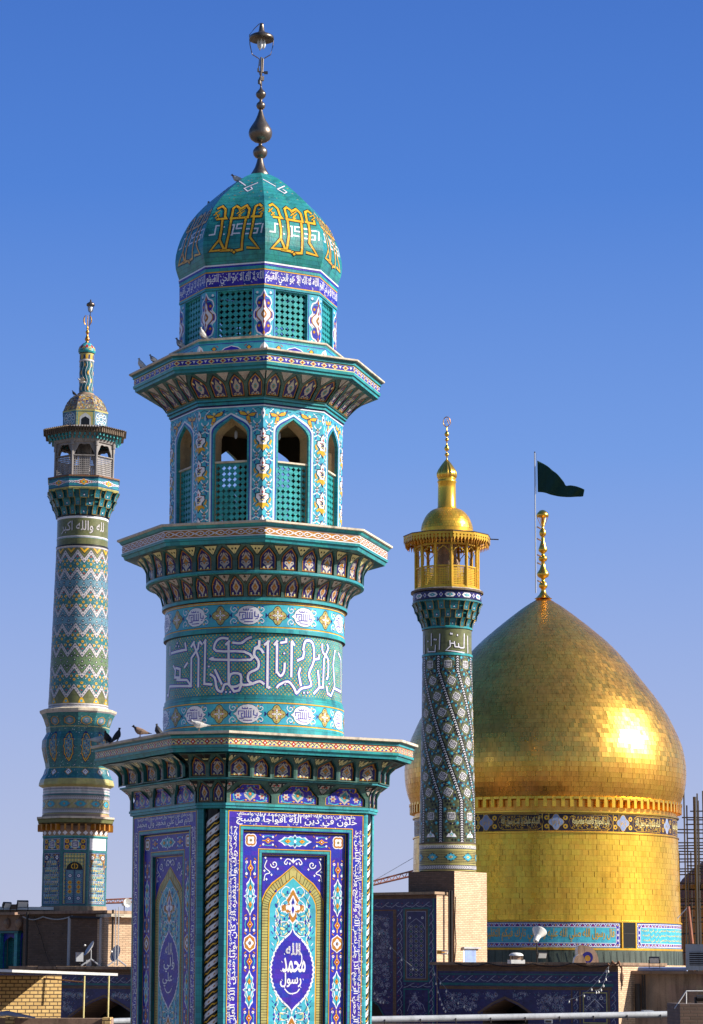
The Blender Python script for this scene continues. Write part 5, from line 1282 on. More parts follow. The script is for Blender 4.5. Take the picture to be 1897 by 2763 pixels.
def posts(mb, T, PR, K, R, y0, y1, w_, mat, n):
    ring0, ring1 = PR.ring(R*K, y0), PR.ring(R*K, y1)
    for k in range(n): mb.tube([ring0[k], ring1[k]], w_*T.S(y0), mat, 8)
posts(mb, M, R12, K12, 85.5, 1454, 1596, 3.3, 'gold_paint', 12)
R12.loft(mb, [(80*K12, 1590, 'gold_paint'), (89*K12, 1591, 'gold_paint'), (89*K12, 1596, 'steel'), (97*K12, 1597, 'far_white'), (97*K12, 1601, 'black'), (92*K12, 1606, 'wood')])
mb.build('gallery_frame', right)
def cusped(dr, mb, P, a, b, y0, y1, mat, th, lobes=3):
    """pierced screen head: rectangle with a lobed arch cut out"""
    c = (a+b)/2; hw = (b-a)/2*.86; n = 18; arch = []
    for i in range(n+1):
        t = pi-pi*i/n; rr = 1+.07*cos(6*t); arch.append((c+hw*cos(t)*rr, y1-(y1-y0)*.2-(y1-y0)*.68*(max(0, sin(t))**.8)*rr))
    arch = [(c-hw*.98, y1)]+arch+[(c+hw*.98, y1)]
    out = [(a, y1)]+[(a, y0), (b, y0), (b, y1)]
    pl = [(a, y1), (a, y0), (b, y0), (b, y1)]+arch[::-1]
    for q in (0, -th): Draw(mb, lambda u, v, d: P(u, v, q), 1).poly(pl, mat, 0)
    for p, q in zip(arch, arch[1:]): mb.face([P(p[0], p[1], 0), P(q[0], q[1], 0), P(q[0], q[1], -th), P(p[0], p[1], -th)], mat)
DIA = [(1, 0), (0, 1), (-1, 0), (0, -1)]
DIA2 = [v for p in DIA for v in (p, p)][::1]
for k in range(12):
    mb = MB(); P = R12.face(k, 84*K12); a, b = R12.ends(k, 84*K12); a += 2.5; b -= 2.5; th = .05
    lattice(mb, P, a, b, 1461, 1477, 4, 2, 0, .04, 'gold_paint', .40, FOILX)
    mb.box(P((a+b)/2, 1459, -.02), ((b-a)/2*So, .04, 2*So), 'gold_paint', ax=(M.b*(-sin(R12.az[k]))+M.r*cos(R12.az[k]), M.dir(R12.az[k]), Vector((0, 0, 1))))
    mb.box(P((a+b)/2, 1479, -.02), ((b-a)/2*So, .04, 1.6*So), 'gold_paint', ax=(M.b*(-sin(R12.az[k]))+M.r*cos(R12.az[k]), M.dir(R12.az[k]), Vector((0, 0, 1))))
    dr = Draw(mb, P, .0022)
    cp = arch_pts(a+2, b-2, 1534, 1504, 1484, 8)
    for off in (0,): dr.stroke([(x+sin(i*1.9)*1.2, y) for i, (x, y) in enumerate(cp)], 2.2, 'gold_paint', 1); dr.stroke([(x+sin(i*1.9)*1.2, y) for i, (x, y) in enumerate(cp)], 2.2, 'gold_paint', -2)
    for x in (a+.8, b-.8): dr.stroke([(x, 1480), (x, 1536)], 1.6, 'gold_paint', 1)
    # balustrade with a fine mesh
    mb.box(P((a+b)/2, 1538, -.02), ((b-a)/2*So, .05, 1.8*So), 'gold_paint', ax=(M.b*(-sin(R12.az[k]))+M.r*cos(R12.az[k]), M.dir(R12.az[k]), Vector((0, 0, 1))))
    lattice(mb, P, a+3.5, b-3.5, 1542, 1588, 7, 10, 0, .03, 'gold_paint', .30, FOILX)
    for x0, x1, y0, y1 in ((a, a+3.5, 1540, 1591), (b-3.5, b, 1540, 1591), (a, b, 1588, 1591)): mb.box(P((x0+x1)/2, (y0+y1)/2, -.01), ((x1-x0)/2*So, .03, (y1-y0)/2*So), 'gold_paint', ax=(M.b*(-sin(R12.az[k]))+M.r*cos(R12.az[k]), M.dir(R12.az[k]), Vector((0, 0, 1))))
    mb.build('balustrade', right)
mb = MB(); ringz(M, mb, [(26, 1452), (26, 1500), (34, 1520), (34, 1600)], 'tan', 24); ringz(M, mb, [(80, 1590), (30, 1591)], 'stone', 32); mb.build('inner_column', right)
mb = MB(); ringz(M, mb, [(84, 1597), (98, 1599), (98, 1604), (92.5, 1606), (92, 1627), (94, 1628), (94, 1632), (86, 1634)], ['stone', 'wood', 'black', 'navy', 'far_teal', 'far_teal', 'far_teal'], 64)
P = circP(M, 92.3); dr = Draw(mb, P, .0022, 8); per = 2*pi*92.3/12
dr.rect(-160, 1606.5, 160, 1608, 'black', 1); dr.rect(-160, 1625, 160, 1626.5, 'black', 1)
for i in range(-3, 4):
    c = i*per+8; w_ = per*.34
    dr.poly([(c-w_, 1616.5), (c-w_*.6, 1609.5), (c+w_*.6, 1609.5), (c+w_, 1616.5), (c+w_*.6, 1623.5), (c-w_*.6, 1623.5)], 'black', 1); dr.poly([(c+(x-c)*.9, 1616.5+(y-1616.5)*.86) for x, y in [(c-w_, 1616.5), (c-w_*.6, 1609.5), (c+w_*.6, 1609.5), (c+w_, 1616.5), (c+w_*.6, 1623.5), (c-w_*.6, 1623.5)]], 'cream' if 0 else 'white', 2)
    dr.diamond(c, 1616.5, w_*.62, 4.6, 'navy', 3); dr.diamond(c, 1616.5, w_*.52, 3.7, 'cyan', 4); dr.disc(c, 1616.5, 1.6, 'cream', 5, 6)
    x = c+per/2; dr.diamond(x, 1616.5, 6.5, 8, 'black', 1); dr.diamond(x, 1616.5, 5.2, 6.4, 'white', 2); dr.diamond(x, 1616.5, 3.4, 4.4, 'blue', 3)
mb.build('balcony_band', right)
mb = MB(); muq(mb, M, [(84, 93, 1632, 1655), (76, 84, 1653, 1676), (65, 75, 1674, 1698)], 16, .1); mb.build('muqarnas', right)
mb = MB(); RS = interp([(66, 1698), (67, 1772), (68.5, 1900), (76, 2276), (77.5, 2352)])
ringz(M, mb, [(66, 1696), (68.5, 1697.5), (68.5, 1702), (66, 1704), (66, 1768), (68.5, 1769), (68.5, 1775), (66.8, 1776)], ['teal', 'teal', 'black', 'olive', 'teal', 'teal', 'black'], 64)
ringz(M, mb, [(RS(y), y) for y in (1775, 1850, 1950, 2050, 2150, 2276)], 'olive_dark', 160)
ringz(M, mb, [(76, 2276), (77.5, 2276.5), (77.5, 2279), (76.3, 2280), (77, 2352), (74, 2353)], ['wood', 'wood', 'wood', 'khaki', 'wood'], 64)
def PR_(u, v, d):
    S = M.S(v); p = M.c+M.dir(u/70)*(RS(v)*S+d); p.z = M.z(v); return p
dr = Draw(mb, PR_, .0022, 7)
for j in range(58):         # dense small lozenge ground
    y = 1780+j*8.6
    for i in range(-15, 16):
        u = i*8+(4 if j % 2 else 0)
        if y < 2272: dr.diamond(u, y, 3.6, 3.9, ('black', 'olive', 'far_teal', 'black', 'olive_dark')[(i*2+j*3) % 5], .6)
zq = lambda x, y: (70*math.asin(max(-.99, min(.99, ((1040+x*.2256)-1207.5)/66.5))), 1600+y*.2256+3)
for s_ in ([(470, 510), (475, 720), (455, 740)], [(555, 500), (555, 650)], [(515, 670), (518, 715), (600, 720), (605, 640)], [(655, 510), (650, 700)], [(945, 730), (725, 710), (780, 660), (775, 590)], [(780, 625), (830, 625), (835, 665), (880, 665), (875, 620)], [(830, 625), (828, 600)], [(880, 665), (905, 672)], [(945, 500), (940, 670), (895, 675)], [(985, 520), (985, 730)]):
    q = [zq(*p) for p in s_]; dr.stroke([(x+1.2, y) for x, y in q], 6, 'black', 1); dr.stroke(q, 3, 'white', 3)
for x, y in ((865, 525), (515, 590), (590, 575), (610, 578), (785, 510), (800, 512)): u, v = zq(x, y); dr.diamond(u, v, 4.4, 5, 'black', 1); dr.diamond(u, v, 2.8, 3.4, 'white', 2)
def u_band(i, y):
    base = 70*(2*pi*i/8)-.36*70
    if y < 1815: o = 0
    elif y < 2165: o = (y-1815)/350*1.68
    else: o = 1.68
    return base+70*o
for i in range(-7, 6):
    y = 1776
    while y < 2276:
        u = u_band(i, y); u2 = u_band(i, y+6.5)
        if abs(u) < 125:
            y2 = min(2277, y+6.5)
            dr.quad((u-6.4, y), (u+6.4, y), (u2+6.4, y2), (u2-6.4, y2), 'black', 2)
            m = u+(u2-u)*.5; q = 3.4
            dr.quad((m-q, y+3.6), (m, y+.6), (m, y+3.0), (m-q, y+6), 'white', 3); dr.quad((m, y+.6), (m+q, y+3.6), (m+q, y+6), (m, y+3.0), 'white', 3)
        y += 6.5
    # squares between the bands
    rows = [(1799, 0)]+[(1843+42.7*j, .5) for j in range(8)]+[(2206, 0), (2250, 9)]
    for y, rt in rows:
        u = (u_band(i, y)+u_band(i+1, y))/2
        if abs(u) > 118: continue
        if rt == 9:
            dr.poly([(u-13, y+12), (u-8, y+3), (u-3, y+3), (u, y-6), (u+3, y+3), (u+8, y+3), (u+13, y+12)], 'white', 2); dr.diamond(u, y+6, 5, 5, 'cyan', 3); dr.diamond(u, y+7, 2.5, 2.5, 'cream', 4); continue
        r_ = 10.5
        for q in (-1, 1):
            dr.shape([(0, -1), (1, 0), (0, 1), (-1, 0)], u+q*16, y+(18 if q > 0 else -18), 4, 5, 'cyan', 2); dr.shape([(0, -1), (1, .2), (-.6, .9)], u-q*14, y+q*14, 4.5, 5, 'cyan', 2)
            dr.stroke([(u-18, y+q*15), (u, y+q*20), (u+18, y+q*15)], 1, 'navy', 2); dr.stroke([(u+q*15, y-15), (u+q*12, y), (u+q*15, y+15)], 1, 'navy', 2); dr.rect(u+q*3-1, y+q*20-1, u+q*3+1, y+q*20+1, 'cream', 3)
        dr.poly([(u+13.5*a, y+13.5*b) for a, b in ((0, -1.2), (.85, -.85), (1.2, 0), (.85, .85), (0, 1.2), (-.85, .85), (-1.2, 0), (-.85, -.85))], 'olive', 2)
        for q in range(14): dr.diamond(u+random.uniform(-20, 20), y+random.uniform(-20, 20), random.uniform(1, 2.2), random.uniform(1, 2.2), random.choice(('navy', 'cyan', 'khaki', 'black')), 1.5)
        kufic_sq(dr, u, y, 9.2, rt, 'white', 'black', 3)
for y0, y1 in ((2281, 2294), (2336, 2349)):
    dr.rect(-115, y0, 115, y1, 'black', 1); x = -112
    while x < 112: dr.quad((x, (y0+y1)/2), (x+4, y0+2), (x+6.5, y0+2), (x+2.5, (y0+y1)/2), 'white', 2); dr.quad((x, (y0+y1)/2), (x+4, y1-2), (x+6.5, y1-2), (x+2.5, (y0+y1)/2), 'white', 2); x += 5.4
x = -112; j = 0
while x < 112:
    y = 2299
    while y < 2333: dr.rect(x, y, x+2.2, y+2.2, 'black' if j % 2 else 'wood', 1); y += 4.4
    x += 3.1; j += 1
for i in range(-3, 4):
    c = i*47+8
    if abs(c) < 105: dr.shape(LENS, c, 2315.5, 17, 13, 'black', 2); dr.shape(sym4([(0, 1), (.2, .6), (.5, .7), (.6, .3), (1, 0)]), c, 2315.5, 15.5, 11.5, 'cyan', 3); dr.diamond(c, 2315.5, 6, 4, 'cream', 4); dr.diamond(c, 2315.5, 2.5, 2, 'red', 5)
mb.build('shaft', right)

# ================================================================== minaret with the zigzag pattern (left)
Lm = Axis(212, 1890, 104.0)
left = thing('zigzag_minaret', 'slender minaret with white zigzag tile bands and a pale wooden lantern balcony, at the left', 'minaret', (Lm.x, Lm.y, 0))
z1 = lambda y: 780+.3012*y
def z1p(l): return [(r*.3012, z1(y)) for r, y in l]
SL = Lm.S(1000)
mb = MB()
mb.lathe((Lm.x, Lm.y), px_ax(Lm, z1p([(6, 330), (6, 345), (10, 352), (6, 360), (10, 372), (17, 385), (12, 398), (8, 405), (9, 415), (14, 430), (22, 448), (20, 460), (8, 468), (20, 480)])), 'brass', 16)
for s_ in (-1, 1):
    c = Lm.c+Lm.r*(s_*4*SL); c.z = Lm.z(864)
    mb.tube([c+Lm.r*(s_*6*SL*sin(t))+Vector((0, 0, 13*SL*cos(t))) for t in [pi*k/10 for k in range(11)]], [(.6+1.6*sin(pi*k/10))*SL for k in range(11)], 'brass', 6)
c = Lm.c.copy(); c.z = Lm.z(865); mb.tube([c+Vector((0, 0, 14*SL)), c-Vector((0, 0, 14*SL))], 1.3*SL, 'brass', 6)
finL = mb.build('finial', left)
mb = MB(); lx, ly = Lm.x+7*SL, Lm.y
mb.lathe((lx, ly), [(.4*SL, Lm.z(808)), (2*SL, Lm.z(809)), (2.4*SL, Lm.z(814)), (10*SL, Lm.z(819)), (11.5*SL, Lm.z(822)), (11*SL, Lm.z(825)), (4*SL, Lm.z(824))], 'pewter', 20)
mb.build('lamp_shade', finL)
mb = MB()
for k in range(4):
    a = pi/4+k*pi/2; mb.tube([Vector((lx+10*SL*cos(a), ly+10*SL*sin(a), Lm.z(825))), Vector((lx+7*SL*cos(a), ly+7*SL*sin(a), Lm.z(840))), Vector((lx, ly, Lm.z(843)))], .7*SL, 'steel', 5)
mb.tube([Vector((lx, ly, Lm.z(843))), Vector((lx-3*SL, ly, Lm.z(890)))], 1.2*SL, 'steel', 6); mb.build('lamp_frame', finL)
mb = MB(); mb.lathe((lx, ly), [(2*SL, Lm.z(825)), (5.5*SL, Lm.z(830)), (4.5*SL, Lm.z(838)), (1*SL, Lm.z(841))], 'glass_bulb', 12); mb.build('bulb', finL)
mb = MB()
ringz(Lm, mb, z1p([(8, 478), (40, 492), (66, 520), (77, 548), (78, 565), (70, 580)]), 'teal', 32)
ringz(Lm, mb, z1p([(70, 580), (64, 585), (62, 640), (68, 645), (68, 655), (62, 660), (62, 935), (74, 940), (78, 955)]), ['black', 'khaki', 'far_white', 'far_white', 'far_white', 'far_teal', 'tan', 'tan'], 32)
P = circP(Lm, 19); dr = Draw(mb, P, .0022, 4)
for i in range(-3, 4):
    c = i*9.9
    dr.stroke([(c+2.6*sin((y-976)/87*2*pi*2), y) for y in range(978, 1062, 3)], 1.1, 'white', 3)
    for j in range(4):
        yy = 988+j*21; m_ = 'yellow' if (i+j) % 2 else 'teal_dark'
        dr.shape(LENS, c+4.95, yy, 3.6, 9, 'navy', 1); dr.shape(LENS, c+4.95, yy, 2.6, 7.4, m_, 2)
for i in range(-4, 5): dr.rect(i*7-2, 959, i*7+2, 972, 'navy' if i % 2 else 'yellow', 1)
Po = circP(Lm, interp(z1p([(40, 492), (66, 520), (77, 548), (78, 565)]))); dr = Draw(mb, lambda u, v, d: Po(u*interp(z1p([(40, 492), (66, 520), (77, 548), (78, 565)]))(0), v, d), .006)
for i in range(-3, 4): dr.diamond(i*.75, 938, .3, 8, 'white', 1); dr.diamond(i*.75, 938, .2, 6, 'red', 2); dr.diamond(i*.75+.37, 944, .22, 6, 'yellow', 1)
mb.build('turret', left)
OL = octagon(Lm, 0, 0.0); R8 = lambda R: R*C8
mb = MB(); LD = smooth(z1p([(62, 948), (100, 962), (150, 1000), (190, 1060), (212, 1115)]), 3, False)
OL.loft(mb, [(R8(r), y, 'mud2') for r, y in LD]+[(R8(66), 1117, 'khaki'), (R8(66), 1121, 'cyan'), (R8(64.5), 1122, 'lightblue'), (R8(64.5), 1160, 'lightblue')])
ld = interp([(R8(r), y) for r, y in LD])
for k in (6, 7, 0, 1, 2):
    P = OL.face(k, ld); dr = Draw(mb, P, .0022)
    for i in range(110):
        y = random.uniform(1072, 1112); w_ = ld(y)*T8*.9; x = random.uniform(-w_, w_); a = random.uniform(0, 3); dr.stroke([(x, y), (x+4*cos(a), y+3*sin(a)), (x+5*cos(a+.8), y+5*sin(a+.8))], 1.5, random.choice(['yellow', 'lightblue', 'rust', 'khaki', 'navy', 'stone']), 1)
    P = OL.face(k, R8(64.5)); dr = Draw(mb, P, .0022); a, b = OL.ends(k, R8(64.5))
    if k != 0:
        for r_ in (6, 12, 18): dr.stroke([(r_*cos(t)*1.1, 1140+r_*sin(t)) for t in [2*pi*q/10 for q in range(11)]], 1.3, 'white', 1)
        for q in range(10): dr.stroke([(6*cos(q*.628), 1140+6*sin(q*.628)), (20*cos(q*.628+.3), 1140+18*sin(q*.628+.3))], 1.1, 'white', 1); dr.disc(14*cos(q*.628), 1140+14*sin(q*.628), 2, ('navy', 'teal', 'khaki')[q % 3], 2, 6)
        dr.frame(a+1, 1123, b-1, 1158, 1.5, 'navy', 1)
    else:
        dr.rect(a, 1123, b, 1160, 'khaki', 1); dr.poly(arch_pts(-15, 15, 1160, 1140, 1126, 4), 'grey_paint', 2); dr.poly(arch_pts(-11, 11, 1160, 1145, 1136, 4), 'black', 3)
        for y in range(1124, 1158, 4):
            for x in (a+3, b-3): dr.diamond(x, y, 2, 2, 'teal', 2)
mb.build('dome', left)
mb = MB(); ev = [(R8(60), 1157, 'greywood'), (R8(112), 1172, 'wood'), (R8(114), 1176, 'wood'), (R8(100), 1180, 'greywood'), (R8(92), 1192, 'greywood'), (R8(86), 1206, 'greywood'), (R8(82), 1208, 'greywood')]
ML = Prism(Lm, [2*pi*k/8 for k in range(8)], [0]*8)
ML.loft(mb, ev)
for k in range(8):
    P = ML.face(k, R8(112)); a, b = ML.ends(k, R8(112)); n = 12; s = (b-a)/n
    for i in range(n):
        c = P(a+s*(i+.5), 1178, -.03); mb.box(c, (s*.28*SL, .05, 7*SL), 'wood', ax=(Lm.b*(-sin(ML.az[k]))+Lm.r*cos(ML.az[k]), Lm.dir(ML.az[k]), Vector((0, 0, 1))))
        q = Vector((Lm.dir(ML.az[k])))
        c2 = P(a+s*(i+.5), 1171, -.1); mb.box(c2, (s*.2*SL, .22, 1.6*SL), 'wood', ax=(Lm.b*(-sin(ML.az[k]))+Lm.r*cos(ML.az[k]), Lm.dir(ML.az[k]), Vector((0, 0, 1))))
        if i % 2 == 0:
            for q_ in (1, 2): c3 = ML.face(k, R8(112-10*q_))(a+s*(i+.5)*(1-.08*q_), 1182+7*q_, 0); mb.box(c3, (s*.3*SL, .05, 3.4*SL), 'teal', ax=(Lm.b*(-sin(ML.az[k]))+Lm.r*cos(ML.az[k]), Lm.dir(ML.az[k]), Vector((0, 0, 1))))
mb.build('eave', left)
mb = MB(); posts(mb, Lm, ML, C8, 83.5, 1205, 1300, 3.0, 'greywood', 8); posts(mb, Lm, ML, C8, 84, 1205, 1216, 5, 'greywood', 8)
ringz(Lm, mb, [(20, 1190), (20, 1225), (24, 1228), (16, 1232), (16, 1300)], 'greywood', 16); ML.loft(mb, [(R8(10), 1299, 'greywood'), (R8(88), 1299.5, 'greywood'), (R8(88), 1301, 'greywood')])
mb.build('gallery_frame', left)
for k in range(8):
    mb = MB(); P = ML.face(k, R8(82)); a, b = ML.ends(k, R8(82)); a += 3; b -= 3
    cusped(None, mb, P, a, b, 1206, 1250, 'greywood', .06)
    mb.box(P((a+b)/2, 1243, 0), ((b-a)/2*SL, .05, 1.3*SL), 'greywood', ax=(Lm.b*(-sin(ML.az[k]))+Lm.r*cos(ML.az[k]), Lm.dir(ML.az[k]), Vector((0, 0, 1))))
    lattice(mb, P, a, b, 1245, 1297, 11, 10, 0, .03, 'greywood', .36, FOILX)
    mb.build('balustrade', left)
mb = MB()
ML.loft(mb, [(R8(85), 1297, 'stone'), (R8(104), 1299, 'rust'), (R8(104), 1303, 'far_teal'), (R8(101), 1305, 'corbel'), (R8(101), 1330, 'khaki'), (R8(102), 1331, 'khaki'), (R8(100), 1337, 'teal_dark'), (R8(90), 1338, 'teal')])
for k in (6, 7, 0, 1, 2):
    P = ML.face(k, R8(101)); a, b = ML.ends(k, R8(101)); dr = Draw(mb, P, .0022); m = 1317
    dr.rect(a, 1305.5, b, 1307, 'navy', 1); dr.rect(a, 1327.5, b, 1329, 'navy', 1)
    dr.shape(LENS, 0, m, 34, 9.5, 'navy', 1); dr.shape(LENS, 0, m, 32, 8.2, 'white', 2); dr.shape(LENS, 0, m, 26, 6, 'red', 3); dr.shape(FOIL4, 0, m, 9, 8, 'yellow', 4); dr.disc(0, m, 3, 'teal', 5, 6)
    for s_ in (-1, 1):
        for x in (15,): dr.disc(s_*x, m, 4, 'white', 4, 6); dr.disc(s_*x, m, 2.3, 'rust', 5, 6)
        for x in (25, 31, 37): dr.disc(s_*x, m, 3.2, 'white', 3, 6); dr.disc(s_*x, m, 1.6, 'navy', 4, 6)
mb.build('balcony_band', left)
mb = MB(); muq(mb, Lm, [(88, 98, 1336, 1358), (79, 88, 1356, 1378), (71, 80, 1376, 1400)], 16, -.1); mb.build('muqarnas', left)
# shaft
mb = MB(); RL = interp([(68.5, 1400), (69, 1485), (80.5, 1905), (81, 1915)])
ringz(Lm, mb, [(69, 1397), (71, 1398), (71, 1402), (69, 1403), (69, 1408), (68.5, 1409), (68.5, 1455), (69, 1456), (69, 1461), (68.5, 1462), (68.5, 1478), (70.5, 1479), (70.5, 1483), (69.3, 1484)], ['black', 'black', 'black', 'white', 'white', 'olive', 'olive', 'white', 'teal', 'olive', 'black', 'black', 'white'], 160)
ringz(Lm, mb, [(RL(y), y) for y in (1483, 1560, 1700, 1800, 1900, 1916)], 'far_white', 160)
def PL(u, v, d):
    S = Lm.S(v); p = Lm.c+Lm.dir(u/75)*(RL(v)*S+d); p.z = Lm.z(v); return p
dr = Draw(mb, PL, .0022, 8); lim = 75*radians(100)
Pk = circP(Lm, 68.6)
d2 = Draw(mb, Pk, .0022, 6)
for o_, c_ in ((1.8, 'black'), (0, 'far_white')):
    d2.glyphs('لله والله اكبر', -66+o_, 1416, 66+o_, 1450, c_, 1 if o_ else 2)
for y in (1404.5, 1457.5, 1487, 1908):
    x = -lim
    while x < lim: dr.rect(x, y, x+1.6, y+3.2, 'black', 1.5); x += 3.4
NZ = 12; wl = 2*pi*75/NZ
peaks = [1493, 1540, 1588, 1636, 1690, 1743, 1799, 1853]
fills = ['olive', 'far_teal', 'lightblue', 'far_teal', 'lightblue', 'far_teal', 'palegreen', 'far_teal', 'olive']
amp = lambda y: 24+4*(y-1490)/370
def zz(u, yp): t = ((u/wl+.32) % 1); return yp+amp(yp)*(1-abs(2*t-1))   # peak at t=1
ulist = []; i = -int(lim/wl*2)-2
while i*wl/2-.32*wl < lim:
    u = i*wl/2-.32*wl
    if u > -lim: ulist.append(u)
    i += 1
def zband(yp, off0, off1, mat, d, nxt=None):
    for a, b in zip(ulist, ulist[1:]):
        k = 4
        for j in range(k):
            u0, u1 = a+(b-a)*j/k, a+(b-a)*(j+1)/k
            y00, y01 = zz(u0+1e-4, yp)+off0, zz(u1-1e-4, yp)+off0
            if nxt is None: y10, y11 = y00+off1-off0, y01+off1-off0
            else: y10, y11 = zz(u0+1e-4, nxt)-1, zz(u1-1e-4, nxt)-1
            mb.face([PL(u0, max(1489, min(1905, y00)), .0022*d), PL(u1, max(1489, min(1905, y01)), .0022*d), PL(u1, max(1489, min(1905, y11)), .0022*d), PL(u0, max(1489, min(1905, y10)), .0022*d)], mat)
th = 13
zband(1440, 0, 0, 'olive', 1, peaks[0])
zband(1472, 0, 6, 'yellow', 2); zband(1476, 2, 6, 'black', 3)
for n_, yp in enumerate(peaks):
    nxt = peaks[n_+1] if n_+1 < len(peaks) else 1925
    zband(yp, th, 0, fills[n_+1], 1, nxt)
    zband(yp, -1.6, 0, 'black', 3); zband(yp, th, th+1.6, 'black', 3)
    for a, b in zip(ulist, ulist[1:]):      # black dashes along the white zigzag
        for j in range(9):
            t = (j+.5)/9; u = a+(b-a)*t; y = zz(u, yp)+th/2; dr.diamond(u, y, 1.2, 2.0, 'navy', 3) if j % 2 == 0 else None
    if n_ == len(peaks)-1: break
    for _ in range(420):
        u = random.uniform(-lim+4, lim-4); a_, b_ = zz(u, yp)+th+1, zz(u, nxt)-1
        if b_ > a_: dr.disc(u, random.uniform(a_, b_), random.uniform(.6, 1.0), random.choice(('navy', 'navy', 'far_white', 'khaki', 'teal')), 1.6, 5)
    for i in range(-9, 9):
        for h in (0, 1):
            u = (i-.32+(0 if h else .5))*wl     # under peaks (h=0) / in valleys
            if abs(u) > lim-8: continue
            ymid = (zz(u+1e-3, yp)+th+zz(u+1e-3, nxt))/2
            if fills[n_+1] == 'far_teal':
                s = 1 if h == 0 else -1
                for dx, dy in ((0, -s*6.5), (-7, s*3), (7, s*3)): dr.disc(u+dx, ymid+dy-s*3, 3.7, 'yellow', 3, 8); dr.disc(u+dx, ymid+dy-s*3, 1.5, 'rust', 4, 6)
                dr.diamond(u, ymid+s*13-s*3, 2.8, 2.8, 'red', 3)
                for dx, dy in ((-11, -3), (11, -3), (-4, 0), (4, 0), (-10, 7), (10, 7)): dr.disc(u+dx, ymid+dy, 1.2, 'white', 3, 5)
            else:
                s = 1 if h == 0 else -1
                for dx, dy in ((0, -s*8), (-8, s*2), (8, s*2), (0, s*9)): dr.disc(u+dx, ymid+dy-s*3, 3.5, 'black', 3, 8); dr.disc(u+dx, ymid+dy-s*3, 1.6, 'white', 4, 6)
                dr.stroke([(u-4, ymid), (u+4, ymid)], 1.5, 'black', 3)
for i in range(-8, 9):
    u = (i-.32+.5)*wl
    if abs(u) < lim-8: dr.poly([(u-9, 1904), (u-4, 1893), (u, 1888), (u+4, 1893), (u+9, 1904)], 'yellow', 4); dr.diamond(u, 1899, 4, 4, 'cyan', 5); dr.poly([(u-14, 1489), (u+14, 1489), (u, 1503)], 'yellow', 4); dr.poly([(u-7, 1489), (u+7, 1489), (u, 1496)], 'olive', 5)
mb.build('shaft', left)
# twelve-sided bulging plinth
D12 = Prism(Lm, [pi/12+2*pi*k/12 for k in range(12)], [0]*12)
PB = [(80, 1914), (104, 1920), (103, 1926), (99, 1930), (97, 1934), (92, 1944), (85, 1965), (86, 1968), (84, 1980), (88, 1988), (95, 2000), (96, 2020), (92, 2040), (86, 2062), (84, 2075), (86, 2078), (90, 2092), (98, 2106), (101, 2116), (101, 2123)]
mb = MB(); pb = interp([(r*K12, y) for r, y in PB])
mt = lambda y: 'stone' if y < 1924 else 'far_white' if y < 1929 else 'far_teal' if y < 1965 else 'khaki' if y < 1968 else 'far_teal' if y < 2075 else 'khaki' if y < 2078 else 'far_teal' if y < 2104 else 'khaki'
D12.loft(mb, [(r*K12, y, mt(y)) for r, y in PB])
for k in (9, 10, 11, 0, 1, 2):
    P = D12.face(k, pb); dr = Draw(mb, P, .0022, 12)
    for _ in range(150):
        y = random.uniform(1938, 2102); w_ = pb(y)*math.tan(pi/12)*.95; x = random.uniform(-w_, w_); dr.disc(x, y, random.uniform(.7, 1.2), random.choice(['lightblue', 'navy', 'white', 'navy']), 1, 5)
    for yc, sx, sy, kind in ((1951, 17, 11.5, 0), (2021, 15, 40, 1), (2088, 11, 10, 2)):
        o = sym4([(0, 1), (.45, .8), (.6, .62), (.85, .5), (.8, .15), (1, 0)]) if kind != 2 else [(0, -1), (1, 0), (0, 1), (-1, 0)]
        dr.shape(o, 0, yc, sx*1.12, sy*1.07, 'navy', 2); dr.shape(o, 0, yc, sx, sy, 'yellow', 3); dr.shape(o, 0, yc, sx*.84, sy*.9, 'teal_dark', 4)
        dr.shape(o, 0, yc, sx*.72, sy*.8, 'white' if kind == 2 else 'lightblue', 5)
        if kind == 1:
            for j in range(-3, 4):
                for x in (-5, 0, 5): dr.diamond(x, yc+j*9+(0 if x else 4), 2, 2.6, ('yellow', 'navy', 'rust')[(j+x) % 3], 6)
        elif kind == 0: kufic_sq(dr, 0, yc, 4, 0, 'white', 'navy', 6)
        else: dr.diamond(0, yc, 4.5, 4.5, 'navy', 6); dr.diamond(0, yc, 2.4, 2.4, 'white', 7)
mb.build('bulging_plinth', left)
mb = MB()
ringz(Lm, mb, [(101, 2122), (92, 2127), (89.5, 2128), (89.5, 2146), (90.5, 2147), (90.5, 2150), (89.5, 2151), (89.5, 2200), (93, 2208)], ['khaki', 'khaki', 'far_white', 'navy', 'far_teal', 'black', 'khaki', 'tan'], 64)
P = circP(Lm, 89.5); dr = Draw(mb, P, .0022, 8); lim = 89.5*radians(98)
x = -lim
while x < lim: dr.rect(x, 2131, x+1.8, 2135, 'navy', 1); dr.rect(x, 2139, x+1.8, 2142, 'teal', 1); x += 3.6
for y0 in (2152, 2188):
    dr.rect(-lim, y0-3, lim, y0+10, 'black', 1); x = -lim
    while x < lim: dr.quad((x, y0+3.5), (x+4, y0-2), (x+7, y0-2), (x+3, y0+3.5), 'far_white', 2); dr.quad((x, y0+3.5), (x+4, y0+9), (x+7, y0+9), (x+3, y0+3.5), 'white', 2); x += 6
dr.rect(-lim, 2162, lim, 2185, 'khaki', 1)
x = -lim; j = 0
while x < lim:
    for y in range(2163, 2184, 4): dr.diamond(x+(2 if (y//4) % 2 else 0), y, 1.4, 1.6, ('white', 'wood', 'olive')[(j+y) % 3], 2)
    x += 4; j += 1
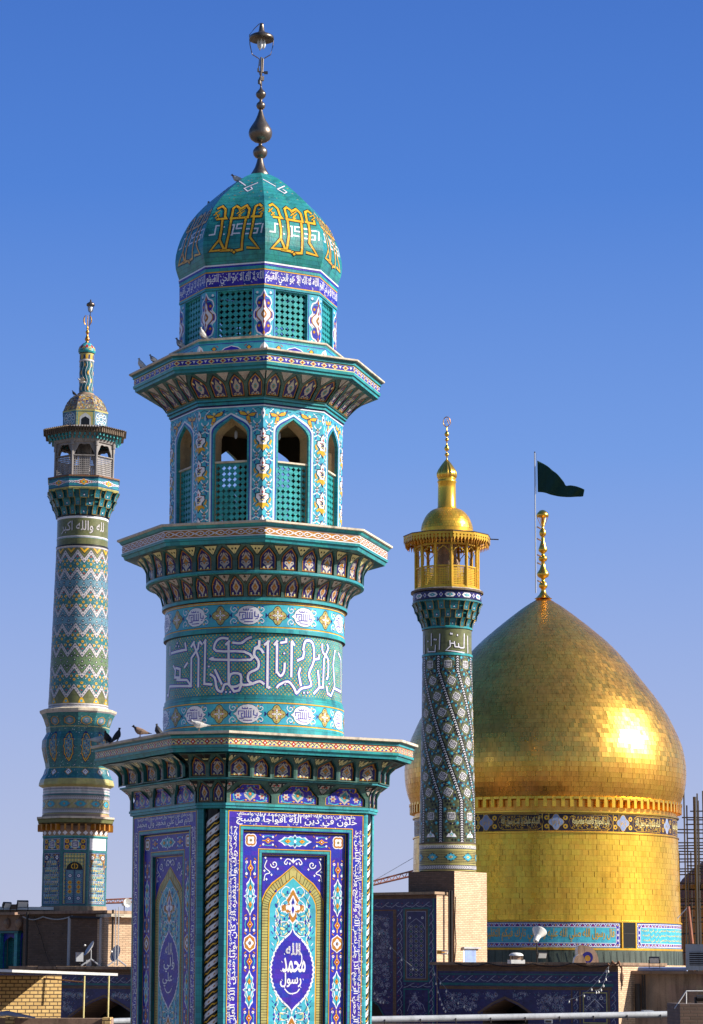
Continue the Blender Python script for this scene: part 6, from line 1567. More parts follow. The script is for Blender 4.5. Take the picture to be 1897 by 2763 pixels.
for i in range(-3, 4):
    c = i*44+12
    if abs(c) < lim-10: dr.shape(sym4([(0, 1), (.2, .6), (.5, .8), (.6, .4), (1, 0)]), c, 2173.5, 18, 11, 'navy', 3); dr.shape(sym4([(0, 1), (.2, .6), (.5, .8), (.6, .4), (1, 0)]), c, 2173.5, 15.5, 9, 'cyan', 4); dr.diamond(c, 2173.5, 5, 4, 'navy', 5); dr.diamond(c, 2173.5, 3, 2.4, 'yellow', 6)
mb.build('pattern_ring', left)
# octagonal base
mb = MB()
ML.loft(mb, [(R8(88), 2206, 'stone'), (R8(112), 2208, 'stone'), (R8(112), 2213, 'olive'), (R8(109), 2216, 'olive'), (R8(108), 2224, 'olive'), (R8(100), 2226, 'wood'), (R8(93.5), 2232, 'tan'), (R8(93.5), 2258, 'khaki'), (R8(94.5), 2259, 'teal'), (R8(94.5), 2262, 'teal'), (R8(92.5), 2263, 'far_teal'), (R8(92.5), 2446, 'tan'), (R8(96), 2448, 'tan'), (R8(96), 2490, 'tan')])
for k in range(8):
    if k in (3, 4, 5): continue
    P = ML.face(k, R8(95)); a, b = ML.ends(k, R8(95)); s = (b-a)/4
    for i in range(4):
        c = P(a+s*(i+.5), 2236, .08); mb.box(c, (s*.14*SL, .12, 8*SL), 'ochre', ax=(Lm.b*(-sin(ML.az[k]))+Lm.r*cos(ML.az[k]), Lm.dir(ML.az[k]), Vector((0, 0, 1))))
        Draw(mb, ML.face(k, R8(94)), .006).shape(FOIL4, a+s*(i+.5), 2251, 6.5, 6, 'white', 1)
    P = ML.face(k, R8(92.5)); a, b = ML.ends(k, R8(92.5)); dr = Draw(mb, P, .0022); A, B = a+5, b-5
    # upper plaque
    if k == 1:
        dr.rect(A, 2266, B, 2297, 'white', 1)
        for y in range(2270, 2294, 4): dr.stroke([(A+4, y), (B-4, y)], .5, 'grey_paint', 2)
    else:
        dr.rect(A, 2266, B, 2297, 'navy', 1); dr.frame(A+1, 2267, B-1, 2296, 1, 'white', 2); kufic_sq(dr, 0, 2281.5, 9, 0, 'white', 'navy', 4)
        dr.shape(FOIL4, 0, 2281.5, 17, 14, 'khaki', 2)
        for sx in (-1, 1):
            for sy in (-1, 1): dr.shape(STAR8, sx*(B-9), 2281.5+sy*7.5, 6.6, 6.6, 'yellow', 3); dr.disc(sx*(B-9), 2281.5+sy*7.5, 2.6, 'rust', 4, 6); dr.disc(sx*(B-20), 2281.5+sy*8, 3, 'cyan', 3, 6)
    # tall panel with geometric stars
    y0, y1 = 2304, 2442
    dr.rect(A, y0, B, y1, 'white', 1); dr.frame(A, y0, B, y1, 1.5, 'navy', 3); dr.rect(A+2, y0+2, B-2, y1-2, 'lightblue' if k != 0 else 'khaki', 2)
    y = y0+6; j = 0
    while y < y1-4:
        x = A+5+(4 if j % 2 else 0)
        while x < B-4:
            if k == 0:
                dr.rect(x-1.7, y-2.8, x+1.7, y+1, 'cream' if j % 2 else 'teal', 3)
            else:
                dr.shape(STAR8, x, y, 3.4, 3, ('white', 'cream', 'lightblue')[j % 3], 3); dr.disc(x, y, 1.9, ('rust', 'teal', 'yellow', 'navy')[(j+int(x)) % 4], 4, 6)
                dr.diamond(x+4, y+1, 2.2, 2.4, ('navy', 'khaki', 'teal_dark')[(j+int(x/8)) % 3], 3)
            x += 8
        y += 6 if k else 5; j += 1
    if k != 0:
        for sx in (-1, 1):
            dr.poly([(sx*(B-3), y0+3), (sx*3, y0+3), (sx*8, y0+14), (sx*18, y0+24), (sx*24, y0+40), (sx*(B-3), y0+58)], 'navy' if k == 7 else 'rust', 4)
            dr.shape(FOIL6, sx*(B-11), y0+13, 6.5, 6.5, 'white', 5); dr.disc(sx*(B-11), y0+13, 2, 'rust', 6, 6)
            for x, y in ((20, 8), (12, 6), (24, 24), (30, 36)): dr.shape(LEAF, sx*x, y0+y, 2.6, 4, 'yellow', 5, sx*.8); dr.disc(sx*(x+3), y0+y+5, 1.5, 'teal', 5, 5)
    else:       # painted double door under a black lunette
        dr.frame(A+6, y0+14, B-6, y1-2, 1.2, 'navy', 4)
        lun = [(22*cos(t), 2350-21*sin(t)) for t in [pi*q/12 for q in range(13)]]
        dr.poly(lun, 'black', 5)
        for q in (-1, 1): dr.stroke([(q*3, 2334), (q*8, 2338), (q*8, 2344), (q*3, 2347)], 2.2, 'yellow', 6)
        dr.stroke([(0, 2332), (0, 2347)], 2.2, 'yellow', 6)
        dr.rect(-23, 2350, 23, 2440, 'navy', 5)
        for sx in (-1, 1):
            dr.rect(sx*1.2, 2351, sx*22, 2439, 'lightblue', 6); 
            for y in (2366, 2426): dr.disc(sx*11.5, y, 6, 'navy', 7, 10); dr.disc(sx*11.5, y, 4.2, 'white', 8, 8); dr.disc(sx*11.5, y, 2, 'navy', 9, 6)
            for y in (2384, 2396, 2408): dr.shape(STAR8, sx*11.5, y, 6, 6, 'yellow', 7); dr.disc(sx*11.5, y, 2.4, 'red', 8, 6)
            for y in range(2354, 2438, 5):
                for x in (3.5, 19.5): dr.diamond(sx*x, y, 1.4, 1.6, 'navy', 7)
mb.build('octagonal_base', left)
# ================================================================== surroundings
def brick_mat(name, az, c1, c2, mortar, bw=.24, bh=.075, ms=.012, rough=.85):
    m, t, b = _nodes(name)
    tc = N(t, 'ShaderNodeTexCoord'); mp = N(t, 'ShaderNodeMapping'); mp.inputs['Rotation'].default_value = (0, 0, -az)
    L(t, tc.outputs['Object'], mp.inputs['Vector']); s = N(t, 'ShaderNodeSeparateXYZ'); L(t, mp.outputs[0], s.inputs[0])
    c = N(t, 'ShaderNodeCombineXYZ'); L(t, s.outputs[0], c.inputs[0]); L(t, s.outputs[2], c.inputs[1])
    br = N(t, 'ShaderNodeTexBrick', i_Scale=1.0); L(t, c.outputs[0], br.inputs['Vector'])
    br.inputs['Brick Width'].default_value = bw; br.inputs['Row Height'].default_value = bh; br.inputs['Mortar Size'].default_value = ms; br.inputs['Mortar Smooth'].default_value = .2
    br.inputs['Color1'].default_value = (*c1, 1); br.inputs['Color2'].default_value = (*c2, 1); br.inputs['Mortar'].default_value = (*mortar, 1); br.inputs['Bias'].default_value = 0
    no = N(t, 'ShaderNodeTexNoise', i_Scale=.9, i_Detail=8.0, i_Roughness=.7); L(t, tc.outputs['Object'], no.inputs['Vector'])
    n2 = N(t, 'ShaderNodeTexNoise', i_Scale=9.0, i_Detail=4.0); L(t, tc.outputs['Object'], n2.inputs['Vector'])
    h = N(t, 'ShaderNodeHueSaturation'); L(t, br.outputs['Color'], h.inputs['Color'])
    L(t, math_n(t, 'ADD', .35, math_n(t, 'ADD', math_n(t, 'MULTIPLY', no.outputs[0], .8), math_n(t, 'MULTIPLY', n2.outputs[0], .5))), h.inputs['Value'])
    L(t, h.outputs[0], b.inputs['Base Color']); b.inputs['Roughness'].default_value = rough
    bp = N(t, 'ShaderNodeBump', i_Strength=.6, i_Distance=.02); bp.invert = True; L(t, br.outputs['Fac'], bp.inputs['Height']); L(t, bp.outputs[0], b.inputs['Normal'])
class Wall:
    """vertical plane facing azimuth az (0 = towards the camera, + = to the right), laid out with photo columns and rows"""
    def __init__(s, px, py, Y, az):
        s.A = Axis(px, py, Y); s.n = Vector((sin(az), -cos(az), 0)); s.t = Vector((cos(az), sin(az), 0)); s.ref = py; s.az = az
    def hp(s, x, y=None):
        r = ray(x, s.ref); k = (s.A.c-CAM).dot(s.n)/(r.x*s.n.x+r.y*s.n.y); k = ((s.A.c.x-CAM.x)*s.n.x+(s.A.c.y-CAM.y)*s.n.y)/(r.x*s.n.x+r.y*s.n.y)
        p = CAM+r*k; p.z = 0; return p
    def P(s, x, y, d):
        p = s.hp(x)+s.n*d; p.z = s.A.z(y); return p
    def slab(s, mb, x0, x1, y0, y1, d0, d1, mat, side=None, top=None):
        a, b = s.hp(x0), s.hp(x1); z0 = s.A.z(y0); z1 = s.A.z(y1) if y1 is not None else 0
        q = lambda p, d, z: Vector((p.x+s.n.x*d, p.y+s.n.y*d, z))
        F = [q(a, d1, z0), q(b, d1, z0), q(b, d1, z1), q(a, d1, z1)]; B = [q(a, d0, z0), q(b, d0, z0), q(b, d0, z1), q(a, d0, z1)]
        mb.face(F, mat); mb.face(B[::-1], mat); mb.face([F[0], F[1], B[1], B[0]][::-1], top or mat); mb.face([F[3], F[2], B[2], B[3]], mat)
        mb.face([F[1], F[2], B[2], B[1]][::-1], side or mat); mb.face([F[0], F[3], B[3], B[0]], side or mat)
AZL, AZR = radians(-37), radians(53)
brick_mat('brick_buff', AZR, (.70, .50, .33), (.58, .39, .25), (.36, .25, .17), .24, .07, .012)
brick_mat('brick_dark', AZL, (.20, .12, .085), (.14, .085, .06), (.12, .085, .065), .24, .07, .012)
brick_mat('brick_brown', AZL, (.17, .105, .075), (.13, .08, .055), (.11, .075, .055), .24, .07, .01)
brick_mat('brick_yellow', radians(28), (.62, .42, .17), (.52, .33, .12), (.10, .06, .03), .17, .073, .011)
glaze('tile_blue', (0.035, 0.032, 0.13), var=.4, scale=7, dirt=.35); glaze('tile_line', (0.34, 0.34, 0.48), var=.1)
glaze('asphalt', (0.19, 0.155, 0.12), rough=.9, var=.05, dirt=.5, scale=.5, bump=0)
gm = MB(); gm.face([Vector((-2500, -600, 0)), Vector((2500, -600, 0)), Vector((2500, 5000, 0)), Vector((-2500, 5000, 0))], 'asphalt')
tag(gm.build('ground'), None, None, kind='structure')
# ---- brick pier that carries the spiral minaret
pier = thing('brick_pier', 'square buff brick pier under the spiral patterned minaret', 'pier', (M.x, M.y, 0))
PR4 = Prism(M, [AZL+radians(1.7)+pi/2*k for k in range(4)], [75.7]*4)
mb = MB(); rg0 = PR4.ring(0, 2354); S = M.S(2354)
for k in range(4):
    a, b = rg0[k], rg0[(k+1) % 4]
    kk = (k+1) % 4; mb.face([a, b, Vector((b.x, b.y, 0)), Vector((a.x, a.y, 0))], 'brick_buff' if kk in (1, 3) else 'brick_dark')  # sides turned from the sun take a darker brick, shade put into the colour
mb.face(rg0, 'tan'); mb.build('brickwork', pier)
WR = Wall(1222, 2480, 100-1.56+.02, AZR)
mb = MB(); WR.slab(mb, 1246, 1284, 2557, 2600, .0, .06, 'white_paint'); WR.slab(mb, 1250, 1280, 2562, 2596, .06, .075, 'cartouche_blue'); WR.slab(mb, 1242, 1288, 2555, 2559, 0, .18, 'grey_paint'); mb.build('window', pier)
for i, x in enumerate((1212, 1218)):
    mb = MB(); p = at(x, 2403, 98.1); q = at(x, 2600, 98.1); q.x, q.y = p.x, p.y
    mb.tube([p+Vector((-.1+.1*i, 0, -.05)), p, q], .045, 'steel', 8); mb.build('drainpipe', pier)
# ---- tall tiled portal wall (left of the pier)
def scrolls(dr, x0, x1, y0, y1, n, r, mat, d=2):
    n = int(n*2.0); r = r*.85
    for _ in range(n*2): dr.disc(random.uniform(x0, x1), random.uniform(y0, y1), random.uniform(.5, 1.1), random.choice(('tile_line', 'cyan', 'olive', 'tile_line', 'rust')), d-.5, 5)
    for _ in range(n):
        x, y = random.uniform(x0+r, x1-r), random.uniform(y0+r, y1-r); R = random.uniform(.5, 1)*r; s = random.choice((-1, 1)); ph = random.uniform(0, 6)
        dr.stroke([(x+R*(1-t/12)*cos(ph+s*t*.6), y+R*(1-t/12)*sin(ph+s*t*.6)) for t in range(11)], .9, mat, d)
        dr.disc(x, y, 1.1, random.choice(('white', 'cyan', 'tile_line', 'ochre')), d+1, 5)
def wave(dr, x0, x1, yc, h, step, mat='tile_line', d=2, vert=False):
    n = max(2, int((x1-x0)/step)); s = (x1-x0)/n
    for i in range(n):
        a = x0+s*i; pts = smooth([(a, yc+h), (a+s*.25, yc+h*.6), (a+s*.55, yc-h*.4), (a+s*.8, yc-h)], 3, False); p2 = smooth([(a+s*.45, yc), (a+s*.75, yc+h*.7), (a+s, yc+h*.5)], 3, False)
        for q in (pts, p2): dr.stroke([(y, x) for x, y in q] if vert else q, 1.5, mat, d)
        c = (a+s*.1, yc-h*.5); c = (c[1], c[0]) if vert else c; dr.disc(c[0], c[1], 1.3, 'red' if i % 2 else 'cyan', d, 5)
portal = thing('portal_wall', 'tall shaded portal wall of dark blue tiles, left of the brick pier', 'wall', at(1100, 2600, 99))
W0 = Wall(1178, 2480, 97.75, AZL)
mb = MB(); W0.slab(mb, 930, 1178, 2412, None, -3.2, 0, 'tile_blue', 'brick_buff', 'tan')
dr = Draw(mb, W0.P, .005)
dr.rect(930, 2414, 1178, 2424, 'brick_dark', 1); dr.rect(1168, 2424, 1172, 2763, 'teal_dark', 1); dr.rect(1172, 2424, 1178, 2763, 'navy', 1)
wave(dr, 1000, 1165, 2440, 7, 24); wave(dr, 2452, 2763, 1079, 7, 24, vert=True); wave(dr, 2452, 2763, 1164, 6, 24, vert=True)
dr.rect(1089, 2448, 1161-2, 2650, 'teal_dark', 1); dr.rect(1093, 2452, 1155, 2646, 'khaki', 2) if 0 else dr.rect(1093, 2452, 1155, 2646, 'brick_dark', 2); dr.rect(1098, 2458, 1150, 2640, 'tile_blue', 3)
dr.frame(1098, 2458, 1150, 2640, 1.2, 'tile_line', 4)
for y in range(2500, 2640, 13):
    for x in (1110, 1124, 1138):
        dr.shape(STAR8, x, y, 6.5, 6.5, 'tile_line', 4); dr.shape(STAR8, x, y, 5, 5, 'black', 5); dr.disc(x, y, 1.6, ('khaki', 'white', 'teal')[(x+y) % 3], 6, 6)
dr.stroke([(1100, 2508), (1106, 2492), (1124, 2478), (1142, 2492), (1148, 2508)], 1.4, 'tile_line', 6)
for x in (1107, 1141): dr.disc(x, 2476, 3.4, 'white', 6, 8); dr.disc(x, 2476, 1.8, 'navy', 7, 6)
dr.rect(1089, 2668, 1159, 2763, 'teal_dark', 1); dr.rect(1093, 2671, 1155, 2763, 'tile_blue', 2); dr.stroke([(1100, 2730), (1106, 2712), (1124, 2698), (1142, 2712), (1148, 2730)], 1.4, 'tile_line', 4)
scrolls(dr, 1098, 1150, 2676, 2763, 14, 8, 'tile_line', 3); wave(dr, 1090, 1160, 2659, 6, 24)
dr.rect(1000, 2453, 1069, 2456, 'rust', 2); dr.rect(1061, 2456, 1070, 2763, 'brick_dark', 2); scrolls(dr, 1000, 1058, 2464, 2720, 70, 9, 'tile_line', 2)
dr.poly([(1000, 2700), (1000, 2763), (1046, 2763), (1022, 2718)], 'black', 4); dr.stroke([(1000, 2696), (1022, 2714), (1048, 2763)], 3, 'teal_dark', 5)
mb.build('tiled_face', portal)
mb = MB(); W0.slab(mb, 926, 1182, 2406, 2413, -3.3, .22, 'tan'); mb.build('coping', portal)
mb = MB(); W0.slab(mb, 1187, 1200, 2564, 2574, .0, .2, 'brass'); mb.tube([W0.P(1200, 2566, .2), W0.P(1216, 2566, .2), W0.P(1216, 2574, .2), W0.P(1200, 2574, .2)], .03, 'white_paint', 6); mb.build('wall_lamp', portal)
# ---- low arcade under the golden drum
arc = thing('arcade_building', 'low shaded building with blue tile frieze and a dark pointed arch, below the golden drum', 'building', at(1440, 2680, 96))
W1 = Wall(1668, 2610, 93.0, AZL)
mb = MB()
ar = [(1302, 2790), (1302, 2735), (1330, 2716), (1362, 2700), (1395, 2716), (1424, 2735), (1424, 2790)]
loops = [[Vector((x, y, 0)) for x, y in ((1176, 2604), (1668, 2604), (1668, 2800), (1176, 2800))], [Vector((x, y, 0)) for x, y in ar]]
flat = [(1176, 2604), (1668, 2604), (1668, 2800), (1176, 2800)]+ar
for t in tessellate_polygon(loops): mb.face([W1.P(*flat[i], 0) for i in t], 'tile_blue')
W1.slab(mb, 1176, 1668, 2799, None, -.3, 0, 'tile_blue')
for p, q in zip(ar, ar[1:]): mb.face([W1.P(*p, 0), W1.P(*q, 0), W1.P(*q, -1.6), W1.P(*p, -1.6)], 'brick_dark')
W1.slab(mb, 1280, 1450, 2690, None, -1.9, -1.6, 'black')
a = W1.P(1668, 2604, 0); b_ = a-W1.n*5.0; mb.face([a, b_, Vector((b_.x, b_.y, 0)), Vector((a.x, a.y, 0))], 'brick_buff')
c_ = W1.P(1176, 2604, 0)-W1.n*3.2; mb.face([W1.P(1176, 2604, 0), a, b_, c_], 'tan')
dr = Draw(mb, W1.P, .005)
dr.rect(1176, 2604, 1668, 2622, 'brick_dark', 1); dr.rect(1186, 2629, 1655, 2632, 'teal_dark', 1); dr.rect(1186, 2655, 1655, 2662, 'teal_dark', 1); dr.rect(1186, 2664, 1650, 2673, 'brick_dark', 1); wave(dr, 1190, 1650, 2643, 9, 30)
for x in range(1188, 1650, 4): dr.rect(x, 2665, x+1.2, 2672, 'rust', 2)
dr.stroke([(1290, 2740), (1328, 2712), (1362, 2695), (1398, 2712), (1436, 2740)], 6, 'brick_dark', 2)
scrolls(dr, 1196, 1300, 2678, 2740, 30, 10, 'tile_line', 2); scrolls(dr, 1440, 1540, 2678, 2740, 30, 10, 'tile_line', 2); scrolls(dr, 1300, 1345, 2676, 2706, 6, 8, 'tile_line', 2); scrolls(dr, 1380, 1430, 2676, 2706, 6, 8, 'tile_line', 2); scrolls(dr, 1570, 1640, 2678, 2740, 16, 9, 'tile_line', 2)
dr.rect(1540, 2674, 1544, 2763, 'brick_dark', 1); dr.rect(1562, 2674, 1567, 2763, 'brick_dark', 1); dr.rect(1640, 2674, 1645, 2763, 'brick_dark', 1); dr.frame(1572, 2678, 1638, 2763, 3, 'khaki', 2)
for x in (1588, 1622): dr.disc(x, 2694, 5, 'white', 3, 8); dr.disc(x, 2694, 3, 'navy', 4, 8)
dr.stroke([(1582, 2720), (1605, 2696), (1628, 2720)], 1.5, 'white', 4); wave(dr, 2676, 2763, 1553, 6, 20, vert=True); wave(dr, 2676, 2763, 1655, 6, 20, vert=True)
mb.build('tiled_face', arc)
mb = MB()
for i in range(18): W1.slab(mb, 1172+i*27.8, 1172+(i+1)*27.8-.5, 2597+random.uniform(-.4, .4), 2605, -3.4, .3+random.uniform(-.02, .02), 'mud')
mb.build('coping', arc)
# ---- tan annex at the right
ann = thing('annex_building', 'plain tan rendered annex with pipes on its wall, at the right below the drum', 'building', at(1790, 2700, 93))
W2 = Wall(1800, 2650, 93.5, radians(-20))
mb = MB(); W2.slab(mb, 1696, 2050, 2628, None, -6, 0, 'tan'); W2.slab(mb, 1834, 2050, 2670, 2705, 0, .02, 'mud'); mb.build('rendered_wall', ann)
mb = MB(); W2.slab(mb, 1690, 2054, 2620, 2628, -6.2, .25, 'mud'); mb.build('coping', ann)
for x, y0, y1, r in ((1701, 2598, 2732, .07), (1723, 2655, 2732, .1), (1737, 2630, 2732, .035), (1743, 2630, 2732, .035)):
    mb = MB(); mb.tube([W2.P(x, y0, .2), W2.P(x, y1, .2)], r, 'steel', 8); mb.build('wall_pipe', ann)
mb = MB(); mb.tube([W2.P(1718, 2616, -.3), W2.P(1850, 2616, -.3)], .09, 'cartouche_blue', 8); mb.build('roof_pipe', ann)
# ---- rooftop gear
def on_roof(px, py, Y): return at(px, py, Y)
def floodlight(px, py, Y, s, rz, label, mat='steel', face='white_paint'):
    p = at(px, py, Y); S = Y/F; t = thing('floodlight', label, 'floodlight', p, 'floodlights on the roofs')
    mb = MB(); ax = (Vector((cos(rz), sin(rz), 0)), Vector((-sin(rz)*.9, cos(rz)*.9, .43)), Vector((sin(rz)*.43, -cos(rz)*.43, .9)))
    c = p+Vector((0, 0, s*1.5*S))
    for k, (w_, h_) in enumerate(((1, .62), (.72, .4))): mb.box(c+ax[1]*(k*.42*s*S), (w_*s*S, .21*s*S, h_*s*S), mat, ax=ax)
    mb.build('housing', t); mb = MB(); mb.box(c-ax[1]*(.24*s*S), (.86*s*S, .03*s*S, .5*s*S), face, ax=ax); mb.build('glass', t)
    mb = MB(); mb.tube([p+ax[0]*(s*S), c+ax[0]*(1.05*s*S)], .07*s*S, mat, 6); mb.tube([p-ax[0]*(s*S), c-ax[0]*(1.05*s*S)], .07*s*S, mat, 6); mb.box(p, (1.1*s*S, .2*s*S, .06*s*S), mat, rz); mb.build('bracket', t)
    return t
floodlight(1463, 2598, 94.5, 13, .3, 'floodlight under the big white horn loudspeaker on the arcade roof')
floodlight(1766, 2612, 93.0, 14, -.2, 'floodlight on the annex roof in front of the right end of the blue inscription band')
floodlight(18, 2462, 102, 13, .9, 'leftmost of the three rooftop floodlights at the left edge', 'steel', 'white_paint')
floodlight(36, 2462, 102.4, 10, -.3, 'middle one of the three rooftop floodlights at the left edge', 'rust', 'tan')
floodlight(60, 2462, 102, 15, .35, 'largest and right hand one of the three rooftop floodlights at the left edge', 'steel', 'white_paint')
def horn(px, py, Y, r, tilt, yaw, base, label):
    c = at(px, py, Y); S = Y/F; t = thing('horn_loudspeaker', label, 'loudspeaker', at(px, base, Y), 'horn loudspeakers')
    d = Vector((sin(yaw)*cos(tilt), -cos(yaw)*cos(tilt), sin(tilt))).normalized(); x = d.cross(Vector((0, 0, 1))).normalized(); y = d.cross(x)
    mb = MB(); pr = [(.1, -1.9), (.34, -1.85), (.38, -1.2), (.45, -.95), (.7, -.55), (.95, -.15), (1, 0), (.97, .02), (.9, -.12), (.6, -.5), (.3, -.8), (.05, -.85)]
    seg = 24; rings = [[c+d*(h*r*S)+(x*cos(2*pi*k/seg)+y*sin(2*pi*k/seg))*(q*r*S) for k in range(seg)] for q, h in pr]
    for i in range(len(rings)-1):
        for k in range(seg): mb.face([rings[i][k], rings[i][(k+1) % seg], rings[i+1][(k+1) % seg], rings[i+1][k]], 'white_paint', False)
    mb.build('horn', t)
    mb = MB(); q = at(px, base, Y); q.x, q.y = c.x-d.x*1.3*r*S, c.y-d.y*1.3*r*S; mb.tube([c-d*(1.3*r*S), Vector((q.x, q.y, q.z))], .1*r*S, 'steel', 8); mb.build('mast', t)
    return t
horn(1456, 2512, 95, 20, radians(48), radians(150), 2600, 'big white horn loudspeaker on a mast in front of the blue inscription band')
horn(344, 2436, 99, 12, radians(10), radians(38), 2462, 'small white horn loudspeaker on the brick roof beside the zigzag minaret')
# domed vent
v = thing('roof_vent', 'small square roof vent with a rounded white cap on the arcade roof', 'vent', at(1393, 2600, 94.5)); S = 94.5/F; p = at(1393, 2600, 94.5)
mb = MB(); mb.box(p+Vector((0, 0, 5*S)), (19*S, 19*S, 5*S), 'white_paint', .2)
for i in (-1, 1):
    for j in (-1, 1): mb.box(p+Vector((i*15*S, j*15*S, 15*S)), (2*S, 2*S, 6*S), 'wood', .2)
mb.box(p+Vector((0, 0, 15*S)), (11*S, 11*S, 6*S), 'tan', .2); mb.build('vent_box', v)
mb = MB(); z0 = p.z+20*S; mb.lathe((p.x, p.y), [(19*S, z0), (19*S, z0+2*S), (17*S, z0+5*S), (11*S, z0+8*S), (.5*S, z0+9*S)], 'white_paint', 20, True); mb.build('cap', v)
# curved air duct
v = thing('roof_blower', 'white snail shaped air blower with a dark blue inlet on the arcade roof', 'blower', at(1580, 2600, 93.6)); S = 93.6/F; p = at(1578, 2598, 93.6)
ax = (Vector((cos(.2), sin(.2), 0)), Vector((-sin(.2), cos(.2), 0)), Vector((0, 0, 1)))
mb = MB(); out = [(-20, 0), (-22, 42), (-2, 45), (16, 40), (30, 24), (36, 0)]; out = smooth(out, 4, False)
for d_ in (-12, 12): Draw(mb, lambda u, v_, d: p+ax[0]*(u*S)+ax[1]*(d_*S)+ax[2]*(v_*S), 1).poly(out, 'mud' if d_ < 0 else 'grey_paint', 0)
for a, b in zip(out, out[1:]): mb.face([p+ax[0]*(a[0]*S)+ax[2]*(a[1]*S)+ax[1]*(e*12*S) for e in (1, -1)]+[p+ax[0]*(b[0]*S)+ax[2]*(b[1]*S)+ax[1]*(e*12*S) for e in (-1, 1)], 'white_paint')
mb.build('casing', v); mb = MB(); Draw(mb, lambda u, v_, d: p+ax[0]*(u*S)-ax[1]*((12.5+d)*S)+ax[2]*(v_*S), 1).disc(4, 14, 15, 'navy', .1, 20); Draw(mb, lambda u, v_, d: p+ax[0]*(u*S)-ax[1]*((12.5+d)*S)+ax[2]*(v_*S), 1).disc(4, 12, 8, 'brass', .6, 16); mb.build('inlet', v)
mb = MB(); o2 = smooth([(-38, 0), (-34, 14), (-26, 20), (-14, 20), (-8, 10), (-4, 0)], 4, False)
for d_ in (-16, -2): Draw(mb, lambda u, v_, d: p+ax[0]*(u*S)+ax[1]*((d_-10)*S)+ax[2]*(v_*S), 1).poly(o2, 'mud' if d_ == -16 else 'grey_paint', 0)
for a, b in zip(o2, o2[1:]): mb.face([p+ax[0]*(a[0]*S)+ax[2]*(a[1]*S)+ax[1]*(e*S) for e in (-12, -26)]+[p+ax[0]*(b[0]*S)+ax[2]*(b[1]*S)+ax[1]*(e*S) for e in (-26, -12)], 'white_paint')
mb.build('outlet_duct', v)
# air conditioner
v = thing('air_conditioner', 'grey boxed air conditioner on the annex roof at the right edge', 'air conditioner', at(1890, 2618, 92)); S = 92/F; p = at(1890, 2618, 92)
mb = MB(); mb.box(p+Vector((0, 0, 34*S)), (36*S, 22*S, 34*S), 'grey_paint', -.25); mb.build('casing', v)
mb = MB(); ax = (Vector((cos(-.25), sin(-.25), 0)), Vector((-sin(-.25), cos(-.25), 0)), Vector((0, 0, 1)))
mb.box(p+Vector((0, 0, 30*S))-ax[1]*(22.5*S), (26*S, .6*S, 18*S), 'steel', -.25)
for i in range(7): mb.box(p+Vector((0, 0, (14+i*5.4)*S))-ax[1]*(23.5*S), (26*S, .6*S, .8*S), 'grey_paint', -.25)
mb.build('grille', v)
# ---- strings of lamps hung across the tile walls
def lamp_string(pts, n, label, sag=.3):
    t = thing('lamp_string', label, 'string lights', pts[0], 'strings of small lamps on the tile walls')
    mb = MB(); bl = []
    for a, b in pts_pairs(pts):
        q = [a.lerp(b, i/8)-Vector((0, 0, sag*sin(pi*i/8))) for i in range(9)]; mb.tube(q, .006, 'grey_paint', 4, False)
        for i in range(n): k = (i+.5)/n; bl.append(a.lerp(b, k)-Vector((0, 0, sag*sin(pi*k)+.08)))
    mb.build('cable', t)
    for c in bl:
        mb = MB(); mb.lathe((c.x, c.y), [(.01, c.z+.05), (.02, c.z+.03), (.033, c.z-.01), (.018, c.z-.045), (.004, c.z-.05)], 'white_paint', 8); mb.build('bulb', t)
def pts_pairs(p): return list(zip(p[::2], p[1::2]))
g1 = lambda x, y, d: W1.P(x, y, d)
lamp_string([g1(1181, 2612, .4), g1(1330, 2725, 1.3), g1(1186, 2612, .4), g1(1262, 2732, 1.4)], 7, 'two strands of small white lamps running down from the left end of the arcade roof')
lamp_string([g1(1662, 2602, .4), g1(1572, 2700, 1.2), g1(1660, 2604, .4), g1(1640, 2672, .9)], 6, 'two strands of small white lamps running down from the right end of the arcade roof')
lamp_string([W0.P(1012, 2444, .8), W0.P(1150, 2620, .5), W0.P(1020, 2640, .5), W0.P(1060, 2700, .5)], 5, 'loose strands of small lamps across the tall portal wall')
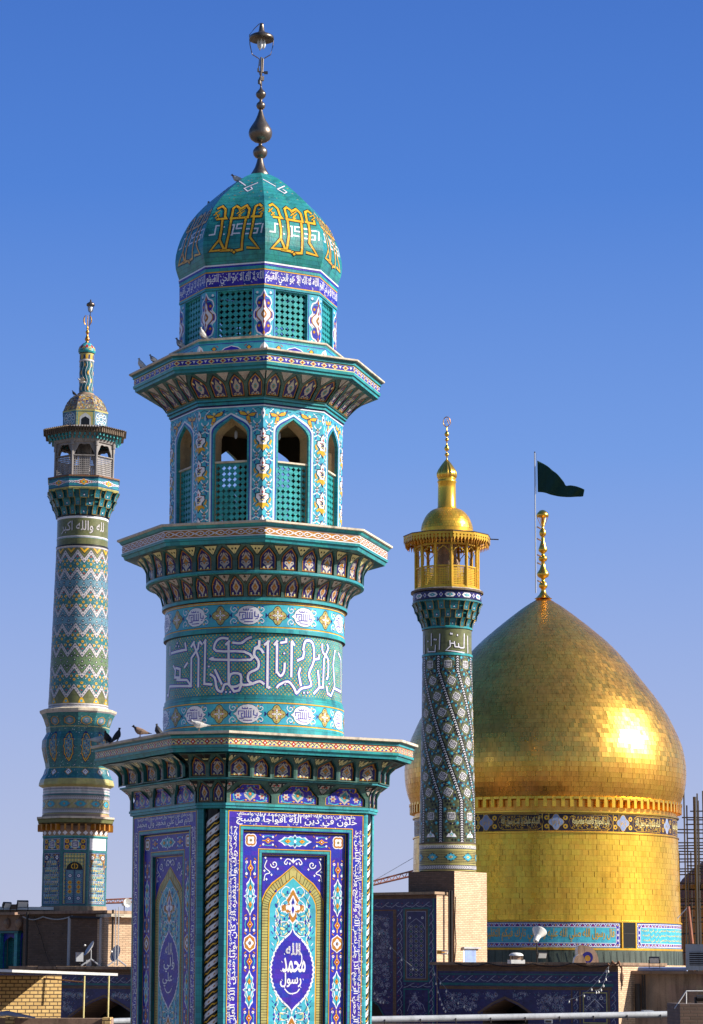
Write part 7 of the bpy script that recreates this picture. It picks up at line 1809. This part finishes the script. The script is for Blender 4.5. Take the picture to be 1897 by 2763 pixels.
# ---- cranes far behind
def crane(label, mx, Y, jib, top):
    """jib: image points (x0,y0)-(x1,y1), lower chord"""
    p = at(mx, 2600, Y); t = thing('tower_crane', label, 'crane', Vector((p.x, p.y, 0)), 'tower cranes behind the shrine')
    a, b = at(*jib[0], Y), at(*jib[1], Y); mb = MB(); h = 22*Y/F*.7; n = jib[2]; r = .1
    up = Vector((0, 0, h)); dp = Vector((0, h*.5, 0))
    mb.tube([a, b], r, 'crane_red', 5); mb.tube([a+dp*2, b+dp*2], r, 'crane_red', 5); mb.tube([a+up*.6+dp, b+up+dp], r, 'crane_red', 5)
    for i in range(n):
        p0, p1 = a.lerp(b, i/n), a.lerp(b, (i+1)/n); m = a.lerp(b, (i+.5)/n)+up*(.6+.4*(i+.5)/n)+dp
        for e in (0, 2): mb.tube([p0+dp*e, m, p1+dp*e], r*.6, 'crane_red', 4, False)
    mb.build('jib', t); mb = MB(); mt_ = at(mx, top, Y)
    for e in (-.8, .8):
        for f in (-.8, .8): mb.tube([Vector((p.x+e, p.y+f, 0)), Vector((p.x+e*.5, p.y+f*.5, mt_.z))], .12, 'crane_red', 4)
    for i in range(14):
        z = mt_.z*(i+.5)/14; z2 = mt_.z*(i+1.5)/14; mb.tube([Vector((p.x-.7, p.y-.7, z)), Vector((p.x+.7, p.y-.7, min(z2, mt_.z)))], .07, 'crane_red', 4)
    mb.build('mast', t)
    mb = MB(); mb.tube([Vector((p.x, p.y, mt_.z)), a.lerp(b, .25)+up*.7+dp], .03, 'grey_paint', 4); mb.tube([Vector((p.x, p.y, mt_.z)), a.lerp(b, .7)+up*.8+dp], .03, 'grey_paint', 4); mb.build('tie_cable', t)
crane('red lattice crane jib just above the brick roof, right of the zigzag minaret', 600, 330, ((280, 2437), (600, 2428), 26), 2240)
crane('red lattice crane jib sloping behind the spiral minaret, left of the gold dome', 1210, 300, ((940, 2404), (1210, 2340), 16), 2260)
# ---- brown dome under scaffolding
dd = thing('unfinished_dome', 'dull brown dome with orange boarded drum behind scaffolding at the right edge', 'dome', at(1985, 2600, 142)); DA = Axis(1985, 2500, 142)
mb = MB(); ringz(DA, mb, [(4, 2295), (50, 2306), (100, 2334), (140, 2372), (160, 2400), (172, 2425), (176, 2440)], 'rust', 48); mb.build('shell', dd)
mb = MB(); ringz(DA, mb, [(176, 2440), (180, 2444), (180, 2760)], 'ochre', 48); mb.lathe((DA.x, DA.y), [(180*DA.S(2760), DA.z(2760)), (180*DA.S(2760), 0)], 'ochre', 48)
P = cyl(DA, 180); dr = Draw(mb, P, .02, 20)
for u in range(-260, 120, 26): dr.rect(u, 2445, u+2.4, 2700, 'steel', 1)
for y in (2444, 2478, 2520, 2570): dr.rect(-260, y, 120, y+3.4, 'steel', 1)
for _ in range(26):
    u, y = random.uniform(-250, 60), random.uniform(2450, 2600); dr.poly([(u, y), (u+random.uniform(3, 9), y+2), (u+random.uniform(2, 8), y+random.uniform(6, 14))], random.choice(('tan', 'rust', 'khaki')), 1.5)
mb.build('boarded_drum', dd)
sc = thing('scaffolding', 'dark steel scaffolding of thin poles beside the gold drum at the right edge', 'scaffolding', at(1860, 2600, 128))
for i, (x, y0, y1, Y) in enumerate(((1825, 2194, 2600, 128), (1845, 2130, 2500, 128), (1853, 2173, 2600, 128), (1874, 2150, 2420, 128), (1881, 2141, 2600, 128), (1884, 2160, 2380, 129.5), (1896, 2134, 2600, 128), (1832, 2300, 2400, 129.5), (1911, 2150, 2600, 128), (1930, 2150, 2600, 128), (1864, 2300, 2600, 130))):
    mb = MB(); p, q = at(x, y0, Y), at(x, y1, Y); q.x, q.y = p.x, p.y; q.z = 0; mb.tube([p, q], .04 if i not in (3,) else .09, 'steel', 6); mb.build('pole', sc)
for i, (x0, x1, y) in enumerate(((1823, 1940, 2238), (1823, 1940, 2247), (1823, 1940, 2274), (1850, 1940, 2225), (1853, 1940, 2262), (1823, 1900, 2283), (1823, 1940, 2289), (1823, 1900, 2297), (1823, 1940, 2305), (1853, 1940, 2336), (1823, 1940, 2345), (1823, 1940, 2352), (1823, 1900, 2360), (1823, 1940, 2383), (1862, 1940, 2189), (1823, 1940, 2425), (1823, 1940, 2432), (1823, 1940, 2489), (1840, 1940, 2206), (1853, 1940, 2212), (1823, 1940, 2318), (1823, 1940, 2326), (1823, 1940, 2400), (1823, 1940, 2452))):
    mb = MB(); a, b = at(x0, y, 128+.3*(i % 3)), at(x1, y+random.uniform(-3, 3), 128+.3*(i % 3)); mb.tube([a, b], .035, 'steel', 6); mb.build('ledger', sc)
mb = MB(); mb.box(at(1880, 2393, 128.6), (.8, .5, .1), 'wood', .05); mb.box(at(1930, 2392, 128.6), (.8, .5, .1), 'wood', .05); mb.build('platform', sc)
cl = MB(); a, b = at(1857, 2446, 95.5), at(1868, 2546, 95.5)
cl.tube([a, b], .06, 'crane_red', 8); cl.tube([at(1828, 2478, 95.5), a], .02, 'white_paint', 5); tag(cl.build('leaning_pole', origin=b), 'red and rusty pole standing up from behind the grey air conditioner', 'pole')
# ---- foreground: pipe, railing, block
S = 58/F
mb = MB(); a, b = at(1000, 2751, 58), at(1835, 2736, 60.5)
pp = thing('silver_pipe', 'long thick silver pipe running along the bottom edge at the right', 'pipe', a)
mb.tube([a, b], 8.5*S, 'grey_paint', 16); mb.build('pipe_run', pp)
for i in range(9):
    c = a.lerp(b, (i+.4)/9); mb = MB(); mb.tube([c+Vector((0, -.08, .0)), c+Vector((0, -.08, -14*S))], 1.6*S, 'steel', 6); mb.build('pipe_clamp', pp)
mb = MB(); mb.box(at(1400, 2775, 60), (4.2, .5, 10*S), 'steel', .03); mb.box(at(1400, 2768, 59.2), (4.2, .1, 4*S), 'mud', .03); mb.build('pipe_tray', pp)
mb = MB(); mb.box(at(1480, 2756, 58.2), (11*S, 2*S, 5*S), 'grey_paint', 0); mb.box(at(1480, 2756, 58.2)-Vector((0, 2.4*S, 0)), (8*S, .5*S, 3*S), 'steel', 0); mb.build('junction_box', pp)
blk = MB(); c = at(1880, 2709, 57); zt = c.z; blk.box((c.x, c.y+1, zt/2), (47*57/F, 1.0, zt/2), 'brick_brown', .02); tag(blk.build('parapet_block', origin=(c.x, c.y, 0)), 'brown brick parapet block under the white railing in the bottom right corner', 'parapet')
rl = thing('railing', 'short white metal railing in the bottom right corner', 'railing', at(1852, 2709, 57))
mb = MB()
for l in ([(1820, 2722), (1852, 2674), (1930, 2674)],): mb.tube([at(x, y, 57.3) for x, y in l], 1.5*S, 'white_paint', 8)
mb.build('handrail', rl); mb = MB(); mb.tube([at(1852, 2674, 57.3), at(1852, 2709, 57.3)], 1.3*S, 'white_paint', 8); mb.build('post', rl)
mb = MB(); c = at(1880, 2693, 58.3); mb.tube([c, c+Vector((.5, 0, 0))], 8*S, 'steel', 12); mb.tube([c-Vector((.02, 0, -.02)), c-Vector((.02, 0, .12))], 4*S, 'steel', 8); tag(mb.build('vent_cowl', origin=c), 'dark round pipe end behind the white railing', 'pipe')
mb = MB(); c = at(1747, 2731, 61); mb.box(c, (14*S, .2, 5*S), 'grey_paint', .05); mb.box(c-Vector((0, .21, 0)), (9*S, .01, 2.5*S), 'steel', .05); tag(mb.build('wall_box', origin=c), 'grey service box standing on the silver pipe near its right end', 'box')
# ================================================================== left side
LB = thing('brick_building', 'brown brick building in shade under the zigzag minaret', 'building', at(200, 2600, 101))
WL = Wall(330, 2540, 98.0, AZL)
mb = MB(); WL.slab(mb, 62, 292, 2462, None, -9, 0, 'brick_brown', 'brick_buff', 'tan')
dr = Draw(mb, WL.P, .005)
for x, y in ((77, 2496), (104, 2492), (145, 2491), (170, 2474), (105, 2517), (145, 2517), (169, 2518), (79, 2589), (104, 2589), (142, 2589), (168, 2589)): dr.disc(x, y, 1.6, 'black', 1, 6)
mb.build('brick_wall', LB)
mb = MB(); WL.slab(mb, 58, 300, 2456, 2464, -9.2, .25, 'mud'); mb.build('coping', LB)
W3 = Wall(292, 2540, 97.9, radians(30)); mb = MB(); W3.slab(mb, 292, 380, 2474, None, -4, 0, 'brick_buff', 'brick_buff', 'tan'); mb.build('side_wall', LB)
mb = MB(); W3.slab(mb, 290, 382, 2466, 2475, -4.1, .3, 'stone'); mb.build('coping', LB)
for x, y0, y1, m_, r in ((89, 2458, 2606, 'steel', .05), (203, 2472, 2606, 'grey_paint', .06), (288, 2476, 2606, 'grey_paint', .05), (320, 2455, 2580, 'steel', .04)):
    mb = MB(); mb.tube([WL.P(x, y0, .35), WL.P(x, y1, .35)], r, m_, 8); mb.build('downpipe', LB)
mb = MB(); mb.tube([WL.P(202, 2474, .35), WL.P(288, 2477, .35)], .05, 'steel', 8); mb.tube(smooth3 := [WL.P(96+i*4, 2470+i*12+3*sin(i), .1) for i in range(12)], .012, 'black', 4, False); mb.build('cable', LB)
# carved balustrade bay at the far left
bay = thing('lattice_bay', 'shaded loggia bay with turquoise arches and a pierced screen at the left edge', 'loggia', at(30, 2600, 101.5))
WB = Wall(62, 2540, 101.6, AZL); mb = MB(); WB.slab(mb, -60, 60, 2467, 2511, -1, .2, 'mud'); WB.slab(mb, -60, 62, 2462, 2469, -1.2, .5, 'mud'); WB.slab(mb, -60, 60, 2512, 2518, 0, .25, 'teal_dark')
for x in (-6, 30, 62): c = WB.P(x, 2492, .25); mb.lathe((c.x, c.y), [(.02, c.z+.2), (.12, c.z+.14), (.17, c.z), (.1, c.z-.14), (.03, c.z-.2)], 'mud', 14)
for x0, x1 in ((-30, -24), (2, 10), (48, 56)): WB.slab(mb, x0, x1, 2518, None, -.2, .2, 'teal')
WB.slab(mb, -60, 62, 2614, None, -1.0, .1, 'mud'); WB.slab(mb, -160, 66, 2467, None, -6, -1.1, 'brick_brown'); mb.build('frame', bay)
mb = MB()
for x0, x1 in ((-24, 2), (10, 48), (56, 66)):
    ap = arch_pts(x0+2, x1-2, 2614, 2545, 2526, 5); loops = [[Vector((x, y, 0)) for x, y in ((x0, 2518), (x1, 2518), (x1, 2614), (x0, 2614))], [Vector((x, min(y, 2613.9), 0)) for x, y in ap]]
    fl = [(x0, 2518), (x1, 2518), (x1, 2614), (x0, 2614)]+[(x, min(y, 2613.9)) for x, y in ap]
    for t in tessellate_polygon(loops): mb.face([WB.P(*fl[i], .0) for i in t], 'blue')
mb.build('arch_spandrel', bay)
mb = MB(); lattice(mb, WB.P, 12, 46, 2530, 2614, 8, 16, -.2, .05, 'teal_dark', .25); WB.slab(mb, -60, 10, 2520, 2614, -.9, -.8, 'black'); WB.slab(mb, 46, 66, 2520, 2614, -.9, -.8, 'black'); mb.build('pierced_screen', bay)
sh = MB(); c = at(60, 2452, 103.5); sh.box(c, (1.3, .8, .06), 'white_paint', .1, ); sh.box(c+Vector((-.2, -.3, -.12)), (1.2, .4, .05), 'tan', .1); sh.box(c-Vector((.6, 0, .2)), (.05, .6, .2), 'wood', .1); sh.box(c-Vector((-.9, 0, .2)), (.05, .6, .2), 'wood', .1); tag(sh.build('roof_boards', origin=c), 'pale boards lying across supports behind the three rooftop floodlights', 'boards')
# satellite dishes
def dish(px, py, Y, r, yaw, tilt, base, label):
    c = at(px, py, Y); S = Y/F; t = thing('satellite_dish', label, 'satellite dish', at(px, base, Y), 'satellite dishes on the brick roof')
    d = Vector((sin(yaw)*cos(tilt), -cos(yaw)*cos(tilt), sin(tilt))).normalized(); x = d.cross(Vector((0, 0, 1))).normalized(); y = d.cross(x)
    mb = MB(); seg = 24; pr = [(.02, -.32), (.3, -.29), (.6, -.2), (.85, -.08), (1, 0), (1.02, .0), (.86, -.1), (.6, -.23), (.02, -.36)]
    R = [[c+d*(h*r*S)+(x*cos(2*pi*k/seg)+y*sin(2*pi*k/seg)*1.1)*(q*r*S) for k in range(seg)] for q, h in pr]
    for i in range(len(R)-1):
        for k in range(seg): mb.face([R[i][k], R[i][(k+1) % seg], R[i+1][(k+1) % seg], R[i+1][k]], 'grey_paint', False)
    mb.build('reflector', t)
    mb = MB(); f_ = c+d*(.75*r*S)-y*0; mb.tube([c-y*(-.95*r*S), f_], .045*r*S, 'steel', 6); mb.tube([f_, f_-d*(.2*r*S)], .13*r*S, 'white_paint', 8); mb.build('feed_arm', t)
    mb = MB(); q = at(px, base, Y); bk = c-d*(.36*r*S); mb.tube([bk, Vector((bk.x, bk.y, q.z))], .07*r*S, 'grey_paint', 8)
    for e in (-1, 1): mb.tube([Vector((bk.x, bk.y, q.z+.25)), Vector((bk.x+e*.35, bk.y-.1, q.z))], .03, 'grey_paint', 6)
    mb.build('stand', t)
    return t
dish(240, 2558, 95.5, 20, radians(-70), radians(32), 2606, 'left satellite dish, seen almost edge on, against the brown brick wall')
dish(311, 2572, 95.5, 20, radians(-48), radians(18), 2606, 'right satellite dish, broader and tilted, beside the tiled minaret')
mb = MB(); c = at(215, 2582, 95.8); S = 95.8/F; mb.box(c, (10*S, 5*S, 12*S), 'grey_paint', .3); mb.box(c+Vector((18*S, .05, -2*S)), (8*S, 5*S, 14*S), 'steel', .1); mb.box(c+Vector((24*S, -.1, -16*S)), (6*S, 3*S, 8*S), 'grey_paint', .1); mb.tube([c-Vector((0, 0, 10*S)), c-Vector((0, 0, 24*S))], .04, 'steel', 6)
mb.tube([c+Vector((18*S, 0, -10*S)), c+Vector((18*S, 0, -24*S))], .04, 'steel', 6); tag(mb.build('equipment_box', origin=c), 'grey and black equipment boxes at the foot of the left satellite dish', 'equipment')
# lower tiled arcade, left
al = thing('arcade_building', 'low shaded blue tiled building with a dark arch behind the two yellow posts', 'building', at(260, 2700, 94))
WA = Wall(365, 2640, 92.0, AZL)
mb = MB(); ar = [(188, 2790), (188, 2752), (215, 2730), (248, 2708), (283, 2692), (318, 2708), (352, 2730), (380, 2752), (380, 2790)]
fl = [(-60, 2616), (420, 2616), (420, 2800), (-60, 2800)]
for t in tessellate_polygon([[Vector((x, y, 0)) for x, y in fl], [Vector((x, y, 0)) for x, y in ar]]): q = fl+ar; mb.face([WA.P(*q[i], 0) for i in t], 'tile_blue')
for p, q in zip(ar, ar[1:]): mb.face([WA.P(*p, 0), WA.P(*q, 0), WA.P(*q, -1.6), WA.P(*p, -1.6)], 'brick_dark')
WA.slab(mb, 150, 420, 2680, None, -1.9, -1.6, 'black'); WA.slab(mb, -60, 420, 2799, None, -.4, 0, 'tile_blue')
dr = Draw(mb, WA.P, .005); dr.rect(-60, 2616, 420, 2630, 'brick_dark', 1); wave(dr, 160, 365, 2645, 8, 24); dr.rect(150, 2654, 420, 2659, 'teal_dark', 1); dr.rect(150, 2661, 420, 2669, 'brick_dark', 1)
dr.stroke([(186, 2748), (215, 2725), (248, 2703), (283, 2687), (318, 2703), (352, 2725), (372, 2740)], 5, 'brick_dark', 2); scrolls(dr, 166, 250, 2674, 2700, 22, 8, 'tile_line', 2); scrolls(dr, 166, 205, 2695, 2740, 12, 8, 'tile_line', 2); scrolls(dr, 300, 365, 2674, 2700, 16, 8, 'tile_line', 2)
dr.rect(160, 2670, 163, 2763, 'teal_dark', 1)
mb.build('tiled_face', al); mb = MB()
for i in range(14): WA.slab(mb, 40+i*26, 40+(i+1)*26-.5, 2608+random.uniform(-.4, .4), 2616, -6, .35+random.uniform(-.02, .02), 'mud')
mb.build('coping', al)
# near brick wall with awning
NBW = thing('yellow_brick_wall', 'near wall of yellow bricks half in sun under a white sheet roof, bottom left corner', 'wall', at(100, 2763, 52))
WN = Wall(165, 2700, 52.0, radians(28)); mb = MB(); WN.slab(mb, -160, 165, 2632, None, -.35, 0, 'brick_yellow'); mb.build('brickwork', NBW)
aw = thing('sheet_awning', 'thin white sheet awning on slender yellow posts above the yellow brick wall', 'awning', at(200, 2763, 51.5))
mb = MB(); zs = WN.A.z(2629); b0, b1 = WN.hp(-110), WN.hp(128); f0, f1 = b0+WN.n*2.9, b1+WN.n*2.9
r_ = ray(318, 2630); k_ = (WN.A.c-CAM+WN.n*2.9).dot(Vector((WN.n.x, WN.n.y, 0)))/(r_.x*WN.n.x+r_.y*WN.n.y); f1 = CAM+r_*k_
q = [Vector((p.x, p.y, z)) for p, z in ((b0, zs+.06), (b1, zs+.02), (f1, zs-.02), (f0, zs+.04))]
up_ = Vector((0, 0, .05)); mb.face([p+up_ for p in q], 'white_paint'); mb.face(q[::-1], 'wood')
for i in range(4): mb.face([q[i], q[(i+1) % 4], q[(i+1) % 4]+up_, q[i]+up_], 'white_paint')
mb.build('sheet', aw)
for x in (228, 294): mb = MB(); a = at(x, 2633, 50.6); b = at(x-3, 2752, 50.6); mb.tube([a, b], .017, 'cream', 8); mb.build('post', aw)
mb = MB(); mb.tube([at(60, 2634, 51.9), at(225, 2650, 51.7)], .016, 'rust', 6); mb.build('brace', aw)
# near ledge along the bottom left
lg = thing('roof_parapet', 'low dark parapet with brick ends along the bottom left edge', 'parapet', at(150, 2763, 50))
mb = MB(); a = at(-40, 2747, 50); b = at(300, 2747, 50); zt = a.z; mb.box(((a.x+b.x)/2, 50.3, zt-.6), ((b.x-a.x)/2, .25, .6), 'mud'); mb.build('wall_top', lg)
mb = MB()
for x in (27, 288): c = at(x, 2746, 49.95); mb.box((c.x, c.y+.2, zt-.55), (.075, .3, .57), 'brick_yellow')
mb.build('brick_end', lg)
mb = MB(); mb.tube([at(0, 2736, 49.9), at(20, 2734, 49.9), at(60, 2740, 49.9), at(95, 2746, 49.9)], [.045, .05, .03, .015], 'cartouche_blue', 8); tag(mb.build('rolled_cloth', origin=at(40, 2746, 49.9)), 'rolled pale blue cloth lying on the dark parapet in the bottom left corner', 'cloth')
mb = MB(); a, b = at(296, 2756, 60), at(372, 2754, 60.3); mb.tube([a, b], .07, 'grey_paint', 12); tag(mb.build('silver_pipe', origin=a), 'short length of silver pipe at the bottom, left of the tiled minaret', 'pipe')

# ---- loose cables and pipework
def wire(name, label, cat, pts, r, mat='black'):
    mb = MB(); mb.tube(smooth3d(pts), r, mat, 6); tag(mb.build(name, origin=pts[0]), label, cat)
def smooth3d(p):
    out = []
    for i in range(len(p)-1):
        for k in range(6):
            t = k/6; q = p[i].lerp(p[i+1], t); q.z -= .12*sin(pi*t); out.append(q)
    return out+[p[-1]]
wire('drooping_cable', 'thin black cable drooping along the edge of the arcade roof under the golden drum', 'cable', [W1.P(1240, 2599, .34), W1.P(1330, 2600, .36), W1.P(1450, 2601, .36), W1.P(1560, 2599, .36), W1.P(1660, 2603, .36)], .018)
wire('hanging_cable', 'black cable hanging down the buff face of the brick pier', 'cable', [WR.P(1226, 2420, .06), WR.P(1224, 2480, .06), WR.P(1227, 2545, .06), WR.P(1222, 2598, .06)], .018)
wire('corner_pipework', 'rusty pipe loop standing over the corner between arcade and annex', 'pipe', [W1.P(1660, 2600, .5), W1.P(1672, 2594, .5), W1.P(1690, 2594, .5), W1.P(1697, 2606, .5), W1.P(1697, 2660, .5)], .035, 'rust')
for x, y0, lb in ((313, 2452, 'shorter of two thin antenna masts beside the right satellite dish'), (321, 2447, 'taller of two thin antenna masts beside the right satellite dish')):
    mb = MB(); p, q = at(x, y0, 95.2), at(x, 2606, 95.2); q.x, q.y = p.x, p.y; mb.tube([p, q], .018, 'grey_paint', 6); mb.tube([p-Vector((.2, 0, .3)), p+Vector((.2, 0, -.3))], .012, 'steel', 5); tag(mb.build('antenna_mast', origin=q), lb, 'antenna')
wire('draped_cable', 'grey cable draped along the top of the brown brick wall at the left', 'cable', [WL.P(66, 2470, .12), WL.P(120, 2471, .12), WL.P(200, 2470, .12)], .025, 'grey_paint')
# ================================================================== pigeons
glaze('feather_white', (.62, .60, .58), rough=.8, var=.1, dirt=.3, scale=20); glaze('feather_grey', (.20, .22, .27), rough=.8, var=.2, dirt=.4, scale=20)
glaze('feather_dark', (.02, .02, .028), rough=.6, var=.3, dirt=.3, scale=20); glaze('feather_brown', (.25, .16, .12), rough=.8, var=.2, dirt=.3, scale=20); glaze('beak', (.25, .16, .14), rough=.6)
def pigeon(pos, yaw, L_, cols, label, pitch=.25, flying=False):
    """yaw: heading, 0 = to the right of the picture; pos = point between the feet"""
    t = thing('pigeon', label, 'pigeon', pos, 'pigeons resting on the minarets')
    f = Vector((cos(yaw), sin(yaw), 0)); s = Vector((-sin(yaw), cos(yaw), 0)); u = Vector((0, 0, 1))
    hgt = .15*L_
    def W(a, b, c): # along, side, up in body lengths
        x = a*cos(pitch)-c*sin(pitch); z = a*sin(pitch)+c*cos(pitch); return pos+f*(x*L_)+s*(b*L_)+u*(z*L_+(hgt+.12*L_ if not flying else 0))
    sec = [(-.58, .0, .012, .06), (-.48, .0, .022, .085), (-.34, .01, .045, .095), (-.2, .02, .11, .14), (-.02, .02, .165, .18), (.13, .04, .175, .185), (.23, .08, .14, .15), (.30, .13, .095, .1), (.335, .18, .072, .075), (.36, .215, .074, .076), (.395, .225, .07, .066), (.43, .215, .035, .03), (.465, .2, .014, .013), (.485, .195, .003, .003)]
    mb = MB(); seg = 14; R = []
    for a, c, ry, rx in sec: R.append([W(a, rx*cos(2*pi*k/seg), c+ry*sin(2*pi*k/seg)) for k in range(seg)])
    b0 = len(mb.v)
    for r in R: mb.v.extend(r)
    for nme in (cols[0], cols[1], 'beak'):
        if nme not in mb.idx: mb.idx[nme] = len(mb.names); mb.names.append(nme)
    for i in range(len(R)-1):
        m_ = 'beak' if i >= 11 else cols[1] if i >= 6 or i < 2 else cols[0]
        for k in range(seg): mb.f.append((b0+i*seg+k, b0+i*seg+(k+1) % seg, b0+(i+1)*seg+(k+1) % seg, b0+(i+1)*seg+k)); mb.m.append(mb.idx[m_]); mb.sm.append(True)
    mb.build('body', t)
    for e in (-1, 1):
        mb = MB()
        if not flying:
            pts = [(.2, .06), (.12, .13), (-.1, .13), (-.38, .05), (-.56, .0), (-.35, -.06), (-.05, -.1), (.15, -.06)]
            o = [W(a, e*(.165-.25*max(0, -a-.05)), c) for a, c in pts]; i_ = [W(a, e*(.10-.1*max(0, -a-.1)), c) for a, c in pts]; mid = W(-.08, e*.185, .03)
            for k in range(len(o)): mb.face([o[k], o[(k+1) % len(o)], mid], cols[2]); mb.face([o[k], o[(k+1) % len(o)], i_[(k+1) % len(o)], i_[k]], cols[2])
        else:
            o = [W(.2, e*.1, .08), W(.28, e*.45, .25), W(.1, e*.85, .3), W(-.1, e*.6, .2), W(-.22, e*.1, .05)]; lo = [p-u*.01 for p in o]
            mb.face(o, cols[2]); mb.face(lo[::-1], cols[2])
            for k in range(5): mb.face([o[k], o[(k+1) % 5], lo[(k+1) % 5], lo[k]], cols[2])
        mb.build('wing', t)
        if not flying:
            mb = MB(); p = W(.0, e*.06, -.14); g = Vector((pos.x, pos.y, pos.z))+s*(e*.06*L_); mb.tube([p, g+u*.005], .011*L_*2, 'beak', 6); mb.tube([g-f*(.04*L_)+u*.006, g+f*(.08*L_)+u*.006], .012*L_, 'beak', 5); mb.build('leg', t)
def led(px, py, T=T, R=0, y=None, el=0):
    S = T.S(py); return S
def perch(px, py, Y): return at(px, py, Y)
NY = T.c.y
wht = ('feather_white', 'feather_white', 'feather_white'); gry = ('feather_grey', 'feather_grey', 'feather_white'); drk = ('feather_dark',)*3; brn = ('feather_brown', 'feather_dark', 'feather_brown')
def on(T, a, Rpx, y):  # stand on a ledge of the near tower: azimuth, radius, row
    p = T.c+T.dir(radians(a))*(Rpx*T.S(y)); p.z = T.z(y)+.003; return p
PL_ = .30
zp = lambda y: T.z(y)
def ledge_pt(px, y_top, tfun_R):
    """point on a cornice top straight below photo column px; keeps to the front rim"""
    return None
def rim(px, py, ztop):  # where the ray of (px,py) meets the horizontal ledge top of height ztop
    r = ray(px, py); k = (ztop-CZ)/r.z; return k
def stand(px, OCq, t, ytop, inset=8):
    """front rim of a prism section at photo column px"""
    z = T.z(ytop); best = None; rg = OCq.ring(t-inset, ytop)
    for a, b in zip(rg, rg[1:]+rg[:1]):
        for i in range(80):
            p = a.lerp(b, i/80); d = p-CAM; X = 948.5+F*d.dot(cr)/d.dot(cf)
            if abs(X-px) < 3 and (best is None or p.y < best.y): best = p.copy()
    best.z = z+.004; return best
OC_ = octagon(T, 0, A8)
pigeon(stand(380, OC_, 346*C8, 1020), pi*.85, PL_, wht, 'white pigeon sitting at the very tip of the upper cornice, leftmost there', .6)
pigeon(stand(412, OC_, 346*C8, 1020), pi*.9, PL_*.85, gry, 'small grey pigeon second from the tip of the upper cornice', .4)
pigeon(stand(484, OC_, 240*C8, 962, 6), pi, PL_, gry, 'grey pigeon on the left end of the sill below the lattice drum', .5)
pigeon(stand(545, OC_, 240*C8, 962, 6), pi*1.05, PL_, wht, 'pale pigeon in front of the left lattice panel under the turquoise dome', .75)
pigeon(stand(290, BZ, 100, 2010), pi*1.3, PL_*1.05, drk, 'black pigeon nearest the left tip of the lowest ledge', .5)
pigeon(stand(313, BZ, 100, 2010), .35, PL_*1.1, drk, 'black pigeon facing right, second from the left tip of the lowest ledge', .75)
pigeon(stand(376, BZ, 100, 2010), pi, PL_*1.15, brn, 'brown pigeon with a dark head in the middle of the lowest ledge', .15)
pigeon(stand(425, BZ, 100, 2010, 40), pi*.8, PL_, drk, 'black pigeon half hidden behind the rim, left of the tiled shaft', .7)
pigeon(stand(535, BZ, 100, 2010, 12), pi, PL_*1.1, wht, 'white pigeon crouching in front of the cylindrical shaft', .0)
p = stand(262, BZ, 100, 2010, 5); pigeon(p, 0.1, PL_*1.1, wht, 'pale pigeon crouching at the left tip of the lowest ledge', -.05)
def dome_pt(px, py_axis, k):
    P = OD.face(k, dt); return P(0, py_axis, 0)
q = [(494, 522, .2), (586, 606, .2)]
def dome_perch(px, y):
    best = None
    for k in (6, 5, 7):
        P = OD.face(k, dt); hw = dt(y)*T8
        for i in range(-10, 11):
            p = P(hw*i/10, y, 0); d = p-CAM; X = 948.5+F*d.dot(cr)/d.dot(cf)
            if best is None or abs(X-px) < best[0]: best = (abs(X-px), p.copy())
    return best[1]
pigeon(dome_perch(640, 494)+Vector((0, 0, .0)), pi*.95, PL_, ('feather_white', 'feather_brown', 'feather_white'), 'cream pigeon near the peak of the turquoise dome', .2)
pigeon(dome_perch(566, 566)+Vector((0, 0, .0)), pi*1.4, PL_, gry, 'grey pigeon halfway down the left side of the turquoise dome', .5)
OLp = Lm.c+Lm.dir(radians(-60))*(36*Lm.S(1072)); OLp.z = Lm.z(1073)
pigeon(OLp, pi, .34, drk, 'dark pigeon on the small dome of the zigzag minaret', .5)
pigeon(at(221, 1030, 101.5), pi*1.1, .42, wht, 'white pigeon flying past the thin turret of the zigzag minaret', .1, True)

for o in scene.objects:
    if o.parent is None and o.get('label'): o['kind'] = 'thing'
